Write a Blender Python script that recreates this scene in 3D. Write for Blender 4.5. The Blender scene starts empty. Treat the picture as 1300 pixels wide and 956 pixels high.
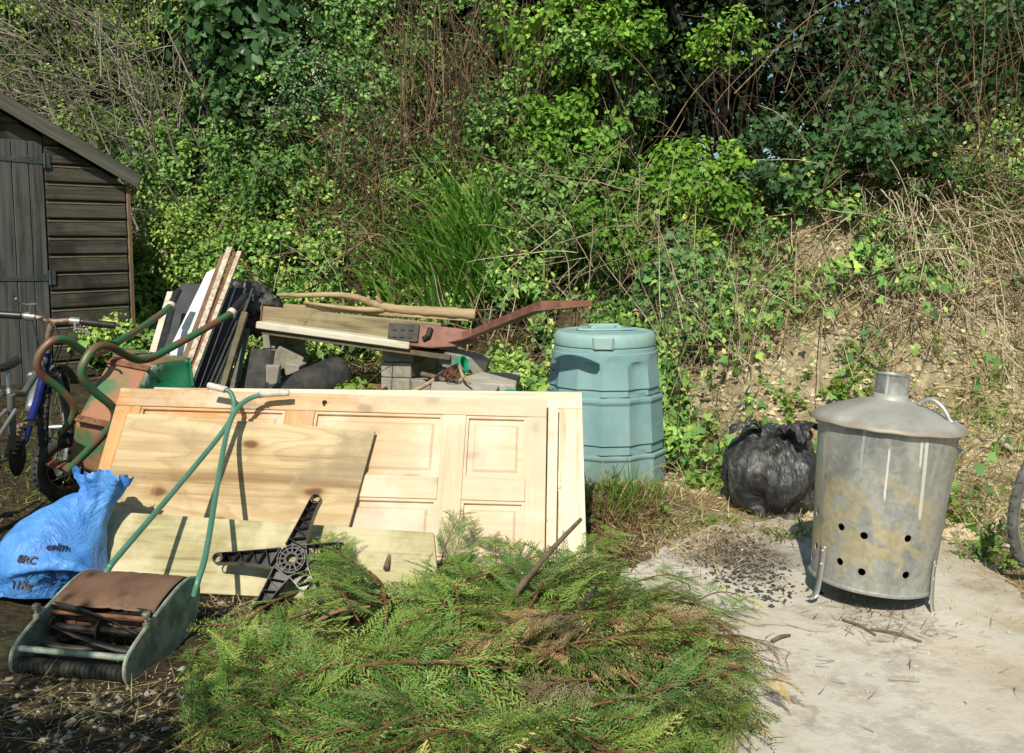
import bpy, bmesh, math, random
import numpy as np
from mathutils import Vector, Matrix, Euler
from mathutils.bvhtree import BVHTree
PI = math.pi
random.seed(7)
RNG = np.random.default_rng(11)
SC = bpy.context.scene
COL = SC.collection

# ------------------------------------------------------------------ camera
CAM_H, PITCH, FPX, CX, CY = 1.30, math.radians(6.0), 1250.0, 650.0, 433.5
cam_d = bpy.data.cameras.new('camera')
cam = bpy.data.objects.new('camera', cam_d)
COL.objects.link(cam)
cam.location = (0, 0, CAM_H)
cam.rotation_euler = (PI / 2 - PITCH, 0, 0)
cam_d.sensor_width = 36.0
cam_d.lens = 36.0 * FPX / 1300.0
cam_d.shift_y = (CY - 478.0) / 1300.0
cam_d.clip_end = 500
SC.camera = cam

def ray(px, py):
    u, v = (px - CX) / FPX, -(py - CY) / FPX
    c, s = math.cos(PITCH), math.sin(PITCH)
    return Vector((u, c + v * s, -s + v * c))

def at(px, py, Y):
    d = ray(px, py)
    return Vector((0, 0, CAM_H)) + d * (Y / d.y)

def gnd(px, py, z=0.0):
    d = ray(px, py)
    return Vector((0, 0, CAM_H)) + d * ((z - CAM_H) / d.z)

# ------------------------------------------------------------------ objects
WM = {}

def T(name, label, cat, loc, group=None, kind=None):
    o = bpy.data.objects.new(name, None)
    COL.objects.link(o)
    o.location = loc
    o.empty_display_size = 0.1
    WM[o.name] = Matrix.Translation(Vector(loc))
    o['label'] = label
    o['category'] = cat
    if group:
        o['group'] = group
    if kind:
        o['kind'] = kind
    return o

def tag(o, label=None, cat=None, group=None, kind=None):
    if label: o['label'] = label
    if cat: o['category'] = cat
    if group: o['group'] = group
    if kind: o['kind'] = kind
    return o

def link(name, me, mat=None, parent=None, M=None):
    """link mesh as object whose world matrix is M (identity by default)"""
    M = M or Matrix.Identity(4)
    o = bpy.data.objects.new(name, me)
    COL.objects.link(o)
    if mat is not None and len(me.materials) == 0:
        me.materials.append(mat)
    if parent is not None:
        o.parent = parent
        o.matrix_basis = WM[parent.name].inverted() @ M
    else:
        o.matrix_basis = M
    WM[o.name] = M.copy()
    return o

def copy_thing(root, M_delta, name=None):
    r = root.copy(); COL.objects.link(r)
    r.matrix_basis = M_delta @ WM[root.name]
    WM[r.name] = M_delta @ WM[root.name]
    for ch in list(root.children):
        c = ch.copy(); COL.objects.link(c); c.parent = r
        WM[c.name] = M_delta @ WM[ch.name]
        for g in list(ch.children):
            d = g.copy(); COL.objects.link(d); d.parent = c
            WM[d.name] = M_delta @ WM[g.name]
    return r

def frame(o, x, y=None, z=None):
    """matrix with origin o, X along x, Y near y (or Z near z)"""
    x = Vector(x).normalized()
    if y is not None:
        y = Vector(y); y = (y - x * y.dot(x)).normalized(); zz = x.cross(y)
    else:
        zz = Vector(z); zz = (zz - x * zz.dot(x)).normalized(); y = zz.cross(x)
    return Matrix(((x.x, y.x, zz.x, o[0]), (x.y, y.y, zz.y, o[1]), (x.z, y.z, zz.z, o[2]), (0, 0, 0, 1)))

def crv(pts, n=24, closed=False):
    P = [Vector(p) for p in pts]
    if len(P) < 3 and not closed:
        return [P[0].lerp(P[-1], i / (n - 1)) for i in range(n)]
    out = []
    m = len(P)
    segs = m if closed else m - 1
    per = max(2, n // segs)
    for i in range(segs):
        p1, p2 = P[i], P[(i + 1) % m]
        p0 = P[i - 1] if (i > 0 or closed) else p1 * 2 - p2
        p3 = P[(i + 2) % m] if (i + 2 < m or closed) else p2 * 2 - p1
        for k in range(per):
            t = k / per
            out.append(0.5 * ((2 * p1) + (p2 - p0) * t + (2 * p0 - 5 * p1 + 4 * p2 - p3) * t * t + (3 * p1 - p0 - 3 * p2 + p3) * t ** 3))
    if not closed:
        out.append(P[-1].copy())
    return out

class MB:
    def __init__(s):
        s.v = []; s.f = []
    def add(s, V, F, M=None):
        b = len(s.v)
        for p in V:
            p = Vector(p)
            s.v.append(M @ p if M is not None else p)
        s.f += [tuple(b + i for i in q) for q in F]
        return s
    def box(s, c, d, M=None):
        x, y, z = d[0] / 2, d[1] / 2, d[2] / 2
        V = [(c[0] + a * x, c[1] + b * y, c[2] + e * z) for a in (-1, 1) for b in (-1, 1) for e in (-1, 1)]
        F = [(0, 1, 3, 2), (4, 6, 7, 5), (0, 4, 5, 1), (2, 3, 7, 6), (0, 2, 6, 4), (1, 5, 7, 3)]
        return s.add(V, F, M)
    def bx(s, a, b, M=None):
        return s.box([(a[i] + b[i]) / 2 for i in range(3)], [abs(b[i] - a[i]) for i in range(3)], M)
    def tube(s, path, r, n=10, closed=False, caps=True, M=None, squash=1.0):
        P = [Vector(p) for p in path]
        m = len(P)
        R = r if isinstance(r, (list, tuple)) else [r] * m
        if len(R) != m:
            R = [R[0] + (R[-1] - R[0]) * i / (m - 1) for i in range(m)]
        V = []; prev = None
        for i in range(m):
            a = P[(i + 1) % m] if (closed or i < m - 1) else P[i]
            b = P[i - 1] if (closed or i > 0) else P[i]
            t = (a - b)
            t = t.normalized() if t.length > 1e-9 else Vector((0, 0, 1))
            if prev is None:
                h = Vector((0, 0, 1)) if abs(t.z) < .9 else Vector((1, 0, 0))
                u = t.cross(h).normalized()
            else:
                u = (prev - t * prev.dot(t)).normalized()
            prev = u
            w = t.cross(u)
            for k in range(n):
                an = 2 * PI * k / n
                V.append(P[i] + (u * math.cos(an) + w * math.sin(an) * squash) * R[i])
        F = []
        for i in range(m if closed else m - 1):
            j = (i + 1) % m
            for k in range(n):
                l = (k + 1) % n
                F.append((i * n + k, i * n + l, j * n + l, j * n + k))
        if caps and not closed:
            F.append(tuple(reversed(range(n)))); F.append(tuple((m - 1) * n + k for k in range(n)))
        return s.add(V, F, M)
    def lathe(s, prof, n=32, M=None, fn=None, caps=True):
        V = []
        for (r, z) in prof:
            for k in range(n):
                a = 2 * PI * k / n
                if fn:
                    V.append(fn(r, z, a))
                else:
                    V.append((r * math.cos(a), r * math.sin(a), z))
        F = []
        m = len(prof)
        for i in range(m - 1):
            for k in range(n):
                l = (k + 1) % n
                F.append((i * n + k, i * n + l, (i + 1) * n + l, (i + 1) * n + k))
        if caps:
            if prof[0][0] > 1e-5: F.append(tuple(reversed(range(n))))
            if prof[-1][0] > 1e-5: F.append(tuple((m - 1) * n + k for k in range(n)))
        return s.add(V, F, M)
    def prism(s, poly, z0, z1, M=None):
        n = len(poly)
        V = [(p[0], p[1], z0) for p in poly] + [(p[0], p[1], z1) for p in poly]
        F = [tuple(reversed(range(n))), tuple(range(n, 2 * n))]
        F += [(i, (i + 1) % n, n + (i + 1) % n, n + i) for i in range(n)]
        return s.add(V, F, M)
    def grid(s, fn, nu, nv, wrapu=False, M=None):
        V = [fn(i / (nu if wrapu else nu - 1), j / (nv - 1)) for j in range(nv) for i in range(nu)]
        F = []
        for j in range(nv - 1):
            for i in range(nu if wrapu else nu - 1):
                k = (i + 1) % nu
                F.append((j * nu + i, j * nu + k, (j + 1) * nu + k, (j + 1) * nu + i))
        return s.add(V, F, M)
    def mesh(s, name, smooth=False):
        me = bpy.data.meshes.new(name)
        me.from_pydata([tuple(p) for p in s.v], [], s.f)
        bm = bmesh.new(); bm.from_mesh(me)
        bmesh.ops.remove_doubles(bm, verts=bm.verts, dist=1e-5)
        bmesh.ops.recalc_face_normals(bm, faces=bm.faces)
        bm.to_mesh(me); bm.free()
        if smooth:
            for p in me.polygons: p.use_smooth = True
            try: me.set_sharp_from_angle(angle=math.radians(smooth if smooth is not True else 40))
            except Exception: pass
        return me
    def build(s, name, mat, parent=None, smooth=False, bevel=0, seg=2, solid=0, sub=0, M=None, label=None):
        o = link(name, s.mesh(name, smooth), mat, parent, M)
        if solid:
            m = o.modifiers.new('solid', 'SOLIDIFY'); m.thickness = solid; m.offset = 0
        if bevel:
            m = o.modifiers.new('bevel', 'BEVEL'); m.width = bevel; m.segments = seg
            m.limit_method = 'ANGLE'; m.angle_limit = math.radians(35)
        if sub:
            m = o.modifiers.new('sub', 'SUBSURF'); m.levels = sub; m.render_levels = sub
        if label: o['label'] = label
        return o

# ------------------------------------------------------------------ noise
_T = RNG.random((64, 64, 64)).astype(np.float32)
def vnoise(P, seed=0):
    P = np.asarray(P, dtype=np.float64) + seed * 17.31
    i = np.floor(P).astype(int); f = P - i
    f = f * f * (3 - 2 * f)
    i0 = i % 64; i1 = (i + 1) % 64
    r = 0
    for a in (0, 1):
        for b in (0, 1):
            for c in (0, 1):
                w = (f[..., 0] if a else 1 - f[..., 0]) * (f[..., 1] if b else 1 - f[..., 1]) * (f[..., 2] if c else 1 - f[..., 2])
                r = r + w * _T[(i1 if a else i0)[..., 0], (i1 if b else i0)[..., 1], (i1 if c else i0)[..., 2]]
    return r
def fbm(P, oct=4, seed=0):
    P = np.asarray(P, dtype=np.float64)
    s = 0; a = .5; t = 0
    for k in range(oct):
        s = s + a * vnoise(P * 2 ** k, seed + k); t += a; a *= .5
    return s / t
def n1(x, y, z, sc=1, oct=3, seed=0):
    return float(fbm(np.array([[x * sc, y * sc, z * sc]]), oct, seed)[0])

# ------------------------------------------------------------------ fast meshes
def fast_mesh(name, V, F, rnd=None, smooth=True, uv=None):
    V = np.ascontiguousarray(V, dtype=np.float32); F = np.ascontiguousarray(F, dtype=np.int32)
    me = bpy.data.meshes.new(name)
    me.vertices.add(len(V)); me.vertices.foreach_set('co', V.ravel())
    k = F.shape[1]
    me.loops.add(F.size); me.loops.foreach_set('vertex_index', F.ravel())
    me.polygons.add(len(F)); me.polygons.foreach_set('loop_start', np.arange(0, F.size, k, dtype=np.int32))
    me.polygons.foreach_set('use_smooth', np.full(len(F), bool(smooth)))
    me.update(calc_edges=True)
    if rnd is not None:
        a = me.attributes.new('rnd', 'FLOAT', 'POINT'); a.data.foreach_set('value', np.ascontiguousarray(rnd, dtype=np.float32))
    if uv is not None:
        a = me.attributes.new('along', 'FLOAT', 'POINT'); a.data.foreach_set('value', np.ascontiguousarray(uv, dtype=np.float32))
    return me

def norm(a):
    return a / np.maximum(np.linalg.norm(a, axis=-1, keepdims=True), 1e-9)

# leaf templates: (x across, y along, z up)
TPL = {
 'ovate': (np.array([(0,0,0),(.30,.35,.05),(.22,.72,.03),(0,1,-.06),(-.22,.72,.03),(-.30,.35,.05),(0,.5,-.02)], float),
           np.array([(0,1,6),(1,2,6),(2,3,6),(3,4,6),(4,5,6),(5,0,6)])),
 'ivy': (np.array([(0,0,0),(.30,-.08,.03),(.48,.30,.02),(.22,.42,.02),(0,1,-.08),(-.22,.42,.02),(-.48,.30,.02),(-.30,-.08,.03),(0,.32,-.03)], float),
         np.array([(0,1,8),(1,2,8),(2,3,8),(3,4,8),(4,5,8),(5,6,8),(6,7,8),(7,0,8)])),
 'lance': (np.array([(0,0,0),(.15,.3,.04),(.13,.65,.03),(0,1,-.12),(-.13,.65,.03),(-.15,.3,.04),(0,.5,-.01)], float),
           np.array([(0,1,6),(1,2,6),(2,3,6),(3,4,6),(4,5,6),(5,0,6)])),
 'small': (np.array([(0,0,0),(.30,.5,.06),(0,1,0),(-.30,.5,.06)], float), np.array([(0,1,2),(0,2,3)])),
}
def leaves(P, size, tpl, face=None, spread=.7, droop=.25, rnd=None, rng=RNG):
    """P (N,3) leaf bases; face (N,3) direction the blade faces; returns V,F,rnd"""
    N = len(P)
    tv, tf = TPL[tpl]
    if face is None: face = np.tile(np.array([0, -.6, .75]), (N, 1))
    nrm = norm(face + rng.normal(0, spread, (N, 3)))
    d = rng.normal(0, 1, (N, 3)); d[:, 2] -= droop
    y = norm(d - nrm * (d * nrm).sum(1, keepdims=True))
    x = np.cross(y, nrm)
    s = (size[0] + (size[1] - size[0]) * rng.random((N, 1))) if isinstance(size, tuple) else np.asarray(size).reshape(-1, 1)
    V = P[:, None, :] + s[:, :, None] * (tv[None, :, 0:1] * x[:, None, :] + tv[None, :, 1:2] * y[:, None, :] + tv[None, :, 2:3] * nrm[:, None, :])
    F = tf[None] + (np.arange(N) * len(tv))[:, None, None]
    if rnd is None: rnd = rng.random(N)
    return V.reshape(-1, 3), F.reshape(-1, 3), np.repeat(rnd, len(tv))

def ribbons(base, dirs, length, width, bend, K=4, rnd=None, rng=RNG, side=None):
    """grass blades: base (N,3), dirs (N,3), length (N,), width (N,), bend (N,3) added *t^2"""
    N = len(base)
    t = np.linspace(0, 1, K + 1)
    C = base[:, None, :] + length[:, None, None] * (dirs[:, None, :] * t[None, :, None] + bend[:, None, :] * (t ** 2)[None, :, None])
    if side is None:
        side = norm(np.cross(dirs, rng.normal(0, 1, (N, 3))))
    w = width[:, None] * (1 - t[None] ** 1.6 * .92) * .5
    A = C - side[:, None, :] * w[:, :, None]; B = C + side[:, None, :] * w[:, :, None]
    V = np.stack([A, B], 2).reshape(N, (K + 1) * 2, 3)
    q = np.array([(2 * i, 2 * i + 1, 2 * i + 3, 2 * i + 2) for i in range(K)])
    F = q[None] + (np.arange(N) * (K + 1) * 2)[:, None, None]
    if rnd is None: rnd = rng.random(N)
    return V.reshape(-1, 3), F.reshape(-1, 4), np.repeat(rnd, (K + 1) * 2), np.tile(np.repeat(t, 2), N)

def tubes(C, R, n=3, rnd=None):
    """C (N,K,3) centre lines, R (N,K) radii -> quads"""
    N, K, _ = C.shape
    tan = norm(np.gradient(C, axis=1))
    h = np.where(np.abs(tan[:, :, 2:3]) < .9, np.array([0, 0, 1.]), np.array([1., 0, 0]))
    u = norm(np.cross(tan, h)); w = np.cross(tan, u)
    an = 2 * PI * np.arange(n) / n
    V = C[:, :, None, :] + R[:, :, None, None] * (u[:, :, None, :] * np.cos(an)[None, None, :, None] + w[:, :, None, :] * np.sin(an)[None, None, :, None])
    q = np.array([(i * n + k, i * n + (k + 1) % n, (i + 1) * n + (k + 1) % n, (i + 1) * n + k) for i in range(K - 1) for k in range(n)])
    F = q[None] + (np.arange(N) * K * n)[:, None, None]
    if rnd is None: rnd = RNG.random(N)
    return V.reshape(-1, 3), F.reshape(-1, 4), np.repeat(rnd, K * n)

def wig(base, dirs, length, K=8, wobble=.12, sag=0.0, rng=RNG):
    """wobbly centre lines (N,K,3)"""
    N = len(base)
    st = norm(dirs)[:, None, :] + rng.normal(0, wobble, (N, K, 3)).cumsum(1) * .6
    st[:, :, 2] -= sag * np.linspace(0, 1, K)[None]
    C = np.cumsum(norm(st) * (length / K)[:, None, None], axis=1)
    return base[:, None, :] + C - C[:, :1]

def join(*parts):
    """join (V,F,rnd) lists with equal face size"""
    V = []; F = []; R = []; b = 0
    for p in parts:
        V.append(p[0]); F.append(p[1] + b); R.append(p[2]); b += len(p[0])
    return np.concatenate(V), np.concatenate(F), np.concatenate(R)
def quads_to_tris(F):
    return np.concatenate([F[:, [0, 1, 2]], F[:, [0, 2, 3]]])
# ------------------------------------------------------------------ materials
def rgb(h):
    """sRGB hex-like tuple 0..255 -> linear"""
    return tuple(((c / 255) / 12.92 if c / 255 <= .04045 else ((c / 255 + .055) / 1.055) ** 2.4) for c in h) + (1,)
def L(*c):
    return tuple(c) + (1,)

class NT:
    def __init__(s, name):
        s.m = bpy.data.materials.new(name); s.m.use_nodes = True
        s.nt = s.m.node_tree
        s.b = s.nt.nodes['Principled BSDF']; s.out = s.nt.nodes['Material Output']
        s.tc = s.nt.nodes.new('ShaderNodeTexCoord')
    def n(s, t, **k):
        x = s.nt.nodes.new('ShaderNode' + t)
        for a, v in k.items(): setattr(x, a, v)
        return x
    def l(s, a, b):
        s.nt.links.new(a, b)
    def co(s, stretch=(1, 1, 1), kind='Object', rot=(0, 0, 0), loc=(0, 0, 0)):
        mp = s.n('Mapping'); mp.inputs['Scale'].default_value = stretch; mp.inputs['Rotation'].default_value = rot; mp.inputs['Location'].default_value = loc
        s.l(s.tc.outputs[kind], mp.inputs['Vector']); return mp.outputs[0]
    def noise(s, scale, detail=5, rough=.6, stretch=(1, 1, 1), dist=0, loc=(0, 0, 0), vec=None):
        x = s.n('TexNoise'); x.inputs['Scale'].default_value = scale; x.inputs['Detail'].default_value = detail
        x.inputs['Roughness'].default_value = rough; x.inputs['Distortion'].default_value = dist
        s.l(vec if vec is not None else s.co(stretch, loc=loc), x.inputs['Vector']); return x.outputs['Fac']
    def vor(s, scale, stretch=(1, 1, 1), feature='F1', out='Distance', rnd=1):
        x = s.n('TexVoronoi', feature=feature); x.inputs['Scale'].default_value = scale; x.inputs['Randomness'].default_value = rnd
        s.l(s.co(stretch), x.inputs['Vector']); return x.outputs[out]
    def ramp(s, fac, stops, interp='LINEAR'):
        r = s.n('ValToRGB'); r.color_ramp.interpolation = interp
        e = r.color_ramp.elements
        while len(e) < len(stops): e.new(.5)
        for i, (p, c) in enumerate(stops):
            e[i].position = p; e[i].color = c if len(c) == 4 else tuple(c) + (1,)
        s.l(fac, r.inputs[0]); return r.outputs[0]
    def mask(s, fac, lo, hi):
        r = s.n('MapRange', interpolation_type='SMOOTHSTEP'); r.inputs['From Min'].default_value = lo; r.inputs['From Max'].default_value = hi
        s.l(fac, r.inputs['Value']); return r.outputs[0]
    def math(s, op, a, b=None):
        x = s.n('Math', operation=op)
        for i, v in enumerate((a, b)):
            if v is None: continue
            if isinstance(v, (int, float)): x.inputs[i].default_value = v
            else: s.l(v, x.inputs[i])
        return x.outputs[0]
    def mix(s, fac, a, b, mode='MIX'):
        x = s.n('Mix', data_type='RGBA', blend_type=mode)
        for i, v in ((0, fac), (6, a), (7, b)):
            if isinstance(v, (int, float)): x.inputs[i].default_value = v
            elif isinstance(v, tuple): x.inputs[i].default_value = v
            else: s.l(v, x.inputs[i])
        return x.outputs[2]
    def sep(s, kind='Object'):
        x = s.n('SeparateXYZ'); s.l(s.tc.outputs[kind], x.inputs[0]); return x.outputs
    def bump(s, h, strength=.3, dist=.01, prev=None):
        x = s.n('Bump'); x.inputs['Strength'].default_value = strength; x.inputs['Distance'].default_value = dist
        s.l(h, x.inputs['Height'])
        if prev is not None: s.l(prev, x.inputs['Normal'])
        s.l(x.outputs[0], s.b.inputs['Normal']); return x.outputs[0]
    def attr(s, name):
        x = s.n('Attribute', attribute_name=name); return x.outputs['Fac']
    def objrnd(s):
        return s.n('ObjectInfo').outputs['Random']
    def setc(s, c):
        if isinstance(c, tuple): s.b.inputs['Base Color'].default_value = c
        else: s.l(c, s.b.inputs['Base Color'])
    def rough(s, r, metal=0, spec=.5):
        if isinstance(r, (int, float)): s.b.inputs['Roughness'].default_value = r
        else: s.l(r, s.b.inputs['Roughness'])
        s.b.inputs['Metallic'].default_value = metal; s.b.inputs['Specular IOR Level'].default_value = spec

def m_leaf(name, stops, rough=.5, spec=.4, transl=.25, gain=1.0, objvar=False):
    t = NT(name)
    kk = (lambda p: .55 + .62 * p) if gain > 1.7 else (lambda p: 1.0)
    stops = [(p, tuple(min(.9, q * gain * kk(p)) for q in c[:3]) + (1,)) for p, c in stops]
    c = t.ramp(t.attr('rnd'), stops)
    big = t.noise(1.6, 3)
    c = t.mix(t.mask(big, .35, .7), c, t.mix(1.0, c, L(.62, .70, .62), 'MULTIPLY'))
    if objvar: c = t.mix(1.0, c, t.ramp(t.objrnd(), [(0, L(.62, .72, .78)), (.45, L(1, 1, 1)), (.8, L(1.25, 1.15, 1.0)), (1, L(1.4, 1.2, 1.05))]), 'MULTIPLY')
    t.setc(c); t.rough(rough, 0, spec)
    tr = t.n('BsdfTranslucent'); t.l(t.mix(1.0, c, L(1.15, 1.25, .55), 'MULTIPLY'), tr.inputs[0])
    mx = t.n('MixShader'); mx.inputs[0].default_value = transl
    t.l(t.b.outputs[0], mx.inputs[1]); t.l(tr.outputs[0], mx.inputs[2]); t.l(mx.outputs[0], t.out.inputs[0])
    return t.m
def m_stem(name, stops, rough=.8):
    t = NT(name)
    c = t.ramp(t.attr('rnd'), stops)
    n = t.noise(30, 4, stretch=(1, 1, .4))
    t.setc(t.mix(t.mask(n, .35, .7), c, t.mix(1.0, c, L(.55, .5, .45), 'MULTIPLY')))
    t.rough(rough, 0, .2); return t.m
def m_wood(name, light, mid, dark, axis=0, scale=1.0, grey=None, greyamt=(.5, .7), knots=True, rough=.75, stain=None, bump=.25, grad=None, wave=0):
    """grain along local axis"""
    t = NT(name)
    st = [14 * scale] * 3; st[axis] = .7 * scale
    oi = t.objrnd(); ofs = t.n('VectorMath', operation='SCALE'); cmb = t.n('CombineXYZ')
    for i in range(3): t.l(oi, cmb.inputs[i])
    t.l(cmb.outputs[0], ofs.inputs[0]); ofs.inputs['Scale'].default_value = 7.0
    ad = t.n('VectorMath', operation='ADD'); t.l(t.tc.outputs['Object'], ad.inputs[0]); t.l(ofs.outputs[0], ad.inputs[1])
    mp = t.n('Mapping'); mp.inputs['Scale'].default_value = st; t.l(ad.outputs[0], mp.inputs[0])
    g = t.noise(1.6, 7, .65, dist=1.2, vec=mp.outputs[0])
    c = t.ramp(g, [(.28, dark), (.45, mid), (.62, light), (.8, mid)])
    st2 = [60 * scale] * 3; st2[axis] = 2 * scale
    mp2 = t.n('Mapping'); mp2.inputs['Scale'].default_value = st2; t.l(ad.outputs[0], mp2.inputs[0])
    fine = t.noise(2, 4, .6, vec=mp2.outputs[0])
    c = t.mix(t.mask(fine, .55, .75), c, t.mix(1.0, c, L(.72, .64, .56), 'MULTIPLY'))
    if wave:
        sw = [2.6] * 3; sw[axis] = .55
        mw = t.n('Mapping'); mw.inputs['Scale'].default_value = sw; t.l(ad.outputs[0], mw.inputs[0])
        wn = t.noise(1.3, 3, .45, vec=mw.outputs[0])
        rg = t.math('FRACT', t.math('MULTIPLY', wn, 17.0))
        rg = t.math('MULTIPLY', t.mask(rg, .35, .9), t.math('SUBTRACT', 1.0, t.mask(rg, .93, 1.0)))
        c = t.mix(t.math('MULTIPLY', rg, wave), c, L(dark[0] * 1.15, dark[1] * 1.05, dark[2]))
    if grey is not None:
        b = t.noise(2.3, 5, .65, vec=ad.outputs[0])
        c = t.mix(t.mask(b, *greyamt), c, t.mix(.75, c, grey))
    gr_ = t.noise(2.1, 9, .72, vec=ad.outputs[0], dist=.8)
    c = t.mix(t.math('MULTIPLY', t.mask(gr_, .50, .70), .75), c, t.mix(1.0, c, L(.74, .66, .57), 'MULTIPLY'))
    if knots:
        sk = [5.2] * 3; sk[axis] = 2.9
        mk = t.n('Mapping'); mk.inputs['Scale'].default_value = sk; t.l(ad.outputs[0], mk.inputs[0])
        v = t.n('TexVoronoi', voronoi_dimensions='2D'); v.inputs['Scale'].default_value = 1.0
        wv2 = t.n('VectorMath', operation='ADD'); nz2 = t.n('TexNoise'); nz2.inputs['Scale'].default_value = 9; t.l(ad.outputs[0], nz2.inputs['Vector']); s3 = t.n('VectorMath', operation='SCALE'); s3.inputs['Scale'].default_value = .12; t.l(nz2.outputs['Color'], s3.inputs[0])
        t.l(mk.outputs[0], wv2.inputs[0]); t.l(s3.outputs[0], wv2.inputs[1]); t.l(wv2.outputs[0], v.inputs['Vector'])
        vs = t.n('SeparateColor'); t.l(v.outputs['Color'], vs.inputs[0]); on = t.mask(vs.outputs[0], .42, .5)
        ringm = t.math('MULTIPLY', t.math('SUBTRACT', 1.0, t.mask(v.outputs['Distance'], .06, .26)), on)
        c = t.mix(t.math('MULTIPLY', ringm, .6), c, L(dark[0] * 1.25, dark[1] * 1.1, dark[2]))
        core = t.math('MULTIPLY', t.math('SUBTRACT', 1.0, t.mask(v.outputs['Distance'], .05, .13)), on)
        c = t.mix(t.math('MULTIPLY', core, .9), c, L(dark[0] * .55, dark[1] * .4, dark[2] * .32))
    if stain is not None:
        s2 = t.noise(3.1, 5, .7, vec=ad.outputs[0], dist=.6)
        c = t.mix(t.math('MULTIPLY', t.mask(s2, .57, .72), .7), c, stain)
        s4 = t.noise(38, 4, .8, vec=ad.outputs[0])
        c = t.mix(t.math('MULTIPLY', t.mask(s4, .66, .72), .55), c, L(.12, .09, .06))
    if grad is not None:
        x0, x1, gc, ga = grad
        wv_ = t.math('ADD', t.sep()[0], t.math('MULTIPLY', t.math('SUBTRACT', t.noise(2.2, 4, .6, vec=ad.outputs[0]), .5), 1.1))
        c = t.mix(t.math('MULTIPLY', t.mask(wv_, x0, x1), ga), c, t.mix(.35, gc, c))
    t.setc(c); t.rough(rough, 0, .25)
    t.bump(fine, bump, .003)
    return t.m
def m_plain(name, c1, c2, scale=6, rough=.6, metal=0, bump=.1, bscale=40, spec=.4, lo=.35, hi=.65, dirt=None, dlo=.55, dhi=.7, dscale=4, stretch=(1, 1, 1), bdist=.004):
    t = NT(name)
    c = t.mix(t.mask(t.noise(scale, 6, .65, stretch), lo, hi), c1, c2)
    if dirt is not None:
        c = t.mix(t.mask(t.noise(dscale, 6, .7, loc=(3, 1, 7)), dlo, dhi), c, dirt)
    t.setc(c); t.rough(rough, metal, spec)
    if bump: t.bump(t.noise(bscale, 5, .6), bump, bdist)
    return t.m

M = {}
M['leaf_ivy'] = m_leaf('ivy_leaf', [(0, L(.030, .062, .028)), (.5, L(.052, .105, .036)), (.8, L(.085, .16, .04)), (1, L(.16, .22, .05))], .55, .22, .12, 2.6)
M['leaf_mid'] = m_leaf('mid_green_leaf', [(0, L(.03, .065, .02)), (.5, L(.065, .125, .032)), (.85, L(.115, .185, .045)), (1, L(.19, .24, .07))], .55, .22, .15, 2.6)
M['leaf_small'] = m_leaf('small_hedge_leaf', [(0, L(.055, .10, .028)), (.5, L(.10, .16, .035)), (.85, L(.17, .22, .05)), (1, L(.25, .26, .09))], .55, .22, .18, 2.6)
M['leaf_bright'] = m_leaf('fresh_hawthorn_leaf', [(0, L(.055, .13, .02)), (.5, L(.10, .21, .025)), (.85, L(.17, .29, .035)), (1, L(.27, .34, .06))], .55, .25, .18, 1.71)
M['leaf_dark'] = m_leaf('laurel_and_shade_leaf', [(0, L(.018, .045, .018)), (.6, L(.035, .085, .025)), (1, L(.075, .14, .03))], .5, .35, .12, 1.5)  # laurel's own dark green; also paints shade into the upper right bushes
M['leaf_shade'] = m_leaf('shade_coloured_leaf', [(0, L(.010, .022, .012)), (.6, L(.02, .04, .018)), (1, L(.035, .06, .02))], .6, .2, .05)  # leaf colour darkened to paint the shade inside the hedge
M['leaf_weed'] = m_leaf('weed_leaf', [(0, L(.06, .13, .025)), (.5, L(.11, .20, .035)), (1, L(.2, .28, .06))], .5, .4, .3, 1.4)
M['grass'] = m_leaf('grass_blade', [(0, L(.06, .15, .025)), (.6, L(.11, .24, .035)), (.9, L(.2, .32, .06)), (1, L(.38, .34, .16))], .45, .4, .4, 1.9)
M['dry'] = m_leaf('dry_grass_blade', [(0, L(.13, .085, .045)), (.4, L(.24, .17, .09)), (.8, L(.38, .29, .16)), (1, L(.5, .42, .27))], .7, .2, .2, 1.7)
M['bract'] = m_leaf('dead_reddish_leaf', [(0, L(.12, .06, .035)), (.5, L(.22, .12, .06)), (1, L(.36, .24, .13))], .7, .2, .2)
M['petal'] = m_leaf('white_petal', [(0, L(.62, .64, .58)), (1, L(.78, .78, .74))], .6, .3, .3)
M['stem_grey'] = m_stem('pale_grey_stem', [(0, L(.13, .11, .085)), (.5, L(.27, .235, .185)), (1, L(.44, .40, .32))])
M['stem_brown'] = m_stem('brown_bramble_stem', [(0, L(.09, .06, .037)), (.5, L(.20, .135, .08)), (1, L(.38, .28, .18))])
M['stem_straw'] = m_stem('pale_straw_stem', [(0, L(.30, .23, .14)), (.5, L(.50, .41, .27)), (1, L(.68, .60, .44))])
M['stem_dark'] = m_stem('shade_coloured_stem', [(0, L(.02, .017, .013)), (1, L(.06, .048, .035))])  # stem colour darkened for the shade inside the hedge
M['stem_red'] = m_stem('reddish_conifer_twig', [(0, L(.12, .055, .03)), (.5, L(.22, .11, .06)), (1, L(.30, .19, .10))])
M['conifer'] = m_leaf('conifer_spray', [(0, L(.034, .08, .02)), (.4, L(.088, .17, .034)), (.75, L(.165, .25, .06)), (1, L(.36, .35, .15))], .5, .35, .2, 1.65, True)
M['conifer_brown'] = m_leaf('browned_conifer_spray', [(0, L(.15, .11, .055)), (.5, L(.27, .205, .11)), (1, L(.40, .34, .20))], .65, .25, .2, 1.6, True)

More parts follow.
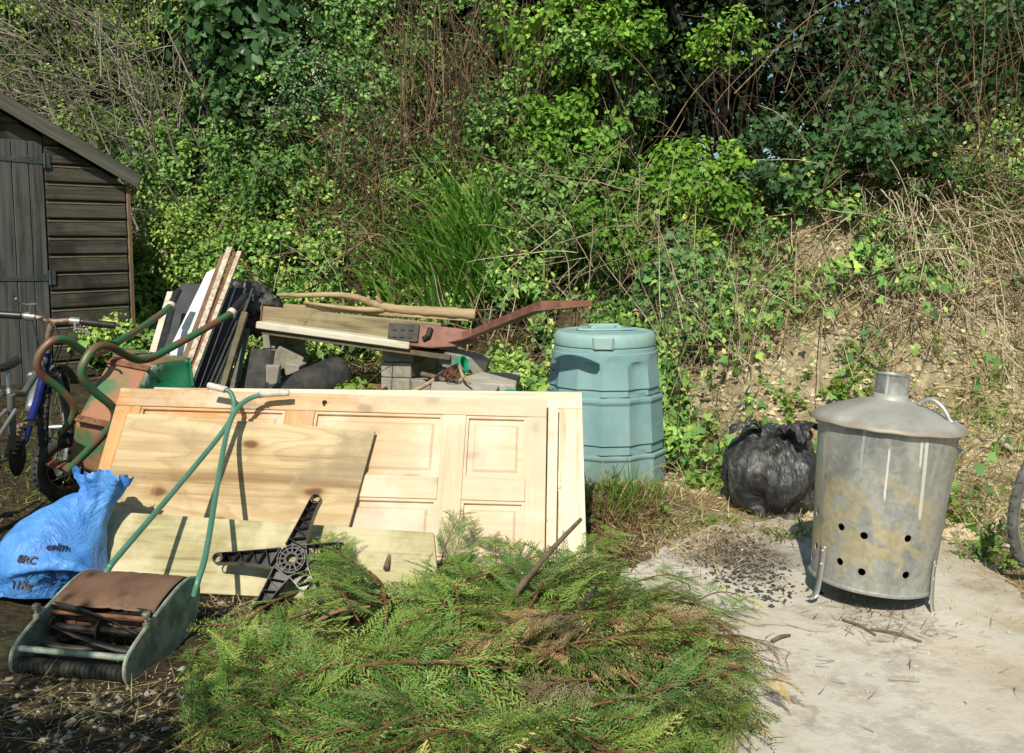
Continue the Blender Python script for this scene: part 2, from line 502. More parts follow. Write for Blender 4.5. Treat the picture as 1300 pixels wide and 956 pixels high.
t = NT('ground_soil')
pos = t.sep()
base = t.ramp(t.noise(2.2, 8, .7), [(.25, L(.30, .22, .125)), (.42, L(.54, .435, .265)), (.6, L(.68, .575, .385)), (.8, L(.76, .68, .50))])
humus = t.ramp(t.noise(6, 6, .7), [(.3, L(.018, .015, .010)), (.55, L(.05, .042, .026)), (.75, L(.10, .08, .05))])
gm = t.mask(t.math('ADD', pos[0], t.math('MULTIPLY', t.noise(1.3, 5, .7), 1.0)), .75, 1.35)
c = t.mix(gm, humus, base)
crk = t.vor(16, feature='F1')
c = t.mix(t.math('MULTIPLY', t.mask(crk, .25, .6), .4), c, L(.12, .09, .055))
moss = t.mask(t.noise(1.9, 6, .75, loc=(5, 2, 0)), .56, .68)
c = t.mix(t.math('MULTIPLY', moss, .55), c, L(.10, .12, .045))
t.setc(c); t.rough(.95, 0, .1)
b1 = t.bump(t.noise(9, 8, .75), .9, .06)
t.bump(t.vor(38), .6, .02, b1)
M['soil'] = t.m

t = NT('worn_concrete')
c = t.ramp(t.noise(1.5, 8, .65), [(.3, L(.46, .415, .345)), (.5, L(.58, .535, .455)), (.7, L(.66, .62, .54))])
c = t.mix(t.math('MULTIPLY', t.mask(t.noise(3.0, 8, .75, loc=(2, 9, 0)), .52, .68), .7), c, L(.25, .215, .17))
c = t.mix(t.math('MULTIPLY', t.mask(t.noise(22, 5, .8), .62, .72), .6), c, L(.14, .12, .095))
ash = t.noise(2.4, 7, .8, loc=(.2, 4, 2))
cr = t.n('TexVoronoi', feature='DISTANCE_TO_EDGE'); cr.inputs['Scale'].default_value = 1.15
dv = t.n('VectorMath', operation='ADD'); nz = t.n('TexNoise'); nz.inputs['Scale'].default_value = 5; nz.inputs['Detail'].default_value = 6
sc_ = t.n('VectorMath', operation='SCALE'); sc_.inputs['Scale'].default_value = .22
t.l(t.tc.outputs['Object'], nz.inputs['Vector']); t.l(nz.outputs['Color'], sc_.inputs[0]); t.l(t.tc.outputs['Object'], dv.inputs[0]); t.l(sc_.outputs[0], dv.inputs[1]); t.l(dv.outputs[0], cr.inputs['Vector'])
crack = t.math('SUBTRACT', 1.0, t.mask(cr.outputs['Distance'], .002, .012))
crack = t.math('MULTIPLY', crack, t.math('MULTIPLY', t.mask(t.noise(1.1, 3, .5, loc=(8, 8, 0)), .5, .62), .5))
c = t.mix(crack, c, L(.09, .075, .055))
pos = t.sep()
ed = t.math('ADD', pos[0], t.math('MULTIPLY', t.math('SUBTRACT', t.noise(3.5, 7, .75, loc=(7, 1, 0)), .5), 1.5))
soilc = t.ramp(t.noise(9, 7, .75), [(.3, L(.26, .2, .13)), (.55, L(.46, .38, .26)), (.75, L(.58, .5, .37))])
c = t.mix(t.math('MULTIPLY', t.mask(ed, 1.55, 2.0), .9), c, soilc)
ed2 = t.math('ADD', pos[1], t.math('MULTIPLY', t.math('SUBTRACT', t.noise(4.5, 7, .75, loc=(2, 8, 0)), .5), 1.4))
c = t.mix(t.math('MULTIPLY', t.mask(ed2, 4.0, 4.5), .8), c, soilc)
av = gnd(940, 712) if 'gnd' in globals() else Vector((1, 3.4, 0))
dx_ = t.math('MULTIPLY', t.math('SUBTRACT', pos[0], av.x + .02), 1.15); dy_ = t.math('SUBTRACT', pos[1], av.y)
dd_ = t.math('SQRT', t.math('ADD', t.math('MULTIPLY', dx_, dx_), t.math('MULTIPLY', dy_, dy_)))
an_ = t.math('ADD', dd_, t.math('MULTIPLY', t.math('SUBTRACT', t.noise(11, 8, .8), .5), .75))
c = t.mix(t.math('MULTIPLY', t.math('SUBTRACT', 1.0, t.mask(an_, .10, .34)), .75), c, L(.13, .125, .115))
wet = t.math('MULTIPLY', t.mask(t.noise(2.1, 8, .75, loc=(3, 7, 4)), .55, .63), .4)
c = t.mix(wet, c, L(.28, .24, .185))
och = t.mask(t.noise(1.6, 5, .65, loc=(6, 3, 1)), .5, .68)
c = t.mix(t.math('MULTIPLY', och, .45), c, L(.56, .43, .29))
t.setc(c); t.rough(.9, 0, .15)
b1 = t.bump(t.noise(14, 8, .7), .5, .015)
M['concrete'] = t.m

pine = [L(.60, .44, .26), L(.50, .345, .19), L(.36, .215, .105)]
M['door_pine'] = m_wood('stripped_pine', L(.62, .39, .19), L(.54, .30, .125), L(.33, .155, .065), 0, 1.0, grey=L(.60, .52, .41), greyamt=(.48, .64), knots=True, stain=L(.27, .18, .12), grad=(.45, 1.6, L(.74, .675, .565), .80), wave=.22)
M['door_pine_y'] = m_wood('stripped_pine_across', L(.62, .375, .175), L(.54, .29, .12), L(.35, .165, .07), 1, 1.0, grey=L(.60, .52, .41), greyamt=(.48, .64), knots=True, grad=(.45, 1.6, L(.74, .675, .565), .80), wave=.22)
M['pale_pine'] = m_wood('bleached_pine', L(.76, .68, .53), L(.70, .60, .45), L(.52, .40, .26), 0, .9, grey=L(.74, .69, .58), knots=False)
M['pale_pine_y'] = m_wood('bleached_pine_across', L(.76, .68, .53), L(.70, .60, .45), L(.52, .40, .26), 1, .9, grey=L(.74, .69, .58), knots=False)
M['ply'] = m_wood('weathered_plywood', L(.60, .475, .29), L(.50, .37, .205), L(.24, .145, .07), 0, .42, grey=L(.27, .22, .145), greyamt=(.50, .68), knots=True, stain=L(.66, .44, .22), bump=.4, wave=.30)
M['green_plank'] = m_wood('algae_green_plank', L(.47, .42, .25), L(.38, .335, .175), L(.2, .175, .085), 0, .8, grey=L(.60, .53, .35), greyamt=(.45, .6), knots=False)
M['beam'] = m_wood('old_sleeper_timber', L(.31, .255, .155), L(.22, .175, .10), L(.09, .07, .04), 0, .9, grey=L(.30, .26, .165), knots=False)
M['white_board'] = m_wood('flaking_white_board', L(.66, .62, .52), L(.58, .53, .43), L(.34, .29, .21), 0, 1.2, knots=False)
M['board_sun_paint'] = m_wood('painted_sun_on_board', L(.30, .245, .17), L(.22, .175, .12), L(.10, .08, .055), 0, 1.2, knots=False)  # paler than the boards: sunlight put into the strip colour
M['shed'] = m_wood('weathered_dappled_shed_board', L(.12, .102, .08), L(.068, .059, .047), L(.018, .0165, .015), 0, 1.1, grey=L(.016, .016, .015), greyamt=(.44, .62), knots=True, rough=.8)  # weathering stain; its dark patches also stand for dappled shade
M['shed_door'] = m_wood('grey_shed_door_board', L(.135, .135, .125), L(.082, .084, .08), L(.022, .023, .023), 2, 1.1, grey=L(.055, .065, .066), knots=True)
M['barge'] = m_wood('grey_barge_board', L(.17, .16, .135), L(.12, .112, .095), L(.06, .055, .045), 0, 1.1, knots=False)
M['edge_wood'] = m_wood('bare_edge_wood', L(.26, .18, .115), L(.2, .135, .085), L(.11, .07, .045), 2, 1.0, knots=False)
M['felt'] = m_plain('roof_felt', L(.05, .05, .045), L(.09, .09, .08), 12, .95, 0, .5, 90)
M['galv_dark'] = m_plain('dull_hinge_steel', L(.06, .075, .08), L(.12, .13, .13), 10, .5, .4, .1)
M['white_paint'] = m_plain('white_painted_wood', L(.74, .74, .72), L(.60, .60, .57), 9, .5, 0, .12, 50)
M['flaky'] = m_wood('flaking_trim', L(.62, .58, .50), L(.42, .33, .23), L(.22, .12, .07), 2, 1.2, knots=False)
M['black_panel'] = m_plain('black_board', L(.018, .020, .024), L(.04, .042, .047), 7, .42, 0, .15, 60, .5, dirt=L(.10, .10, .09), dlo=.58, dhi=.75)
M['black_plastic'] = m_plain('black_plastic', L(.014, .014, .016), L(.03, .03, .032), 20, .38, 0, .1, 50, .5, dirt=L(.09, .085, .075), dlo=.6, dhi=.75, dscale=9)
M['rubber'] = m_plain('dusty_rubber', L(.025, .025, .025), L(.06, .058, .052), 14, .8, 0, .4, 60, .3)
M['tyre_grey'] = m_plain('perished_grey_tyre', L(.09, .09, .088), L(.16, .158, .15), 14, .85, 0, .4, 60, .3)
M['rust'] = m_plain('rusty_iron', L(.14, .055, .03), L(.24, .115, .065), 16, .8, .1, .5, 60, .3, dirt=L(.09, .04, .025))
M['rust_brown'] = m_plain('brown_rusted_sheet', L(.135, .072, .045), L(.20, .118, .075), 7, .62, .1, .35, 70, .35, dirt=L(.10, .05, .03))
M['pink_rust'] = m_plain('pinkish_primer_iron', L(.30, .15, .115), L(.22, .10, .075), 12, .7, .1, .3, 60, .3, dirt=L(.16, .07, .04))
M['barrow_tube'] = m_plain('green_tube_with_rust', L(.055, .17, .075), L(.21, .10, .06), 7, .45, .15, .12, 60, .5, .46, .56)
M['barrow_under'] = m_plain('rusty_green_sheet', L(.09, .19, .09), L(.37, .175, .10), 5.5, .6, .1, .3, 60, .4, .38, .56)
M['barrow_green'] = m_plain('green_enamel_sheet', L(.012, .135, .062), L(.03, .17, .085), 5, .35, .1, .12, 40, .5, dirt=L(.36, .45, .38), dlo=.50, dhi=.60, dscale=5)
M['barrow_dark'] = m_plain('shade_painted_green_sheet', L(.02, .055, .03), L(.06, .05, .03), 6, .5, .1, .2, 60, .4)  # tray green with the shade of the turned-away walls put into its colour
M['mower_tube'] = m_plain('worn_green_tube', L(.07, .21, .15), L(.10, .24, .175), 8, .4, .1, .1, 60, .5, dirt=L(.22, .15, .09), dlo=.62, dhi=.72, dscale=16)
M['grip_white'] = m_plain('dirty_white_grip', L(.66, .63, .57), L(.48, .44, .37), 30, .6, 0, .3, 80)
M['mower_plate'] = m_plain('chipped_green_iron', L(.36, .40, .33), L(.15, .20, .155), 13, .6, .15, .35, 60, .4, dirt=L(.19, .115, .07), dlo=.54, dhi=.66, dscale=9)
M['mower_dark'] = m_plain('dark_iron', L(.018, .022, .02), L(.05, .042, .032), 12, .55, .3, .3, 60, .4)  # dark iron; on the reel it also paints the shade under the cover
M['bolt'] = m_plain('dull_bolt', L(.34, .32, .25), L(.24, .22, .17), 40, .5, .5, .2, 80)
M['bike_blue'] = m_plain('blue_bike_paint', L(.012, .018, .12), L(.02, .03, .20), 9, .3, .2, .03, 60, .5)
M['bike_grey'] = m_plain('grey_bike_paint', L(.16, .17, .18), L(.25, .25, .25), 9, .35, .4, .05, 60)
M['chrome'] = m_plain('dull_alloy', L(.50, .50, .48), L(.38, .37, .34), 18, .35, .7, .05, 60)
M['rusty_bar'] = m_plain('rusty_chrome_bar', L(.28, .15, .09), L(.42, .34, .26), 12, .5, .3, .1, 60)
t = NT('black_bin_bag')
c = t.mix(t.mask(t.noise(8, 5), .35, .65), L(.014, .014, .016), L(.03, .03, .033))
c = t.mix(t.math('MULTIPLY', t.mask(t.noise(5, 7, .75, loc=(3, 1, 7)), .45, .68), .8), c, L(.17, .165, .15))
t.setc(c); t.rough(t.ramp(t.noise(6, 6, .7), [(.3, (.36,) * 3 + (1,)), (.7, (.6,) * 3 + (1,))]), 0, .5)
w1 = t.noise(5.5, 3, .5, (1, 1, .5), dist=2.4); rd = t.math('ABSOLUTE', t.math('SUBTRACT', w1, .5))
b1 = t.bump(rd, .8, .05); w2 = t.noise(17, 2, .5, (1, 1, .6), dist=2.5); b1 = t.bump(t.math('ABSOLUTE', t.math('SUBTRACT', w2, .5)), .28, .02, b1)
M['bag_black'] = t.m
t = NT('blue_bag_plastic')
c = t.mix(t.mask(t.noise(7, 5, .6), .35, .65), L(.05, .19, .56), L(.10, .30, .70))
t.setc(c); t.rough(.48, 0, .4)
r1 = t.noise(7, 4, .6, dist=1.5); rd = t.math('ABSOLUTE', t.math('SUBTRACT', r1, .5))
b1 = t.bump(rd, .42, .06); w2 = t.noise(13, 2, .5, (1, .5, .5), dist=2.5); t.bump(t.math('ABSOLUTE', t.math('SUBTRACT', w2, .5)), .06, .014, b1)
pos = t.sep()
c = t.mix(t.math('MULTIPLY', t.mask(t.noise(6, 7, .75, loc=(1, 2, 3)), .56, .72), .35), c, L(.30, .36, .42)); t.setc(c)
M['bag_blue'] = t.m
M['print'] = m_plain('dark_print', L(.012, .014, .03), L(.02, .025, .06), 10, .5, 0, 0)
M['block'] = m_plain('grey_concrete_block', L(.27, .25, .205), L(.36, .335, .28), 8, .95, 0, .7, 60, .1, dirt=L(.16, .15, .11), dlo=.56, dhi=.74)
M['slabstone'] = m_plain('pale_slab_stone', L(.36, .335, .285), L(.47, .44, .38), 5, .95, 0, .5, 40, .1, dirt=L(.25, .22, .17))
M['stone'] = m_plain('pale_rock', L(.40, .35, .26), L(.54, .48, .38), 9, .95, 0, .6, 30, .1)
M['clod'] = m_plain('dry_soil_clod', L(.50, .40, .25), L(.64, .54, .36), 9, .95, 0, .6, 30, .1, dirt=L(.34, .26, .15))
M['ash'] = m_plain('charcoal', L(.03, .028, .026), L(.12, .11, .10), 30, .95, 0, .3, 60, .1)
M['branch'] = m_wood('barkless_branch', L(.46, .35, .22), L(.36, .265, .155), L(.2, .135, .075), 0, .9, knots=False)
M['bark'] = m_plain('rough_bark', L(.12, .085, .055), L(.2, .15, .10), 22, .9, 0, .6, 60, .1)
M['green_plastic'] = m_plain('green_plastic', L(.02, .26, .15), L(.03, .32, .19), 9, .4, 0, .05)
M['bench_under'] = m_plain('dark_brown_wood', L(.1, .08, .05), L(.16, .13, .08), 9, .9, 0, .2)  # dark brown wood for the bench plank and one batten

t = NT('compost_bin_plastic')
pos = t.sep()
c = t.mix(t.mask(t.noise(4, 6, .65), .35, .65), L(.175, .31, .33), L(.225, .365, .38))
c = t.mix(t.math('MULTIPLY', t.mask(t.noise(9, 6, .75, (1, 1, .35)), .52, .72), .35), c, L(.30, .40, .36))
c = t.mix(t.math('MULTIPLY', t.math('MULTIPLY', t.mask(pos[2], .26, 0.0), t.mask(t.noise(7, 6, .7, loc=(4, 4, 1)), .4, .6)), .75), c, L(.17, .19, .12))
c = t.mix(t.math('MULTIPLY', t.mask(t.noise(40, 4, .8, (1, 1, .15)), .62, .70), .45), c, L(.36, .44, .42))
t.setc(c); t.rough(.5, 0, .35); t.bump(t.noise(60, 4, .6), .08, .003)
M['compost'] = t.m
M['compost_lid'] = m_plain('compost_lid_plastic', L(.24, .40, .40), L(.31, .47, .455), 5, .5, 0, .06, 60, .4, dirt=L(.36, .45, .40), dlo=.5, dhi=.75)

t = NT('heat_stained_galvanised')
st = t.ramp(t.noise(3.0, 6, .55, (1, 1, .5), dist=.9), [(.28, L(.10, .11, .11)), (.40, L(.22, .23, .225)), (.50, L(.37, .365, .33)), (.58, L(.25, .255, .24)), (.72, L(.44, .445, .43))])
pos = t.sep()
stk = t.noise(6.0, 3, .5, (6, 6, .22))
st = t.mix(t.math('MULTIPLY', t.mask(stk, .66, .70), .55), st, L(.58, .57, .53))
on_ = t.noise(3.4, 3, .5, loc=(1, 5, 2), dist=1.6)
band = t.math('MULTIPLY', t.mask(on_, .44, .50), t.math('SUBTRACT', 1.0, t.mask(on_, .54, .60)))
och = t.math('MULTIPLY', t.math('MULTIPLY', band, t.mask(pos[2], .56, .40)), t.math('MULTIPLY', t.mask(pos[2], .08, .2), t.mask(pos[0], .16, .06)))
st = t.mix(t.math('MULTIPLY', och, .72), st, L(.46, .37, .18))
spg = t.n('TexVoronoi'); spg.inputs['Scale'].default_value = 60; t.l(t.co(), spg.inputs['Vector']); sg_ = t.n('SeparateColor'); t.l(spg.outputs['Color'], sg_.inputs[0])
st = t.mix(.16, st, t.ramp(sg_.outputs[0], [(0, L(.2, .2, .2)), (1, L(.7, .7, .69))]))
soot = t.math('MULTIPLY', t.mask(t.noise(4.5, 6, .7, (1, 1, .4), loc=(3, 3, 3)), .50, .66), t.mask(pos[2], .20, .07))
st = t.mix(t.math('MULTIPLY', soot, .6), st, L(.13, .12, .10))
rr1 = t.math('MULTIPLY', t.mask(t.noise(11, 5, .7, (2, 2, .18)), .60, .70), t.mask(pos[2], .45, .1))
st = t.mix(t.math('MULTIPLY', rr1, .5), st, L(.24, .15, .08))
def drip(x0, w0, z0, z1, sl):
    xx = t.math('ADD', pos[0], t.math('MULTIPLY', t.math('SUBTRACT', pos[2], z1), sl))
    dd = t.math('ABSOLUTE', t.math('SUBTRACT', t.math('ADD', xx, t.math('MULTIPLY', t.noise(14, 3), .006)), x0 + .003))
    m_ = t.math('SUBTRACT', 1.0, t.mask(dd, w0 * .7, w0))
    m_ = t.math('MULTIPLY', m_, t.math('MULTIPLY', t.mask(pos[2], z0 - .012, z0 + .01), t.math('SUBTRACT', 1.0, t.mask(pos[2], z1 - .01, z1 + .01))))
    return t.math('MULTIPLY', m_, t.mask(pos[1], .0, -.05))
for dd_ in ((.048, .0075, .36, .64, .05), (.030, .0055, .55, .64, .05), (.243, .006, .50, .56, -.05), (-.075, .004, .42, .60, .03)):
    st = t.mix(t.math('MULTIPLY', drip(*dd_), .85), st, L(.74, .72, .66))
t.setc(st); t.rough(t.ramp(t.noise(5, 5), [(.3, (.38,) * 3 + (1,)), (.7, (.62,) * 3 + (1,))]), .35, .5)
b1 = t.bump(t.noise(2.2, 3, .5), .35, .03); t.bump(t.noise(80, 3, .6), .08, .002, b1)
M['galv'] = t.m
t = NT('burnt_galvanised_lid')
st = t.ramp(t.noise(4.0, 6, .6, dist=.4), [(.3, L(.27, .265, .24)), (.5, L(.385, .375, .345)), (.7, L(.50, .49, .455))])
pos = t.sep()
rad = t.n('VectorMath', operation='LENGTH'); cmb = t.n('CombineXYZ'); t.l(pos[0], cmb.inputs[0]); t.l(pos[1], cmb.inputs[1]); t.l(cmb.outputs[0], rad.inputs[0])
rim = t.math('ADD', rad.outputs['Value'], t.math('MULTIPLY', t.noise(9, 4, .6), .06))
st = t.mix(t.math('MULTIPLY', t.mask(rim, .275, .315), .7), st, L(.27, .215, .165))
t.setc(st); t.rough(.55, .15, .5); t.bump(t.noise(5, 3, .5), .3, .02)
M['galv_lid'] = t.m
M['galv_plain'] = m_plain('galvanised_strap', L(.38, .38, .36), L(.50, .49, .46), 16, .45, .6, .15, 50)
M['hole'] = m_plain('soot_and_hollow_black', L(.01, .009, .008), L(.02, .018, .015), 10, .95, 0, 0)  # near-black: incinerator soot, and painted darkness for keyhole, flue and roll core
# ------------------------------------------------------------------ ground
def smooth(a, b, x):
    t = np.clip((x - a) / (b - a), 0, 1); return t * t * (3 - 2 * t)
TOE_X = np.array([-60, -8, -3.2, -2.2, -.5, .4, .9, 1.4, 2.0, 2.6, 8, 60])
TOE_Y = np.array([12, 9.0, 8.0, 7.4, 7.0, 6.6, 5.95, 5.35, 4.95, 4.8, 4.6, 4.6])
SL_X = np.array([-8, -.5, .6, 1.2, 2.2, 60]); SL_S = np.array([1.25, 1.2, 1.05, .80, .80, .8])
def toe(X): return np.interp(X, TOE_X, TOE_Y)
def slope(X): return np.interp(X, SL_X, SL_S)
def h_ground(X, Y, fine=True):
    X = np.asarray(X, float); Y = np.asarray(Y, float)
    ap = smooth(5.1, 6.7, Y) * .28 * smooth(.42, .0, X)
    b = np.clip((Y - toe(X)) * slope(X), -1, 1.6)
    b = np.where(b < .15, .15 * np.exp(np.clip((b - .15) / .15, -20, 0)), b)
    b = np.where(Y < toe(X) - .7, b * np.clip(1 - (toe(X) - .7 - Y) / .6, 0, 1), b)
    P = np.stack([X, Y, np.zeros_like(X)], -1)
    rough = smooth(.1, .5, b)
    out = ap + b + (fbm(P * 1.7, 3, 5) - .5) * (.03 + .28 * rough)
    if fine:
        out = out + (fbm(P * 9, 4, 9) - .5) * (.02 + .16 * rough)
    # little heap in front of the compost bin
    out = out + .10 * np.exp(-(((X - .55) / .35) ** 2 + ((Y - 4.55) / .35) ** 2))
    # keep the front yard level, just under the slab
    flat = smooth(4.45, 4.1, Y)
    out = out * (1 - flat) + flat * ((fbm(P * 6, 4, 9) - .5) * .03)
    return out
def hz(x, y): return float(h_ground(np.array([x]), np.array([y]))[0])

xs = np.concatenate([np.array([-60, -40, -25, -15, -10, -7.5, -6, -5, -4.4]), np.arange(-4.0, 4.2, .035), np.array([4.6, 5.4, 6.5, 8, 11, 16, 25, 40, 60])])
ys = np.concatenate([np.array([-30, -20, -10, -5, -2, 0, 1, 1.6]), np.arange(2.0, 9.5, .035), np.array([10, 11, 12.5, 15, 20, 30, 45, 70, 120])])
GX, GY = np.meshgrid(xs, ys)
GZ = h_ground(GX, GY)
Vg = np.stack([GX, GY, GZ], -1).reshape(-1, 3)
nx, ny = len(xs), len(ys)
ii = np.arange(nx - 1)[None] + np.arange(ny - 1)[:, None] * nx
Fg = np.stack([ii, ii + 1, ii + nx + 1, ii + nx], -1).reshape(-1, 4)
ground = link('ground', fast_mesh('ground', Vg, Fg), M['soil'])
ground['kind'] = 'structure'

# pale concrete hardstanding at the right
out = [gnd(*p) for p in [(725, 1180), (740, 800), (790, 735), (845, 700), (900, 672), (985, 664), (1045, 668), (1110, 680), (1190, 690), (1255, 720), (1300, 772), (1345, 800), (1480, 1180)]]
rr = random.Random(3)
poly = []
for i in range(len(out)):
    a, b = out[i], out[(i + 1) % len(out)]
    for k in range(8):
        p = a.lerp(b, k / 8); j = .022
        poly.append((p.x + rr.uniform(-j, j), p.y + rr.uniform(-j, j)))
SLAB_Z = .024
o = MB().prism(poly, -.06, SLAB_Z).build('concrete_path', M['concrete'], bevel=.008)
o['kind'] = 'structure'

# ------------------------------------------------------------------ light
w = bpy.data.worlds.new('World'); SC.world = w; w.use_nodes = True
SUN_EL, SUN_AZ = math.radians(42), math.radians(11)      # travels away from the camera, a little to the right
sky = w.node_tree.nodes.new('ShaderNodeTexSky'); sky.sky_type = 'NISHITA'; sky.sun_disc = False
sky.sun_elevation = SUN_EL; sky.sun_rotation = PI + SUN_AZ
bg = w.node_tree.nodes['Background']; bg.inputs[1].default_value = .088
tint = w.node_tree.nodes.new('ShaderNodeMix'); tint.data_type = 'RGBA'; tint.blend_type = 'MULTIPLY'; tint.inputs[0].default_value = 1.0
tint.inputs[7].default_value = (.90, 1.06, .98, 1)
w.node_tree.links.new(sky.outputs[0], tint.inputs[6]); w.node_tree.links.new(tint.outputs[2], bg.inputs[0])
sd = bpy.data.lights.new('sun', 'SUN'); sd.energy = 5.0; sd.angle = math.radians(.5); sd.color = (1.0, .94, .79)
sun = bpy.data.objects.new('sun', sd); COL.objects.link(sun)
dv = Vector((math.sin(SUN_AZ) * math.cos(SUN_EL), math.cos(SUN_AZ) * math.cos(SUN_EL), -math.sin(SUN_EL)))
sun.rotation_euler = dv.to_track_quat('-Z', 'Y').to_euler()
sun.location = (-3, -8, 9)
SC.view_settings.view_transform = 'Standard'; SC.view_settings.look = 'None'; SC.view_settings.exposure = 0; SC.view_settings.gamma = 1
SC.cycles.max_bounces = 6; SC.cycles.transparent_max_bounces = 8
# ------------------------------------------------------------------ helpers for boards
def plane_hit(px, py, o, n):
    d = ray(px, py); c = Vector((0, 0, CAM_H))
    return c + d * ((o - c).dot(n) / d.dot(n))
def slab4(name, mat, parent, BL, BR, TR, TL, thick, bevel=.003, both=False, label=None):
    Mx = frame(BL, BR - BL, y=TL - BL)
    inv = Mx.inverted()
    P = [inv @ p for p in (BL, BR, TR, TL)]
    return MB().prism([(p.x, p.y) for p in P], -thick if both else 0, 0 if both else thick).build(name, mat, parent, bevel=bevel, M=Mx, label=label)
def pxslab(name, mat, parent, pts, thick, bevel=.003, label=None):
    return slab4(name, mat, parent, *[at(*p) for p in pts], thick, bevel, False, label)

# ------------------------------------------------------------------ shed
Cn = at(165, 330, 7.5)
wd = Vector((math.sin(math.radians(40)), math.cos(math.radians(40)), 0))
SM = frame((Cn.x, Cn.y, 0), -wd, z=(0, 0, 1))          # x: left along the front, y: outward, z: up
SM = Matrix(((-wd.x, wd.y, 0, Cn.x), (-wd.y, -wd.x, 0, Cn.y), (0, 0, 1, 0), (0, 0, 0, 1)))
SW, EAV, RT = 2.1, 1.69, .51
shed = T('garden_shed', 'weathered dark timber shed with overlapping boards and grey plank door at left edge', 'shed', (Cn.x, Cn.y, 0))
mb = MB()
sun_line = MB()  # pale strips painting the sun that catches each board's bevel
def sun_line_add(a, b_, z, h):
    if b_ - a > .03: sun_line.bx((a + .003, .008, z + h - .021), (b_ - .003, .0185, z + h - .0135))
def roofz(x): return EAV + min(x, SW - x) * RT
def lap(x0, x1, z, hgt=.128):
    a0, a1 = x0, x1
    for zz in (z, z + hgt):
        pass
    def lim(zz):
        if zz <= EAV: return x0, x1
        k = (zz - EAV) / RT
        return max(x0, k), min(x1, SW - k)
    b0, b1 = lim(z); t0, t1 = lim(z + hgt)
    if b1 - b0 < .03: return
    t0 = min(max(t0, b0), b1); t1 = max(min(t1, b1), t0 + .001)
    jb = random.uniform(-.002, .002)
    sun_line_add(t0, t1, z, hgt)
    pr = [(.0, .006), (.022 + jb, .006), (.024 + jb, .014), (.013, hgt - .016), (.007, hgt - .004), (.0, hgt - .004)]
    V = []
    for (y, dz) in pr:
        f = dz / hgt
        V.append((b0 + (t0 - b0) * f, y, z + dz))
    for (y, dz) in pr:
        f = dz / hgt
        V.append((b1 + (t1 - b1) * f, y, z + dz))
    n = len(pr)
    F = [tuple(range(n)), tuple(reversed(range(n, 2 * n)))] + [(i, n + i, n + (i + 1) % n, (i + 1) % n) for i in range(n)]
    mb.add(V, F)
DX0, DX1, DZ1 = .63, 1.47, 1.985
k = 0
z = .03
while z < 2.3:
    if z < DZ1 - .02:
        lap(.03, DX0 - .012, z); lap(DX1 + .012, SW - .03, z)
    else:
        lap(.03, SW - .03, z)
    z += .128
wl_ = mb.build('wall', M['shed'], shed, M=SM, bevel=.002)
sun_line.build('painted_sun_line', M['board_sun_paint'], wl_, M=SM)
b = MB()
b.add([(0, -.01, 0), (SW, -.01, 0), (SW, -.01, EAV), (SW / 2, -.01, roofz(SW / 2)), (0, -.01, EAV), (0, -1.9, 0), (SW, -1.9, 0), (SW, -1.9, EAV), (SW / 2, -1.9, roofz(SW / 2)), (0, -1.9, EAV)],
      [(0, 1, 2, 3, 4), (9, 8, 7, 6, 5), (0, 4, 9, 5), (1, 6, 7, 2)])
b.build('side_wall', M['shed'], shed, M=SM)
MB().bx((-.012, -.03, 0), (.016, .025, EAV)).build('corner_post', M['edge_wood'], shed, M=SM, bevel=.002)
d = MB()
xx = DX0
for wdt in (.10, .115, .15, .15, .15, .175):
    d.bx((xx + .003, -.004, .04), (min(xx + wdt, DX1) - .003, .018, DZ1 - .015)); xx += wdt
door = d.build('door', M['shed_door'], shed, M=SM, bevel=.003)
for zz in (1.84, 1.02):
    h = MB()
    h.prism([(DX0 + .005, zz - .022), (DX0 + .06, zz - .022), (DX0 + .42, zz - .010), (DX0 + .42, zz + .010), (DX0 + .06, zz + .022), (DX0 + .005, zz + .022)], 0, .004,
            Matrix(((1, 0, 0, 0), (0, 0, 1, .019), (0, 1, 0, 0), (0, 0, 0, 1))))
    h.bx((DX0 - .045, .016, zz - .05), (DX0 - .006, .03, zz + .05))
    h.tube([(DX0 - .003, .03, zz - .05), (DX0 - .003, .03, zz + .05)], .008, 8)
    for q in (.08, .2, .33): h.lathe([(.006, 0), (.004, .003), (0, .004)], 8, Matrix.Translation((DX0 + q, .0235, zz)) @ Matrix.Rotation(-PI / 2, 4, 'X'))
    h.build('hinge', M['galv_dark'], door, M=SM)
for sgn in (0, 1):
    r = MB(); bb = MB()
    def mir(x): return x if not sgn else SW - x
    x0, x1 = -.07, SW / 2
    z0, z1 = EAV + x0 * RT, roofz(SW / 2)
    V = [(mir(x0), .073, z0 + .107), (mir(x1), .073, z1 + .107), (mir(x1), -2.0, z1 + .107), (mir(x0), -2.0, z0 + .107),
         (mir(x0), .073, z0 + .121), (mir(x1), .073, z1 + .121), (mir(x1), -2.0, z1 + .121), (mir(x0), -2.0, z0 + .121)]
    r.add(V, [(0, 1, 2, 3), (7, 6, 5, 4), (0, 4, 5, 1), (1, 5, 6, 2), (2, 6, 7, 3), (3, 7, 4, 0)])
    r.build('roof', M['felt'], shed, M=SM)
    ux = Vector((math.cos(math.radians(27)) * (1 if not sgn else -1), 0, math.sin(math.radians(27))))
    o_ = SM @ Vector((mir(x0), .075, z0 + .106))
    Mb = frame(o_, SM.to_3x3() @ ux, z=SM.to_3x3() @ Vector((0, 1, 0)))
    ln = (x1 - x0) / math.cos(math.radians(27))
    bb.bx((0, -.0 if not sgn else -.095, 0), (ln, .095 if not sgn else 0, .018))
    for q in (.12, .5, .95): bb.lathe([(.007, 0), (.0, .002)], 8, Matrix.Translation((q, .045 if not sgn else -.045, .0185)))
    bb.build('barge_board', M['barge'], shed, M=Mb, bevel=.002)

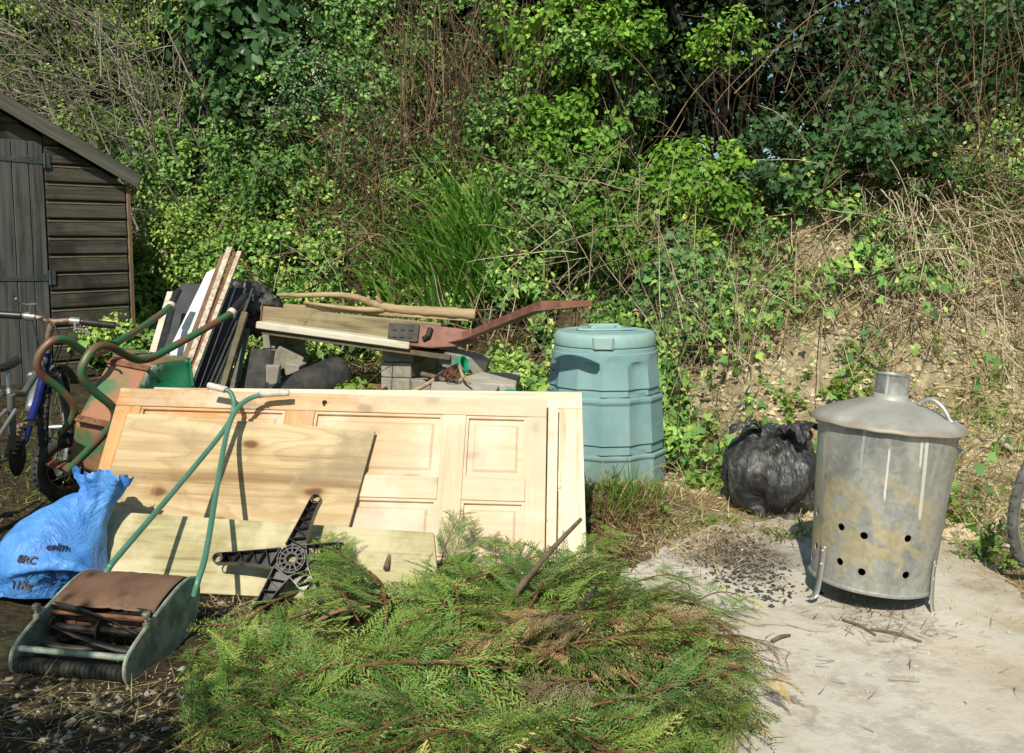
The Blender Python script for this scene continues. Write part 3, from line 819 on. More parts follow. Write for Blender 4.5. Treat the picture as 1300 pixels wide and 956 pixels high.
# ------------------------------------------------------------------ doors laid against the rubble
UD = Vector((0, .622, .783)).normalized(); ND = Vector((0, -.783, .622)).normalized(); P0 = Vector((0, 3.80, .0))
def dpl(px, py, off=0.0):
    return plane_hit(px, py, P0 + ND * off, ND)
def panel_door(root, Mx, Lx, Wy, th, stiles, rails, munt, mats, skip=()):
    """frame in local x (length), y (width), z (thickness)"""
    wx, wy = mats
    for (a, b_) in stiles:
        MB().bx((0, a, 0), (Lx, b_, th)).build('stile', wx, root, M=Mx, bevel=.003)
    ya, yb = stiles[0][1], stiles[-1][0]
    for (a, b_) in rails:
        MB().bx((a, ya + .0005, .001), (b_, yb - .0005, th - .001)).build('rail', wy, root, M=Mx, bevel=.003)
    for i in range(len(rails) - 1):
        xa, xb = rails[i][1], rails[i + 1][0]
        if xb - xa < .05: continue
        MB().bx((xa + .0005, munt[0], .001), (xb - .0005, munt[1], th - .001)).build('muntin', wx, root, M=Mx, bevel=.003)
        for (a, b_) in ((ya, munt[0]), (munt[1], yb)):
            if b_ - a < .06: continue
            p = MB()
            p.bx((xa, a, .008), (xb, b_, .018))
            g, e = .035, .045
            p.add([(xa + g, a + g, .018), (xb - g, a + g, .018), (xb - g, b_ - g, .018), (xa + g, b_ - g, .018),
                   (xa + e, a + e, .027), (xb - e, a + e, .027), (xb - e, b_ - e, .027), (xa + e, b_ - e, .027)],
                  [(0, 1, 5, 4), (1, 2, 6, 5), (2, 3, 7, 6), (3, 0, 4, 7), (4, 5, 6, 7)])
            # moulding strip round the opening
            for q in ((xa, a, xb, a + .012), (xa, b_ - .012, xb, b_), (xa, a + .012, xa + .012, b_ - .012), (xb - .012, a + .012, xb, b_ - .012)):
                p.bx((q[0], q[1], .0182), (q[2], q[3], .032))
            p.build('panel', wx, root, M=Mx, bevel=.0015)

back = T('pale_panel_door', 'bleached pine panel door lying underneath, its top edge and right end showing', 'door', (-.6, 3.7, .0))
BLb = dpl(738, 503, -.045); Lb = 1.86
xb = Vector((1, 0, 0)) - UD * .012; xb.normalize()
yb = ND.cross(xb).normalized()
Wb = .84
oB = BLb - yb * Wb - xb * Lb
Mb = frame(oB, xb, y=yb)
panel_door(back, Mb, Lb, Wb, .04, [(0, .10), (Wb - .085, Wb)], [(0, .1), (.7, .8), (Lb - .098, Lb)], (Wb / 2 - .04, Wb / 2 + .04), (M['pale_pine'], M['pale_pine_y']))

front = T('pine_door', 'orange stripped pine panel door lying on its side, half covered by plywood', 'door', (-.8, 3.7, .02))
tl = dpl(157, 498, .02); tr = dpl(694, 513, .02)
xd = (tr - tl).normalized(); yd = ND.cross(xd).normalized()
Wf = .80
oF = tl - yd * Wf
Mf = frame(oF, xd, y=yd)
Lf = (tr - tl).length
def lx(px, py): return (Mf.inverted() @ dpl(px, py, .06)).x
def ly(px, py): return (Mf.inverted() @ dpl(px, py, .06)).y
r3 = (lx(566, 560), lx(590, 560)); r4 = (lx(668, 570), Lf - .0)
panel_door(front, Mf, Lf, Wf, .04, [(0, .10), (Wf - .085, Wf)],
           [(0, .11), (lx(360, 533), lx(398, 533)), (r3[0] - .02, r3[1] + .0), (r4[0], Lf)],
           (ly(620, 635), ly(620, 607)), (M['door_pine'], M['door_pine_y']))
# keyhole on the top stile
kx, ky = lx(411, 518), Wf - .045
MB().lathe([(.0, 0), (.011, 0), (.011, .0015), (0, .0015)], 14, Matrix.Translation((kx, ky, .0405))).bx((kx - .004, ky - .018, .0402), (kx + .004, ky - .004, .0418)).build('keyhole', M['hole'], front, M=Mf)  # black disc and bar painted dark in place of a cut hole
MB().bx((lx(190, 510), Wf - .0005, .006), (lx(260, 510), Wf + .012, .034)).build('lipping', M['door_pine'], front, M=Mf, bevel=.002)

bat = T('wooden_batten', 'thin bare pine batten between the two doors at their right end', 'batten', dpl(700, 700, .0))
slab4('batten_strip', M['pale_pine_y'], bat, dpl(692, 735, .004), dpl(705, 735, .004), dpl(708.5, 520, .004), dpl(696, 520, .004), .03)

ply = T('plywood_sheet', 'weathered plywood sheet with dark knots lying across the doors', 'board', dpl(280, 660, .07))
slab4('sheet', M['ply'], ply, dpl(124, 660, .068), dpl(442, 676, .068), dpl(477, 549, .066), dpl(164, 526, .066), .016, .002)

pk = T('mossy_plank', 'greenish algae stained plank standing along the foot of the doors', 'plank', gnd(330, 765))
pBL, pBR = gnd(112, 748), gnd(560, 772)
slab4('plank_board', M['green_plank'], pk, pBL, pBR, at(560, 700, 3.66), at(112, 650, 3.77), .022, .003)

# ------------------------------------------------------------------ push mower
MO = Vector((-1.118, 2.775, .0))
dD = Vector((.19, .98, 0)).normalized(); dW = Vector((dD.y, -dD.x, 0))
MM = Matrix(((dW.x, dD.x, 0, MO.x), (dW.y, dD.y, 0, MO.y), (0, 0, 1, .0), (0, 0, 0, 1)))   # x across (right plate at 0, left at -.4), y back, z up
mow = T('push_mower', 'old green hand push mower with brown rusted cover and tall tube handles', 'lawn mower', (MO.x - .2, MO.y + .2, 0))
outl = [(0, 0), (-.025, .035), (-.012, .075), (.04, .105), (.12, .135), (.22, .168), (.30, .188), (.36, .19), (.40, .175), (.415, .14), (.405, .09), (.36, .03), (.27, .0), (.12, -.012)]
oc = crv([(a, b_, 0) for a, b_ in outl], 56, True)
for x0 in (-.012, -.385):
    p = MB()
    tm = Matrix(((0, 0, 1, x0), (1, 0, 0, 0), (0, 1, 0, 0), (0, 0, 0, 1)))
    p.prism([(q.x, q.y) for q in oc], 0, .008, tm)
    rim = [(x0 + .004, q.x, q.y) for q in oc]
    p.tube(rim, .006, 6, closed=True)
    sp = p.build('side_plate', M['mower_plate'], mow, M=MM, smooth=35)
    bl = MB()
    zc = Matrix.Translation((x0 + .004, .10, .128))
    bl.lathe([(.0, 0), (.011, 0), (.011, .012), (.006, .014), (.006, .03), (.012, .032), (.013, .042), (.009, .046), (0, .046)], 12, zc)
    bl.build('bolt', M['bolt'], sp, M=MM, smooth=35)
cv = MB()
prof = [(.165, .150), (.20, .168), (.26, .186), (.32, .197), (.36, .195), (.385, .182), (.40, .155), (.402, .12)]
pc = crv([(0, a, b_) for a, b_ in prof], 28)
def deckp(u, v):
    q = pc[min(len(pc) - 1, int(round(v * (len(pc) - 1))))]
    x = -.378 + u * .356
    e = (n1(u * 9, v * 3, 1, 1.5, 2) - .5) * .012
    if v < .05: e += (n1(u * 30, 0, 2, 1, 2) - .5) * .01
    return (x, q.y + (e if v < .06 else 0), q.z + e * .7 - .012 * abs(u - .5) ** 2)
cv.grid(deckp, 24, len(pc))
cv.build('cover', M['rust_brown'], mow, M=MM, smooth=50, solid=.004)
cb = MB().tube([(-.385, .012, .068), (-.008, .012, .068)], .010, 10)
cb.build('cross_bar', M['mower_plate'], mow, M=MM, smooth=40)
rl = MB()
for i in range(7):
    xa = -.37 + i * .051
    for q in range(3): rl.lathe([(.021, 0), (.0245, .003), (.0245, .011), (.021, .014)], 16, Matrix.Translation((xa + q * .0165, -.004, .026)) @ Matrix.Rotation(PI / 2, 4, 'Y'), caps=False)
rl.tube([(-.38, -.004, .026), (-.012, -.004, .026)], .0215, 16)
rl.build('roller', M['mower_dark'], mow, M=MM, smooth=40)
re = MB()
re.tube([(-.385, .15, .085), (-.008, .15, .085)], .010, 8)
for kx in (-.36, -.2, -.03):
    re.lathe([(.0, 0), (.03, 0), (.03, .006), (0, .006)], 14, Matrix.Translation((kx, .15, .085)) @ Matrix.Rotation(PI / 2, 4, 'Y'))
for j in range(5):
    a0 = j * 2 * PI / 5
    def bl_(u, v, a0=a0):
        a = a0 + u * 1.5
        r = .052 + v * .022
        return (-.37 + u * .345, .15 + r * math.cos(a), .085 + r * math.sin(a))
    re.grid(bl_, 18, 2)
re.build('cutting_reel', M['mower_dark'], mow, M=MM, solid=.003, smooth=40)
MB().bx((-.38, .05, .012), (-.01, .17, .02)).build('bed_plate', M['mower_dark'], mow, M=MM, bevel=.002)
dr_ = MB().tube([(-.36, .275, .085), (-.03, .275, .085)], .072, 24)
for q in (-.33, -.2, -.07): dr_.tube([(q - .012, .275, .085), (q + .012, .275, .085)], .077, 24)
dr_.build('rear_drum', M['rust_brown'], mow, M=MM, smooth=40)
MB().tube([(-.385, .165, .125), (-.008, .165, .125)], .007, 8).build('tie_rod', M['rust'], mow, M=MM)
hb = MB().tube([(-.385, .33, .10), (-.008, .33, .10)], .011, 8)
hb.build('axle', M['mower_dark'], mow, M=MM)
for pts, gi in (([(132, 731, 3.17), (138, 722, 3.19), (150, 706, 3.24), (222, 622, 3.62), (285, 545, 3.985), (297, 517, 4.07), (293, 499, 4.11), (284, 494, 4.12), (264, 489.5, 4.125)], 7),
                ([(246, 757, 3.13), (252, 735, 3.15), (262, 700, 3.26), (276, 615, 3.62), (288, 550, 3.93), (299, 522, 4.035), (315, 507, 4.10), (336, 500, 4.135), (367, 498.5, 4.145)], 7)):
    P = [at(*p) for p in pts]
    hd = MB().tube(crv(P[:gi + 1], 56), .0105, 12).build('handle', M['mower_tube'], mow, smooth=40)
    MB().tube(crv([P[gi - 1].lerp(P[gi], .7), P[gi], P[gi + 1]], 10), [.0145, .0155, .0145, .0155, .0145, .0155, .0145, .0155, .0145, .0155, .0145][:len(crv([P[gi - 1], P[gi], P[gi + 1]], 10))], 12).build('grip', M['grip_white'], hd, smooth=40)

# ------------------------------------------------------------------ plastic star base
sc_ = at(371, 711, 3.40)
xs_ = Vector((1, -.05, .02)).normalized(); zs_ = Vector((.02, -.80, .60)).normalized()
SB = frame(sc_, xs_, z=zs_)
st = T('star_base', 'black plastic five-armed star base with ribbed hub propped against the mossy plank', 'chair base', (sc_.x, sc_.y, .05))
hub = MB()
hub.tube([(.046 * math.cos(a), .046 * math.sin(a), 0) for a in np.linspace(0, 2 * PI, 33)[:-1]], .0042, 6, closed=True)
for rr_, h_ in ((.050, .035), (.040, .03), (.024, .036), (.019, .036)):
    n_ = 32
    for i in range(n_):
        a, b_ = 2 * PI * i / n_, 2 * PI * (i + 1) / n_
        hub.add([(rr_ * math.cos(a), rr_ * math.sin(a), -h_ / 2), (rr_ * math.cos(b_), rr_ * math.sin(b_), -h_ / 2), (rr_ * math.cos(b_), rr_ * math.sin(b_), h_ / 2), (rr_ * math.cos(a), rr_ * math.sin(a), h_ / 2)], [(0, 1, 2, 3)])
for i in range(12):
    a = 2 * PI * i / 12
    hub.bx((.022, -.0015, -.015), (.049, .0015, .016), Matrix.Rotation(a, 4, 'Z'))
hub.build('hub', M['black_plastic'], st, M=SB, solid=.003)
for ang, ln in ((79, .25), (176, .285), (240, .26), (305, .24), (20, .17)):
    a = MB()
    A = Matrix.Rotation(math.radians(ang), 4, 'Z')
    def wv(s): return .018 + .020 * (1 - s) ** 2.2
    def cz(s): return -.045 * s * s
    n_ = 14
    for sgn in (-1, 1):
        V = []; F = []
        for i in range(n_):
            s = i / (n_ - 1); x = .048 + s * (ln - .048)
            V += [(x, sgn * wv(s), cz(s) - .018), (x, sgn * wv(s), cz(s) + .016)]
        F = [(2 * i, 2 * i + 2, 2 * i + 3, 2 * i + 1) for i in range(n_ - 1)]
        a.add(V, F, A)
    V = []
    for i in range(n_):
        s = i / (n_ - 1); x = .048 + s * (ln - .048)
        V += [(x, -wv(s), cz(s) - .017), (x, wv(s), cz(s) - .017)]
    a.add(V, [(2 * i, 2 * i + 1, 2 * i + 3, 2 * i + 2) for i in range(n_ - 1)], A)
    zz = [(.05 + (ln - .06) * i / 9) for i in range(10)]
    for i in range(9):
        s0, s1 = i / 9, (i + 1) / 9; sg = 1 if i % 2 else -1
        a.add([(zz[i], sg * wv(s0), cz(s0) - .015), (zz[i + 1], -sg * wv(s1), cz(s1) - .015), (zz[i + 1], -sg * wv(s1), cz(s1) + .014), (zz[i], sg * wv(s0), cz(s0) + .014)], [(0, 1, 2, 3)], A)
    ring = [(ln + .018 * math.cos(t_), .018 * math.sin(t_)) for t_ in np.linspace(0, 2 * PI, 15)[:-1]]
    for i in range(14):
        p, q = ring[i], ring[(i + 1) % 14]
        a.add([(p[0], p[1], -.063), (q[0], q[1], -.063), (q[0], q[1], -.028), (p[0], p[1], -.028)], [(0, 1, 2, 3)], A)
    a.build('arm', M['black_plastic'], st, M=SB, solid=.003)
# ------------------------------------------------------------------ compost bin
B = gnd(766, 601); B.z = hz(B.x, B.y) * .3
CBM = Matrix.Translation(B) @ Matrix.Rotation(.1, 4, 'Z')
cbn = T('compost_bin', 'tall blue-green plastic compost bin with pleated sides and round lid', 'compost bin', B)
NF = 14
body = MB()
NV = NF * 6
def bin_r(rb, i, fl):
    f = (i % 6) / 6.0; seg = i // 6
    chord = math.cos(PI / NF) / math.cos((f - .5) * 2 * PI / NF)
    # every other face is set back a little, so the sides read as pleats
    e = .013 * math.sin(PI * min(1, max(0, f * 1.0))) if seg % 2 else 0
    return rb * (fl * chord + (1 - fl)) - e * fl
def bin_tier(z0, z1, r0, r1, arch):
    V = []
    vs = [0, .012, .035, .15, .165, .18, .25, .4, .55, .66, .74, .8, .86, .92, .965, .985, 1.0]
    for v in vs:
        z = z0 + (z1 - z0) * v; rb = r0 + (r1 - r0) * v
        if v < .16: rb -= .011
        if v > .97: rb -= .006
        elif v > .9 and not arch: rb += .009
        for i in range(NV):
            seg = (i + 3) // 6
            fl = 1.0
            if arch:
                top = .82 if (i // 6) % 2 else .95
                f = (i % 6) / 6.0
                top -= .16 * (2 * abs(f - .5)) ** 2
                fl = float(1 - smooth(top - .12, top + .02, v))
            a_ = 2 * PI * i / NV
            r_ = bin_r(rb, i, fl)
            V.append((r_ * math.cos(a_), r_ * math.sin(a_), z))
    F = []
    for j in range(len(vs) - 1):
        for i in range(NV):
            k = (i + 1) % NV
            F.append((j * NV + i, j * NV + k, (j + 1) * NV + k, (j + 1) * NV + i))
    body.add(V, F)
bin_tier(-.06, .168, .354, .342, False)
bin_tier(.172, .470, .340, .318, False)
bin_tier(.474, .70, .316, .286, True)
body.lathe([(.316, .150), (.316, .19)], 64, caps=False)
body.lathe([(.296, .455), (.296, .49)], 64, caps=False)
body.lathe([(.280, .698), (.277, .716), (.268, .724), (.25, .726)], 64, caps=False)
body.build('body', M['compost'], cbn, M=CBM, smooth=24)
ld = MB()
ld.lathe([(.258, .722), (.276, .724), (.279, .735), (.277, .768), (.271, .786), (.259, .797), (.244, .800), (.236, .795), (.20, .794), (.17, .797), (.0, .801)], 64)
fd = Matrix.Rotation(-PI / 2 - .12 - .1, 4, 'Z')
ld.prism([(.270, -.060), (.289, -.045), (.289, .045), (.270, .060)], .722, .784, fd)
lid = ld.build('lid', M['compost_lid'], cbn, M=CBM, smooth=35, bevel=.004)
hm = MB()
Lc = [(-.155, -.035), (-.08, -.06), (.08, -.06), (.155, -.035), (.155, .035), (.08, .06), (-.08, .06), (-.155, .035)]
hm.prism(Lc, .800, .812)
hm.bx((-.085, .022, .808), (.085, .05, .832)).bx((-.085, -.05, .808), (-.055, .05, .826)).bx((.055, -.05, .808), (.085, .05, .826))
hm.build('lid_handle', M['compost_lid'], lid, M=CBM, bevel=.008, seg=3)

# ------------------------------------------------------------------ incinerator
IB = gnd(1103, 731, SLAB_Z + .075); IB.z = SLAB_Z
IM = Matrix.Translation(IB) @ Matrix.Rotation(math.radians(4.7), 4, 'Y') @ Matrix.Rotation(math.radians(-1.5), 4, 'X') @ Matrix.Scale(.95, 4)
inc = T('garden_incinerator', 'galvanised garden incinerator bin with ochre heat stains, domed lid and chimney', 'incinerator', IB)
HB, HT = .075, .662
bd = MB()
def ib(r, z, a):
    e = 1 + .006 * math.sin(3 * a + z * 7) + .004 * math.sin(7 * a - z * 15)
    return (r * e * math.cos(a), r * e * math.sin(a), z)
prof = [(.208, HB - .012), (.222, HB - .008), (.224, HB), (.217, HB + .006)]
for i in range(17): prof.append((.217 + .031 * i / 16, HB + .008 + (HT - HB - .012) * i / 16))
prof += [(.254, HT), (.250, HT + .005)]
bd.lathe(prof, 72, fn=ib, caps=False)
bo = bd.build('body', None, inc, M=IM, smooth=40)
bo.data.materials.append(M['galv'])
sm = bo.modifiers.new('solid', 'SOLIDIFY'); sm.thickness = .004; sm.offset = -1
cut = MB()
hv = []
for (px, py) in ((1068, 669), (1097, 680), (1153, 684), (1066, 713), (1094, 726), (1150, 730), (1037, 651), (1036, 693)):
    hv.append((px, py))
Iinv = IM.inverted()
cam_l = Iinv @ Vector((0, 0, CAM_H))
hang = []
for (px, py) in hv:
    dl = (Iinv.to_3x3() @ ray(px, py)).normalized()
    best = None
    for s in np.arange(2.6, 4.4, .002):
        q = cam_l + dl * s
        r = .217 + .031 * (q.z - HB) / (HT - HB)
        if math.hypot(q.x, q.y) <= r: best = q; break
    if best is not None: hang.append((math.atan2(best.y, best.x), best.z))
for k_ in range(5):
    hang.append((.7 + k_ * .52, .235)); hang.append((.95 + k_ * .52, .125))
for a, z in hang:
    cut.tube([(.15 * math.cos(a), .15 * math.sin(a), z), (.32 * math.cos(a), .32 * math.sin(a), z)], .0135, 14)
co_ = link('cutter', cut.mesh('cutter'), None, None, IM)
bm_ = bo.modifiers.new('bool', 'BOOLEAN'); bm_.operation = 'DIFFERENCE'; bm_.object = co_; bm_.solver = 'EXACT'
dg = bpy.context.evaluated_depsgraph_get()
me2 = bpy.data.meshes.new_from_object(bo.evaluated_get(dg))
bo.modifiers.clear(); bo.data = me2
if not me2.materials: me2.materials.append(M['galv'])
bpy.data.objects.remove(co_)
MB().lathe([(.0, HB + .012), (.215, HB + .012)], 48, caps=False).build('floor_plate', M['hole'], inc, M=IM)
# lid
ldm = MB()
def lf(r, z, a):
    wv_ = 0
    if r > .10:
        wv_ = .0045 * math.sin(13 * a + 1.1 * math.sin(3 * a)) * ((r - .10) / .16) ** 3 * (1 if r < .262 else .2)
    return (r * math.cos(a), r * math.sin(a), z + wv_)
LZ = HT + .004
ldm.lathe([(.252, LZ - .008), (.269, LZ - .010), (.275, LZ - .006), (.274, LZ + .001), (.269, LZ + .007), (.256, LZ + .0146), (.240, LZ + .0232), (.222, LZ + .0327), (.20, LZ + .0421), (.17, LZ + .0542), (.13, LZ + .0679), (.09, LZ + .0791), (.064, LZ + .0851), (.058, LZ + .108)], 120, fn=lf, caps=False)
li = ldm.build('lid', M['galv_lid'], inc, M=IM, smooth=60, solid=.002)
ch = MB().lathe([(.066, LZ + .084), (.0595, LZ + .092), (.0595, LZ + .174), (.0615, LZ + .176), (.0615, LZ + .180), (.058, LZ + .180), (.0555, LZ + .174), (.0555, LZ + .08)], 40, caps=False)
ch.build('chimney', M['galv'], li, M=IM, smooth=40)
MB().lathe([(.0, LZ + .11), (.0555, LZ + .11)], 24, caps=False).build('chimney_inside', M['hole'], li, M=IM)  # black disc painting the darkness down the flue
hp = crv([(.105, .0, LZ + .082), (.115, 0, LZ + .092), (.138, 0, LZ + .106), (.165, 0, LZ + .100), (.192, 0, LZ + .080), (.210, 0, LZ + .056), (.218, 0, LZ + .042), (.228, 0, LZ + .034)], 28)
hs = MB()
V = []
for q in hp: V += [(q.x, -.014, q.z), (q.x, .014, q.z)]
hs.tube(hp, .0085, 10, M=Matrix.Rotation(math.radians(-42), 4, 'Z'))
hs.build('lid_handle', M['galv_plain'], li, M=IM, smooth=40)
for a in (6, 100):
    g = MB(); A = Matrix.Rotation(math.radians(a), 4, 'Z')
    g.tube(crv([(.246, -.055, .575), (.262, -.055, .576), (.292, -.04, .578), (.302, 0, .578), (.292, .04, .578), (.262, .055, .576), (.246, .055, .575)], 30), .0055, 8, M=A)
    for s in (-1, 1): g.bx((.243, s * .055 - .014, .560), (.25, s * .055 + .014, .59), A)
    g.build('side_handle', M['galv_plain'], inc, M=IM, smooth=40)
for a in (199, -43, 80):
    g = MB(); A = Matrix.Rotation(math.radians(a), 4, 'Z')
    pth = [(.228, 0, .20), (.226, 0, .15), (.228, 0, .09), (.231, 0, .05), (.238, 0, .016), (.250, 0, .005), (.266, 0, .002)]
    pth = crv(pth, 24)
    V = []
    for q in pth: V += [(q.x, -.015, q.z), (q.x, .015, q.z)]
    g.add(V, [(2 * i, 2 * i + 1, 2 * i + 3, 2 * i + 2) for i in range(len(pth) - 1)], A)
    for z in (.18, .13): g.lathe([(.005, 0), (.003, .003), (0, .004)], 8, A @ Matrix.Translation((.2285, 0, z)) @ Matrix.Rotation(PI / 2, 4, 'Y'))
    g.build('leg', M['galv_plain'], inc, M=IM, solid=.003, smooth=40)

# white run marks are in the galvanised material (object space: body frame = world here)
# ------------------------------------------------------------------ bags
def bag_mesh(fn, nu, nv):
    return MB().grid(fn, nu, nv, wrapu=True)
bb = gnd(990, 656); gz = hz(bb.x, bb.y + .11)
bbg = T('black_bin_bag', 'full black plastic refuse sack slumped on the bank beside the incinerator', 'refuse sack', (bb.x, bb.y + .11, gz))
def bf(u, v):
    a = u * 2 * PI
    th = v * PI                                     # 0 foot, PI top
    st_, ct = math.sin(th), -math.cos(th)
    z = .215 + .225 * (abs(ct) ** .8) * (1 if ct > 0 else -1)
    r = .225 * st_ ** .55
    if ct > 0: r *= 1 - .16 * ct
    d = (math.cos(a) * st_, math.sin(a) * st_, ct)
    big = (n1(d[0], d[1], d[2], 1.5, 2, 3) - .5) * .17
    mid = (n1(d[0], d[1], d[2] * .8, 3.4, 3, 9) - .5) * .06
    rid = -abs(n1(d[0] * 1.5, d[1] * 1.5, d[2] * .8, 2.0, 2, 14) - .5) * .10
    k_ = min(1, st_ * 2.2)
    rr_ = max(0, r + (big + mid + rid + .03) * k_)
    up = (n1(d[0] * 1.3, d[1] * 1.3, 3, 2.0, 3, 5) - .5) * .10 * smooth(.2, .9, ct)
    sq = 1 + .22 * smooth(.55, .95, ct) * math.cos(a) ** 2
    return (rr_ * math.cos(a) * .86 * sq - .01, rr_ * math.sin(a) * .95 + .05 * v, z + float(up) - .02)
bag_mesh(bf, 120, 90).build('sack', M['bag_black'], bbg, M=Matrix.Translation((bb.x, bb.y + .11, gz - .02)), smooth=180)
for k_, (dx, dy, ln, an) in enumerate(((-.13, -.04, .15, 2.9), (.13, -.05, .15, .2), (.02, -.08, .12, -.9))):
    def flap(u, v, dx=dx, dy=dy, ln=ln, an=an, k_=k_):
        r = v * ln; w_ = .13 * (1 - .3 * v)
        s = (u - .5) * w_
        z = .405 + .03 * math.sin(v * 2.4) + (n1(u * 3, v * 3, k_, 1.6, 3) - .5) * .09 - .05 * v * v
        return (dx * .6 + r * math.cos(an) - s * math.sin(an), dy + r * math.sin(an) + s * math.cos(an), z)
    MB().grid(flap, 16, 14).build('folded_flap', M['bag_black'], bbg, M=Matrix.Translation((bb.x, bb.y + .11, gz)), smooth=180, solid=.002)

# blue sack
cl = [(60, 776, 3.42, .03), (58, 750, 3.46, .165), (66, 716, 3.52, .190), (84, 684, 3.57, .150), (103, 658, 3.61, .100), (118, 640, 3.63, .066), (124, 629, 3.64, .060), (128, 618, 3.65, .074), (131, 603, 3.66, .090)]
P = [at(a, b_, c_) for a, b_, c_, _ in cl]; P[0].z = .02
RR = [max(.02, q[3] * .93) for q in cl]
N_ = 72
CC = crv(P, N_); Rv = [v.x for v in crv([(r, 0, 0) for r in RR], N_)]
n_ = min(len(CC), len(Rv)); CC = CC[:n_]; Rv = Rv[:n_]
blu = T('blue_plastic_sack', 'crumpled blue plastic sack with twisted neck and faded printed weight', 'plastic sack', (P[0].x, P[0].y, 0))
cs = []
for i in range(n_):
    tn = (CC[min(i + 1, n_ - 1)] - CC[max(i - 1, 0)]).normalized()
    if i < 8: tn = Vector((0, .2, 1)).normalized()
    u_ = tn.cross(Vector((0, 1, 0))).normalized(); cs.append((u_, tn.cross(u_)))
def blf(u, v):
    j = min(n_ - 1, int(round(v * (n_ - 1))))
    a = u * 2 * PI; u_, w_ = cs[j]
    r = Rv[j]
    Pn = (math.cos(a) * 1.6, math.sin(a) * 1.6, v * 4.0)
    ridge = abs(n1(*Pn, 1.0, 3, 2) - .5) * .34 + abs(n1(Pn[0], Pn[1], Pn[2] * .35, 2.6, 2, 6) - .5) * .10
    pl = .10 * math.sin(7 * a + 5 * v) * smooth(.45, .75, v) * (1 if v < .93 else 1.6)
    rr_ = r * (1.0 + pl - ridge * 1.2 + .12)
    edge = 0
    if v > .93: edge = (n1(math.cos(a) * 3, math.sin(a) * 3, 0, 1.5, 3) - .5) * .09 * (v - .93) / .07
    q = CC[j] + (u_ * math.cos(a) * 1.12 + w_ * math.sin(a) * .80) * float(rr_) + Vector((0, 0, edge))
    if q.z < .015: q.z = .015 + (q.z - .015) * .1
    return q
blm = bag_mesh(blf, 110, n_)
bl_o = blm.build('sack', M['bag_blue'], blu, smooth=180)
bvh = BVHTree.FromPolygons([tuple(v) for v in blm.v], blm.f)
def print_on(txt, px, py, hpx, Y, ang=0, font_shear=0):
    fc = bpy.data.curves.new('lettering', 'FONT'); fc.body = txt; fc.size = 1.0; fc.resolution_u = 3; fc.offset = .035; fc.shear = font_shear
    fo = bpy.data.objects.new('tmp', fc); COL.objects.link(fo)
    dgx = bpy.context.evaluated_depsgraph_get(); dgx.update()
    me = bpy.data.meshes.new_from_object(fo.evaluated_get(dgx)); bpy.data.objects.remove(fo)
    bm = bmesh.new(); bm.from_mesh(me)
    bmesh.ops.triangulate(bm, faces=bm.faces); bmesh.ops.subdivide_edges(bm, edges=bm.edges, cuts=3)
    bm.to_mesh(me); bm.free()
    c = at(px, py, Y); sc_ = hpx * Y / FPX / .7
    # project along the local surface normal of the sack
    hit = bvh.ray_cast(Vector((c.x, c.y - 1.0, c.z)) , Vector((0, 1, 0)))
    nrm = hit[1] if hit[0] is not None else Vector((0, -1, .3))
    if nrm.y > 0: nrm = -nrm
    nrm = (nrm * .4 + Vector((0, -.85, .3)) * .6).normalized()
    cc = hit[0] if hit[0] is not None else c
    xa = Vector((math.cos(ang), 0, math.sin(ang))); xa = (xa - nrm * xa.dot(nrm)).normalized(); ya = nrm.cross(xa)
    for v in me.vertices:
        p = cc + xa * v.co.x * sc_ + ya * v.co.y * sc_
        dmin = None
        for (ex, ey) in ((0, 0), (.014, 0), (-.014, 0), (0, .014), (0, -.014), (.009, .009), (-.009, -.009)):
            h = bvh.ray_cast(p + xa * ex + ya * ey + nrm * .3, -nrm)
            if h[0] is not None and (dmin is None or h[3] < dmin): dmin = h[3]
        v.co = p + nrm * (.3 - dmin + .004) if dmin is not None else p
    o = link('printed_text', me, M['print'], bl_o); return o
print_on('11Kg', 14, 748, 10, 3.36, -.04)
print_on('8RC', 19, 716, 10, 3.36, -.12)
print_on('onlm', 50, 704, 9, 3.36, .06)

# ------------------------------------------------------------------ wheels
def wheel(root, Mx, R, tr, mt, mr, ns=28, hub_r=.02, spoke_r=.0012, width=.02):
    ty = MB()
    n = 72
    ring = [(R * math.cos(2 * PI * i / n), 0, R * math.sin(2 * PI * i / n)) for i in range(n)]
    ty.tube(ring, tr, 12, closed=True)
    for i in range(n):
        a = 2 * PI * i / n
        A = Matrix.Rotation(-a, 4, 'Y')
        s = (.4 if i % 2 else -.4) * tr
        ty.box((R + tr * .96, s, 0), (tr * .28, tr * .75, R * 2 * PI / n * .55), A)
    ty.build('tyre', mt, root, M=Mx, smooth=40)
    rm = MB()
    n = 64
    rp = [(R - tr * .55, width * .55), (R - tr * .55 - .016, width * .45), (R - tr * .55 - .018, 0), (R - tr * .55 - .016, -width * .45), (R - tr * .55, -width * .55)]
    rm.lathe(rp, 64, Matrix.Rotation(PI / 2, 4, 'X'), caps=False)
    ri = rm.build('rim', mr, root, M=Mx, smooth=40, solid=.002)
    hb_ = MB().tube([(0, -.045, 0), (0, -.04, 0), (0, -.035, 0), (0, .035, 0), (0, .04, 0), (0, .045, 0)], [hub_r * .5, hub_r, hub_r * .7, hub_r * .7, hub_r, hub_r * .5], 14)
    hb_.build('hub', M['chrome'], root, M=Mx, smooth=40)
    s = MB()
    for i in range(ns):
        a = 2 * PI * i / ns; sd_ = .03 if i % 2 else -.03
        o_ = a + (.5 if (i // 2) % 2 else -.5)
        s.tube([(hub_r * math.cos(o_), sd_, hub_r * math.sin(o_)), ((R - tr * .6 - .012) * math.cos(a), 0, (R - tr * .6 - .012) * math.sin(a))], spoke_r, 5)
    s.build('spokes', M['chrome'], root, M=Mx)
wc = at(1346, 634, 3.62)
wr = .285
wz = hz(wc.x, wc.y) + .02
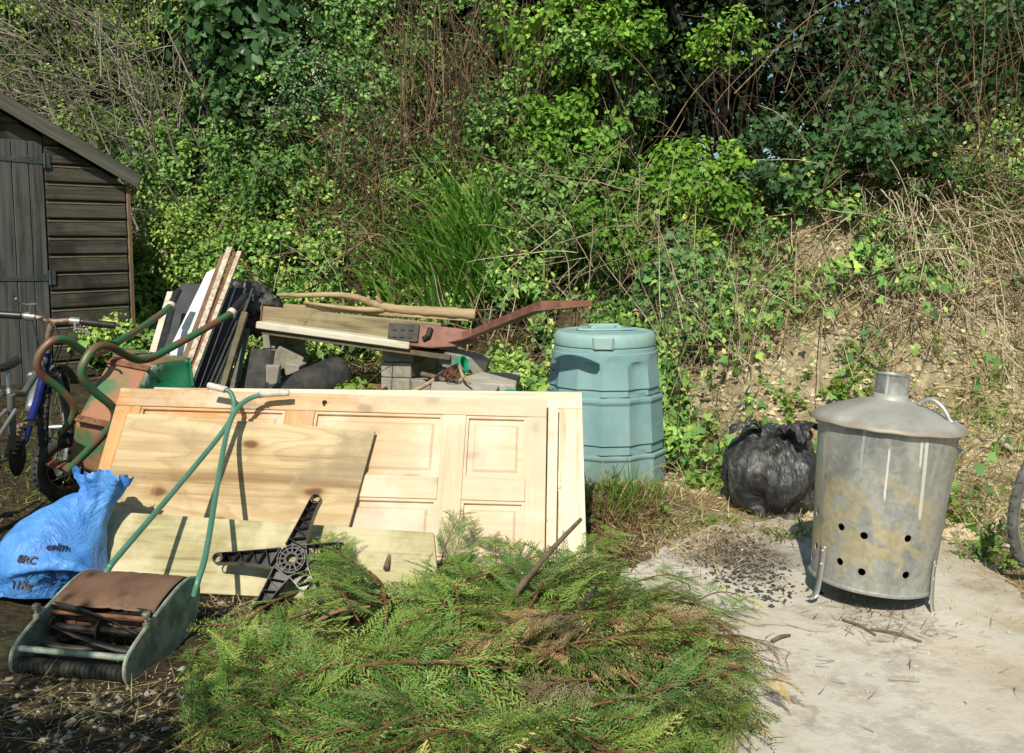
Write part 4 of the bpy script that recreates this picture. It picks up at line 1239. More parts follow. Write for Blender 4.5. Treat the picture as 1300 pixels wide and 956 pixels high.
wl = T('loose_bicycle_wheel', 'spoked bicycle wheel with worn grey tyre standing at the right edge', 'wheel', (wc.x, wc.y, wz))
wheel(wl, Matrix.Translation((wc.x, wc.y, wz + wr + .022)) @ Matrix.Rotation(math.radians(30), 4, 'Z') @ Matrix.Rotation(math.radians(6), 4, 'X'), wr, .018, M['tyre_grey'], M['chrome'])

# ------------------------------------------------------------------ bicycle
fh = at(72, 548, 5.0); fh.z = .33
rh = Vector((-2.30, 4.03, .33))
bk = T('bicycle', 'old blue mountain bicycle with rusty handlebar parked by the shed', 'bicycle', (-2.32, 4.5, 0))
hd_ = (fh - rh); hd_.z = 0; hd_.normalize()
BW = frame((0, 0, 0), hd_, z=(0, 0, 1))
for c_ in (fh, rh):
    sub = bpy.data.objects.new('wheel', None); COL.objects.link(sub); sub.parent = bk
    Mw = Matrix.Translation(c_) @ BW @ (Matrix.Rotation(math.radians(10 if c_ is fh else 0), 4, 'Z'))
    sub.matrix_basis = WM[bk.name].inverted() @ Matrix.Translation(c_); WM[sub.name] = Matrix.Translation(c_)
    wheel(sub, Mw, .285, .026, M['rubber'], M['bike_grey'], 28)
side = Vector((hd_.y, -hd_.x, 0))
ht0 = at(57, 470, 4.84); ht1 = at(60, 446, 4.80)
stem_top = at(67, 408, 4.74)
bb_ = rh.lerp(fh, .42); bb_.z = .30
sc0 = at(20, 488, 4.28)
st_top = at(12, 492, 4.26)
fr = MB()
fr.tube([ht0, ht1], .021, 12)
fr.tube([at(58, 466, 4.83), at(47, 510, 4.72), at(30, 560, 4.55), bb_], .020, 12)
bf_ = fr.build('frame', M['bike_blue'], bk, smooth=40)
f2 = MB()
f2.tube([at(58, 455, 4.81), at(30, 500, 4.5), at(0, 499, 4.33)], .016, 10)
f2.tube([at(14, 500, 4.27), at(16, 560, 4.35), bb_], .017, 10)
for s in (-1, 1):
    f2.tube([bb_ + side * .03 * s, rh + side * .06 * s], .009, 8)
    f2.tube([at(14, 520, 4.27) + side * .02 * s, rh + side * .06 * s], .009, 8)
f2.build('swing_arm', M['bike_grey'], bk, smooth=40)
sp = MB()
a_, b_ = at(30, 537, 4.40), at(14, 575, 4.40)
hel = []
for i in range(73):
    t_ = i / 72; an = t_ * 2 * PI * 7
    c_ = a_.lerp(b_, t_); hel.append(c_ + Vector((.022 * math.cos(an), .022 * math.sin(an), 0)))
sp.tube(hel, .0045, 6); sp.tube([a_, b_], .010, 8)
sp.build('shock_spring', M['rusty_bar'], bk, smooth=40)
fk = MB()
crown = at(56, 476, 4.86)
fk.tube([crown - side * .07, crown + side * .07], .017, 10)
fk.tube([ht0, crown], .016, 10)
for s in (-1, 1):
    fk.tube([crown + side * .065 * s, crown.lerp(fh, .55) + side * .068 * s, fh + side * .06 * s], [.017, .017, .012], 10)
fk.build('fork', M['bike_grey'], bk, smooth=40)
MB().tube([ht1, at(62, 425, 4.77), stem_top], [.017, .016, .018], 12).build('stem', M['rusty_bar'], bk, smooth=40)
hl, hr = at(8, 399, 4.70), at(117, 410, 4.80)
brp = [at(-16, 398, 4.68), hl, at(42, 402, 4.72), stem_top, at(88, 407, 4.77), hr, at(147, 413, 4.84)]
hb_ = MB().tube(crv(brp[1:6], 20), .0125, 12).build('handlebar', M['rusty_bar'], bk, smooth=40)
for (p, q) in ((at(-18, 398, 4.68), at(28, 401, 4.71)), (at(103, 408.5, 4.785), at(147, 413.5, 4.83))):
    g = MB()
    pts = [p.lerp(q, i / 22) for i in range(23)]
    g.tube(pts, [.019 if i % 2 else .0165 for i in range(23)], 12)
    g.build('grip', M['black_plastic'], hb_, smooth=40)
for (c_, pts) in ((at(38, 402, 4.715), [(38, 402, 4.71), (40, 388, 4.68), (46, 386, 4.66), (34, 387, 4.63), (26, 385, 4.60), (20, 379, 4.57)]),
                  (at(95, 408, 4.77), [(95, 409, 4.76), (96, 418, 4.72), (102, 418, 4.68), (110, 420, 4.66), (115, 425, 4.64)])):
    g = MB()
    dirn = (hr - hl).normalized()
    g.tube([c_ - dirn * .022, c_ + dirn * .022], .021, 12)
    g.tube(crv([at(*p) for p in pts], 20), [.010, .008, .007, .006, .006, .0055, .005, .005] + [.005] * 13, 8) if False else g.tube(crv([at(*p) for p in pts], 20), .0062, 8)
    g.build('brake_lever', M['chrome'], bk, smooth=40)
cbm = MB()
for (pa, pm, pb) in (((46, 390, 4.66), (75, 425, 4.62), (62, 470, 4.78)), ((100, 416, 4.7), (92, 450, 4.66), (70, 482, 4.82)), ((40, 405, 4.70), (50, 440, 4.64), (66, 500, 4.8)), ((90, 412, 4.72), (78, 440, 4.6), (52, 520, 4.7))):
    cbm.tube(crv([at(*pa), at(*pm), at(*pb)], 18), .0028, 6)
cbm.build('cables', M['black_plastic'], bk, smooth=40)
sd_ = MB()
def sadf(u, v):
    a = u * 2 * PI
    L_ = .27; y = (v - .5) * L_
    w_ = .02 + .062 * smooth(.35, .0, v) + .008
    if v in (0, 1): w_ *= .5
    return Vector((w_ * math.cos(a), y, .022 * math.sin(a) * (1 if math.sin(a) > 0 else .6) + .02 * (v - .5) ** 2 * 4))
Msad = Matrix.Translation(at(4, 468, 4.30)) @ BW @ Matrix.Rotation(-PI / 2, 4, 'Z')
sd_.grid(lambda u, v: sadf(u, v), 20, 16, wrapu=True, M=Msad)
sd_.build('saddle', M['black_plastic'], bk, smooth=180)
MB().tube([at(12, 500, 4.27), at(10, 474, 4.29)], .013, 10).build('seat_post', M['chrome'], bk, smooth=40)
cr_ = MB()
cr_.lathe([(.0, -.002), (.085, -.002), (.088, 0), (.085, .002), (.0, .002)], 30, Matrix.Translation(bb_ + side * .05) @ BW @ Matrix.Rotation(PI / 2, 4, 'X'))
crk_o = cr_.build('chainring', M['mower_dark'], bk, smooth=40)
for s, dz in ((1, -1), (-1, 1)):
    cr_ = MB()
    e_ = bb_ + side * .07 * s + (hd_ * .05 + Vector((0, 0, .15))) * dz * (-1)
    cr_.tube([bb_ + side * .07 * s, e_], .009, 8)
    cr_.box((0, 0, 0), (.09, .07, .02), Matrix.Translation(e_ + side * .030 * s) @ BW)
    cr_.build('crank', M['mower_dark'], bk, smooth=40)
mg = MB()
def mgf(u, v):
    a = math.radians(35 + v * 120); r = .325
    return fh + hd_ * (r * math.cos(a)) + Vector((0, 0, r * math.sin(a))) + side * ((u - .5) * .05)
mg.grid(mgf, 5, 20)
mg.build('mudguard', M['bike_grey'], bk, solid=.002, smooth=180)

# ------------------------------------------------------------------ wheelbarrow
wb = T('wheelbarrow', 'rusty green wheelbarrow tipped up with bent tube handles in the air', 'wheelbarrow', gnd(110, 625))
pa = [(311, 377, 5.35), (294, 397, 5.25), (214, 443, 4.80), (186, 456, 4.64), (167, 454.5, 4.52), (141, 441, 4.36), (122, 441, 4.27), (108, 458, 4.22), (104, 476, 4.22), (119, 496, 4.28), (142, 516, 4.36), (145.5, 532, 4.40), (135, 548, 4.44), (108, 576, 4.5), (88, 596, 4.54)]
pb = [(226, 371, 5.75), (217, 388, 5.68), (181, 415, 5.30), (144, 437, 4.95), (122, 449, 4.80), (107, 446, 4.72), (86, 433, 4.62), (68, 432, 4.55), (52, 447, 4.52), (47.5, 464, 4.52), (57, 479, 4.56), (76, 494, 4.62), (93, 514, 4.68), (90, 535, 4.72), (68, 560, 4.78), (50, 584, 4.84)]
for pts in (pa, pb):
    P = [at(*p) for p in pts]
    hh = MB().tube(crv(P, 150), .0185, 14).build('tube_frame', M['barrow_tube'], wb, smooth=40)
    d_ = (P[0] - P[1]).normalized()
    MB().tube([P[1] + d_ * .01, P[1] + d_ * .03, P[0] - d_ * .02, P[0] + d_ * .015], [.024, .023, .021, .019], 14).build('grip', M['black_plastic'], hh, smooth=40)
    MB().tube([P[1] - d_ * .012, P[1] + d_ * .014], .0245, 14).build('collar', M['grip_white'], hh, smooth=40)
# tray: bottom panel faces us, walls run away to the rim
Bq = [at(97, 536, 4.66), at(150, 546, 4.62), at(190, 464, 4.90), at(141, 455, 4.98)]      # bottom plate
Nq = [at(88, 590, 4.78), at(124, 603, 4.70)]                                               # nose bottom
Rq = {'tr': at(241, 456, 5.26), 'br': at(246, 500, 5.0), 'nr': at(190, 640, 4.95), 'nl': at(95, 640, 5.2), 'tl': at(150, 442, 5.5)}
def quadpanel(name, mat, a, b_, c_, d_, bulge=0, nu=10, nv=10, label=None):
    m = MB()
    nn = (b_ - a).cross(d_ - a).normalized()
    def f(u, v):
        p = a.lerp(b_, u).lerp(d_.lerp(c_, u), v)
        return p + nn * (bulge * math.sin(PI * u) * math.sin(PI * v)) + nn * (n1(p.x, p.y, p.z, 9, 2) - .5) * .006
    m.grid(f, nu, nv)
    return m.build(name, mat, wb, smooth=180, solid=.004, label=label)
quadpanel('tray_bottom', M['barrow_under'], Bq[0], Bq[1], Bq[2], Bq[3])
quadpanel('tray_nose', M['barrow_under'], Nq[0], Nq[1], Bq[1], Bq[0], .01)
quadpanel('tray_side', M['barrow_green'], Bq[1], Rq['br'], Rq['tr'], Bq[2], -.02, label='right tray wall in green enamel with pale worn patch')
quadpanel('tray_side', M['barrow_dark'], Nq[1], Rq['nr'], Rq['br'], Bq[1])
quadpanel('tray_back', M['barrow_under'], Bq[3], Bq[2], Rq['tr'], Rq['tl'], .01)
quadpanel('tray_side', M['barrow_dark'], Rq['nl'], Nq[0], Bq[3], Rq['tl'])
rimq = [Rq['tl'], Rq['tr'], Rq['br'], Rq['nr'], Rq['nl'], Rq['tl']]
rimp = [rimq[i].lerp(rimq[i + 1], k_ / 8) for i in range(5) for k_ in range(8)]
MB().tube(rimp, .008, 8, closed=True).build('rim', M['barrow_green'], wb, smooth=40)
# straps across the bottom plate, axle bracket, wheel
for (a, b_, wd_) in ((at(138, 459, 4.955), at(190, 469, 4.87), .03), (at(97, 531, 4.635), at(144, 541, 4.60), .035)):
    ms = frame(a, b_ - a, z=(Bq[1] - Bq[0]).cross(Bq[3] - Bq[0]) * (-1 if (Bq[1] - Bq[0]).cross(Bq[3] - Bq[0]).y > 0 else 1))
    s_ = MB().bx((0, -wd_ / 2, 0), ((b_ - a).length, wd_ / 2, .008))
    for q in (.15, .5, .85): s_.lathe([(.008, 0), (.005, .006), (0, .007)], 8, Matrix.Translation(((b_ - a).length * q, 0, .008)))
    s_.build('strap', M['rust'], wb, M=ms, bevel=.001)
pA, pB = at(88, 596, 4.54), at(50, 584, 4.84)
br = MB().tube([pA, pB], .016, 10)
br.box((0, 0, 0), ((pA - pB).length * .8, .055, .012), frame((pA + pB) / 2 + Vector((0, -.01, .01)), pA - pB, z=(0, -.4, 1)))
br.build('axle_bracket', M['rust'], wb, smooth=40)
sub = bpy.data.objects.new('wheel', None); COL.objects.link(sub); sub.parent = wb
wcx = (pA + pB) / 2 + Vector((.02, .1, -.12)); wcx.z = .17
sub.matrix_basis = WM[wb.name].inverted() @ Matrix.Translation(wcx); WM[sub.name] = Matrix.Translation(wcx)
wheel(sub, Matrix.Translation(wcx) @ Matrix.Rotation(math.atan2((pA - pB).y, (pA - pB).x) + PI / 2, 4, 'Z'), .135, .034, M['rubber'], M['rust'], 10, .03, .003, .04)
# ------------------------------------------------------------------ boards leaning behind the barrow
def lean(name, label, cat, part, mat, pts, th, bevel=.002, base=None):
    P = [at(*p) for p in pts]
    t = T(name, label, cat, (P[0] + P[1]) / 2)
    slab4(part, mat, t, *P, th, bevel)
    return t
lean('black_board', 'wide black board leaning behind the barrow, left of the white plank', 'board', 'board_face', M['black_panel'], [(176, 520, 5.75), (240, 520, 5.75), (280, 362, 6.3), (231, 361, 6.3)], .012)
lean('black_board', 'black board with scuffed stripe leaning right of the tall trim strips', 'board', 'board_face', M['black_panel'], [(222, 520, 5.70), (268, 520, 5.70), (323, 368, 6.25), (276, 366, 6.25)], .012)
wp = lean('white_plank', 'smooth white painted plank with tapered top leaning on the black boards', 'plank', 'plank_board', M['white_paint'], [(199, 480, 5.62), (222, 480, 5.62), (279, 336, 6.14), (263, 348, 6.12)], .016)
lean('trim_strip', 'tall rusty brown trim strip beside the white plank', 'trim strip', 'strip', M['rust_brown'], [(223, 480, 5.60), (231, 480, 5.60), (287, 325, 6.14), (281, 325, 6.14)], .02)
lean('trim_strip', 'tall flaking trim strip with rounded white edge, second from the plank', 'trim strip', 'strip', M['flaky'], [(231, 480, 5.585), (238, 480, 5.585), (296, 316, 6.14), (289, 316, 6.14)], .022)
lean('trim_strip', 'narrow trim strip with dark paint in the middle of the leaning trims', 'trim strip', 'strip', M['rust'], [(238.5, 480, 5.60), (243, 480, 5.60), (301, 322, 6.15), (297, 322, 6.15)], .02)
lean('trim_strip', 'orange and white flaking trim strip, outermost to the right', 'trim strip', 'strip', M['flaky'], [(241, 482, 5.57), (247, 482, 5.57), (308, 321, 6.13), (302, 321, 6.13)], .02)
lean('trim_strip', 'short white strip leaning under the far barrow handle', 'trim strip', 'strip', M['white_board'], [(184, 470, 5.55), (193, 470, 5.55), (220, 372, 6.0), (213, 372, 6.0)], .015)
lean('trim_strip', 'short black strip leaning beside the short white one', 'trim strip', 'strip', M['black_plastic'], [(194, 472, 5.54), (203, 472, 5.54), (227, 376, 6.0), (221, 374, 6.0)], .02)
# dark plastic channel lengths
ch_ = T('plastic_channel', 'long dark grey plastic channel leaning next to the grey batten', 'channel', at(270, 500, 5.6))
a, b_ = at(262, 505, 5.55), at(304, 408, 5.95)
mx = frame(a, b_ - a, z=(0, -1, .4)); ln = (b_ - a).length
MB().bx((0, -.03, 0), (ln, .03, .004)).bx((0, -.03, .004), (ln, -.026, .03)).bx((0, .026, .004), (ln, .03, .03)).bx((0, -.002, .004), (ln, .002, .026)).build('channel_profile', M['black_panel'], ch_, M=mx, bevel=.001)
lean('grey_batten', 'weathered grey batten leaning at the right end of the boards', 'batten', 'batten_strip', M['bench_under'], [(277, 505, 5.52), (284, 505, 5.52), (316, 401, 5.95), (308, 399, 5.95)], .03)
lean('grey_batten', 'short grey batten behind the taller one near the bench', 'batten', 'batten_strip', M['barge'], [(292, 500, 5.75), (300, 500, 5.75), (318, 420, 6.0), (309, 419, 6.0)], .03)
# crumpled black plastic behind
cp = at(316, 392, 6.45)
cpt = T('black_plastic_sheet', 'crumpled black plastic sheet stuffed behind the black boards', 'plastic sheet', cp)
def cpf(u, v):
    a = u * 2 * PI; t_ = v * PI
    r = 1 + (n1(math.cos(a) * math.sin(t_), math.sin(a) * math.sin(t_), math.cos(t_), 3.5, 4) - .5) * 1.1
    return (.19 * r * math.sin(t_) * math.cos(a), .12 * r * math.sin(t_) * math.sin(a), .16 * r * math.cos(t_))
MB().grid(cpf, 60, 40, wrapu=True).build('sheet', M['bag_black'], cpt, M=Matrix.Translation(cp), smooth=180)

# ------------------------------------------------------------------ bench of sleepers on block piers
def blocks(name, label, corner, dx, dy, nx_, ny_, nz_, L_, Wd, H_, rot=0, seed=0):
    r = random.Random(seed)
    t = T(name, label, 'block pier', corner)
    Mx = Matrix.Translation(corner) @ Matrix.Rotation(rot, 4, 'Z')
    for k_ in range(nz_):
        for j in range(ny_):
            for i in range(nx_):
                ox = (L_ * .35 if (k_ % 2 and nx_ > 1) else 0) * 0
                o_ = ((i + .5) * (L_ + .006) + r.uniform(-.008, .008), (j + .5) * (Wd + .006) + r.uniform(-.006, .006), (k_ + .5) * (H_ + .004))
                MB().box((0, 0, 0), (L_, Wd, H_)).build('block', M['block'], t, bevel=.006, M=Mx @ Matrix.Translation(o_) @ Matrix.Rotation(r.uniform(-.04, .04), 4, 'Z'))
    return t
pc_ = at(483, 440, 6.06); z_top = pc_.z
H_ = .092
zb = z_top - 5 * (H_ + .004)
blocks('block_pier', 'stack of grey concrete blocks carrying the right end of the sleeper bench', Vector((pc_.x, pc_.y, zb)), 0, 0, 1, 3, 5, .20, .24, H_, math.radians(-14), 2)
pl_ = at(333, 424, 6.3)
blocks('block_pier', 'concrete block stack under the left end of the sleeper bench', Vector((pl_.x, pl_.y, pl_.z - 5 * (H_ + .004))), 0, 0, 1, 2, 5, .14, .24, H_, math.radians(-4), 5)
bm1 = T('timber_sleeper', 'heavy old timber sleeper lying on top of the bench', 'timber', at(330, 414, 6.15))
slab4('sleeper_beam', M['beam'], bm1, at(331, 416, 6.15), at(560, 441, 6.0), at(560, 410, 6.02), at(331, 388, 6.17), -.20, .008)
MB().bx((-.008, -.005, -.2), (0, .15, .01)).build('end_strap', M['rust'], bm1, M=frame(at(331, 416, 6.15), at(560, 441, 6.0) - at(331, 416, 6.15), y=at(331, 388, 6.17) - at(331, 416, 6.15)), bevel=.001)
wbd = T('white_edged_board', 'thick board with flaking white front edge under the sleeper', 'board', at(325, 420, 6.0))
a, b_ = at(324, 417, 6.0), at(519, 444, 5.88)
mx = frame(a, b_ - a, z=(0, .05, 1))
ln = (b_ - a).length
MB().bx((0, 0, 0), (ln, .42, .045)).build('board_top', M['white_board'], wbd, M=mx, bevel=.008, seg=3)
ub = T('bench_plank', 'dark plank bearing the white edged board, spanning the block piers', 'plank', at(340, 430, 6.2))
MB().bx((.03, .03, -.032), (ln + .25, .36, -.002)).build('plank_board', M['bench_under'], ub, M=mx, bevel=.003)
# branch on top
fb = T('fallen_branch', 'thick barkless forked branch lying on top of the sleeper', 'branch', at(480, 398, 6.25))
main = [(603, 400, 6.22), (560, 396, 6.22), (520, 394, 6.24), (490, 390, 6.24), (470, 384, 6.22), (450, 377, 6.2), (420, 374, 6.22), (380, 375, 6.25), (352, 374, 6.3)]
P = crv([at(*p) for p in main], 60)
R_ = [(.038 - .026 * (i / (len(P) - 1)) ** .8) * (1 + .10 * math.sin(i * 1.7) * math.sin(i * .43)) for i in range(len(P))]
mainb = MB().tube(P, R_, 12).build('limb', M['branch'], fb, smooth=60)
for pts, r in (([(487, 392, 6.24), (465, 393, 6.22), (430, 390, 6.22), (386, 384, 6.25)], .022), ([(486, 390, 6.24), (480, 380, 6.22), (478, 376, 6.21)], .020), ([(470, 384, 6.22), (468, 378, 6.2), (467, 375, 6.2)], .015)):
    MB().tube(crv([at(*p) for p in pts], 24), [r, r * .4], 10).build('side_limb', M['branch'], fb, smooth=60)
tb = T('timber_offcut', 'pale sawn batten lying along the back of the sleeper', 'timber', at(450, 396, 6.3))
slab4('offcut_strip', M['branch'], tb, at(360, 392, 6.28), at(595, 408, 6.2), at(595, 401, 6.2), at(360, 386, 6.28), -.05)
# iron strap hinge with cast bracket
ir = T('iron_angle_bar', 'bent pinkish rusty iron angle bar reaching out towards the compost bin', 'iron bar', at(540, 420, 6.0))
qp = [at(565, 438, 5.98), at(600, 430, 5.80), at(688, 395, 4.90), at(751, 388, 4.68)]
pth = []
for i_ in range(3): pth += [qp[i_].lerp(qp[i_ + 1], k_ / 16) for k_ in range(16)]
pth.append(qp[-1])
V = []; F = []
up = Vector((-.1, .25, 1)).normalized()
for i, q in enumerate(pth):
    tn = (pth[min(i + 1, len(pth) - 1)] - pth[max(i - 1, 0)]).normalized()
    sd = tn.cross(up).normalized(); uu = sd.cross(tn)
    w_ = 1.0 if i < 30 else 1 - .55 * (i - 30) / (len(pth) - 31)
    V += [q + sd * .060 * w_, q - sd * .0 , q + uu * .055 * w_]
for i in range(len(pth) - 1):
    F += [(3 * i, 3 * i + 3, 3 * i + 4, 3 * i + 1), (3 * i + 1, 3 * i + 4, 3 * i + 5, 3 * i + 2)]
MB().add(V, F).build('angle_section', M['pink_rust'], ir, solid=.007, bevel=.001)
mx = frame(at(497, 436, 5.93), at(610, 441, 5.84) - at(497, 436, 5.93), z=(0, -.95, .3))
wds = (at(610, 441, 5.84) - at(497, 436, 5.93)).length
br_ = MB()
br_.prism([(0, 0), (.12, -.012), (wds * .45, -.02), (wds * .72, -.005), (wds * .95, .03), (wds, .075), (wds * .93, .10), (wds * .6, .115), (.12, .125), (0, .13)], -.02, .012)
br_.build('cast_bracket', M['pink_rust'], ir, M=mx, bevel=.008)
b2 = MB()
b2.bx((-.02, .01, .013), (.17, .12, .028))
for i in range(3):
    for j in range(2): b2.bx((.005 + i * .05, .03 + j * .045, .028), (.035 + i * .05, .04 + j * .045, .034))
b2.tube([(.20, .03, .02), (.23, .05, .03), (.24, .10, .025)], .018, 8)
b2.build('cast_plate', M['mower_dark'], ir, M=mx, bevel=.003)
MB().bx((-.0, 0, 0), (.07, .10, .03)).build('shim', M['pink_rust'], ir, M=Matrix.Translation(at(520, 443, 5.97)), bevel=.004)

# ------------------------------------------------------------------ things below the bench
pm = T('rubber_mat', 'stiff dark rubber mat leaning on the left block stack', 'mat', at(330, 492, 5.9))
slab4('mat_sheet', M['rubber'], pm, at(300, 505, 5.78), at(336, 505, 5.78), at(347, 446, 5.95), at(317, 443, 5.95), .02, .006)
MB().tube(crv([at(347, 446, 5.94), at(343, 470, 5.85), at(336, 506, 5.77)], 16), .012, 8).build('mat_edge', M['black_plastic'], pm, smooth=40)
ps = T('stub_post', 'short square grey post standing in front of the rubber roll', 'post', at(348, 500, 5.85))
a = at(348, 505, 5.85)
MB().box((0, 0, 0), (.085, .085, .42)).build('post_stub', M['block'], ps, bevel=.006, M=Matrix.Translation((a.x, a.y, at(348, 463, 5.85).z - .21)) @ Matrix.Rotation(.2, 4, 'Z'))
for k_, (p, d, r, lab) in enumerate(((at(365, 455, 6.15), (.17, .10, .12), (.2, .5, .3), 'broken concrete block tipped over behind the stub post'), (at(375, 468, 6.1), (.10, .10, .085), (.1, .2, -.3), 'small square concrete block behind the rubber roll'))):
    t = T('loose_block', lab, 'concrete block', p)
    MB().box((0, 0, 0), d).build('block', M['block'], t, bevel=.008, M=Matrix.Translation(p) @ Euler(r).to_matrix().to_4x4())
rr_ = T('rubber_roll', 'thick roll of dusty dark rubber lying beneath the bench', 'rubber roll', at(400, 500, 5.9))
a, b_ = at(352, 508, 5.85), at(432, 474, 6.1)
dv_ = (b_ - a).normalized()
MB().tube([a - dv_ * .05, a, a.lerp(b_, .5), b_ - dv_ * .02, b_ + dv_ * .02, b_ + dv_ * .035, b_ + dv_ * .04], [.115, .115, .118, .116, .108, .085, .02], 28).build('roll', M['rubber'], rr_, smooth=50)
MB().tube([b_ + dv_ * .04, b_ + dv_ * .046], .03, 16).build('roll_core', M['hole'], rr_)  # black disc painting the dark hollow of the roll
# shallow dish with a plant
dc = at(452, 499, 6.0)
ds = T('rusty_dish', 'shallow rusty round dish below the bench', 'dish', dc)
MB().lathe([(0, 0), (.13, .0), (.165, .03), (.172, .032), (.168, .036), (.13, .008), (0, .008)], 40, Matrix.Translation(dc + Vector((.02, 0, .0)))).build('dish_bowl', M['rust'], ds, smooth=40)
lv = T('leafy_seedling', 'small bright green leafy plant growing in the rusty dish', 'plant', dc + Vector((0, 0, .01)))
n = 150
Pn = np.array([dc.x - .02, dc.y - .02, dc.z + .03]) + RNG.normal(0, 1, (n, 3)) * np.array([.055, .05, .022])
V, F, R = leaves(Pn, (.03, .055), 'ovate', spread=.5, rnd=.5 + .5 * RNG.random(n))
link('foliage', fast_mesh('foliage', V, F, R), M['leaf_weed'], lv)

# slabs and bits in front of the right pier
def rock_slab(name, label, cat, pts, th, mat, bev=.01):
    P = [at(*p) for p in pts]
    t = T(name, label, cat, sum((p for p in P), Vector()) / len(P) - Vector((0, 0, th)))
    mx = frame(P[0], P[1] - P[0], y=P[-1] - P[0]); inv = mx.inverted()
    MB().prism([((inv @ p).x, (inv @ p).y) for p in P], -th, 0).build('slab', mat, t, M=mx, bevel=bev)
    return t
rock_slab('broken_slab', 'flat pale broken paving slab nearest the compost bin', 'paving slab', [(545, 500, 5.35), (625, 503, 5.30), (637, 478, 5.62), (548, 484, 5.62)], .05, M['slabstone'])
rock_slab('broken_slab', 'shadowed second paving slab behind the front one', 'paving slab', [(560, 486, 5.60), (655, 488, 5.52), (660, 474, 5.85), (610, 472, 5.9)], .06, M['slabstone'])
cbk = at(592, 459, 5.95)
t = T('loose_block', 'long grey cored concrete block lying beside the right block stack', 'concrete block', cbk)
mb_ = MB().box((0, 0, 0), (.27, .10, .10))
mb_.bx((-.137, -.03, .01), (-.125, .0, .03)).bx((-.137, -.03, -.03), (-.125, 0, -.01))
mb_.build('block', M['block'], t, bevel=.006, M=Matrix.Translation(cbk) @ Euler((.25, .22, -.12)).to_matrix().to_4x4())
cb2 = at(533, 492, 5.75)
t = T('loose_block', 'small grey block at the foot of the right block stack', 'concrete block', cb2)
MB().box((0, 0, 0), (.11, .10, .10)).build('block', M['block'], t, bevel=.006, M=Matrix.Translation(cb2) @ Matrix.Rotation(.3, 4, 'Z'))
gp = at(588, 461, 5.8)
t = T('broken_green_plastic', 'bright green broken plastic cap lying on the grey block', 'plastic cap', gp)
MB().lathe([(.012, 0), (.045, .01), (.05, .05), (.044, .055), (.03, .02)], 20, caps=False).build('cap_shell', M['green_plastic'], t, smooth=40, solid=.003, M=Matrix.Translation(gp - Vector((.03, 0, .02))) @ Euler((.5, 1.1, 0)).to_matrix().to_4x4())
gp = at(648, 500, 5.25)
t = T('green_plastic_disc', 'green plastic disc half hidden by the door edge', 'plastic disc', gp)
MB().lathe([(0, .0), (.045, .0), (.048, .008), (.03, .016), (0, .018)], 24).build('disc', M['green_plastic'], t, smooth=40, M=Matrix.Translation(gp - Vector((0, 0, .01))) @ Euler((.5, 0, 0)).to_matrix().to_4x4())
for pts, r, lab, mt in (([(520, 499, 5.5), (545, 486, 5.6), (562, 473, 5.75)], .014, 'split pale stick lying on the small block', 'branch'), ([(536, 475, 5.7), (550, 478, 5.65), (566, 483, 5.6)], .016, 'grey stick beside the rusty wire nest', 'bark'), ([(554, 482, 5.62), (570, 470, 5.7), (582, 464, 5.75)], .02, 'dark pipe end pointing at the green cap', 'black_plastic'), ([(583, 464, 5.6), (588, 478, 5.5), (597, 487, 5.4)], .010, 'whitened twisted twig over the front slab', 'branch')):
    P = [at(*p) for p in pts]
    t = T('stick', lab, 'stick', P[0]) if 'pipe' not in lab else T('pipe_end', lab, 'pipe', P[0])
    MB().tube(crv(P, 14), [r, r * .8], 8).build('rod', M[mt], t, smooth=50)
wn = at(573, 482, 5.55)
t = T('rusty_wire_nest', 'tangled nest of rusty wire lying on the front slab', 'wire', wn)
m_ = MB()
r = random.Random(4)
for i in range(16):
    pts = []
    a0 = r.random() * 6.28; ra = r.uniform(.02, .055); tx, ty_ = r.uniform(-.9, .9), r.uniform(-.9, .9)
    E = Euler((tx, ty_, a0)).to_matrix()
    for k_ in range(9):
        a = k_ / 8 * r.uniform(3.5, 6); pts.append(wn + E @ Vector((ra * math.cos(a), ra * math.sin(a), .012 * math.sin(2 * a))) + Vector((0, 0, .03)))
    m_.tube(crv(pts, 24), .0022, 5)
m_.build('wire', M['rust'], t, smooth=40)
# flat pale stones on the right bank
def stone(px, py, Y, sx, sy, sz, lab, grp=None, seed=0):
    p = at(px, py, Y); zz = hz(p.x, p.y)
    t = T('stone', lab, 'stone', p, grp)
    def f(u, v):
        a = u * 2 * PI; th = v * PI
        d = Vector((math.cos(a) * math.sin(th), math.sin(a) * math.sin(th), math.cos(th)))
        k_ = 1 + (n1(d.x + seed * 3, d.y, d.z, 1.3, 3) - .5) * .9
        return (d.x * sx * k_, d.y * sy * k_, d.z * sz * k_)
    MB().grid(f, 12, 8, wrapu=True).build('rock', M['stone'], t, M=Matrix.Translation(p) @ Euler((.75, .1, seed)).to_matrix().to_4x4(), smooth=25)
stone(1277, 562, gnd(1277, 562).y if False else 5.0, .065, .05, .015, 'flat pale stone on the soil above the wheel', seed=1)

# ------------------------------------------------------------------ loose cut sticks
# ================================================================== vegetation
def rs(seed): return np.random.default_rng(seed)
def pxw(px, py, Y): p = at(px, py, Y); return np.array([p.x, p.y, p.z])
def HG(P): return h_ground(P[:, 0], P[:, 1])

def clumps_in(c, rad, n, rng, shell=.45):
    d = norm(rng.normal(0, 1, (n, 3)))
    r = (shell + (1 - shell) * rng.random((n, 1))) ** .8
    P = d * r
    # bumpy silhouette
    P = P * (0.72 + .56 * fbm(d * 1.6 + c, 3, 4)[:, None])
    return c + P * np.array(rad), d

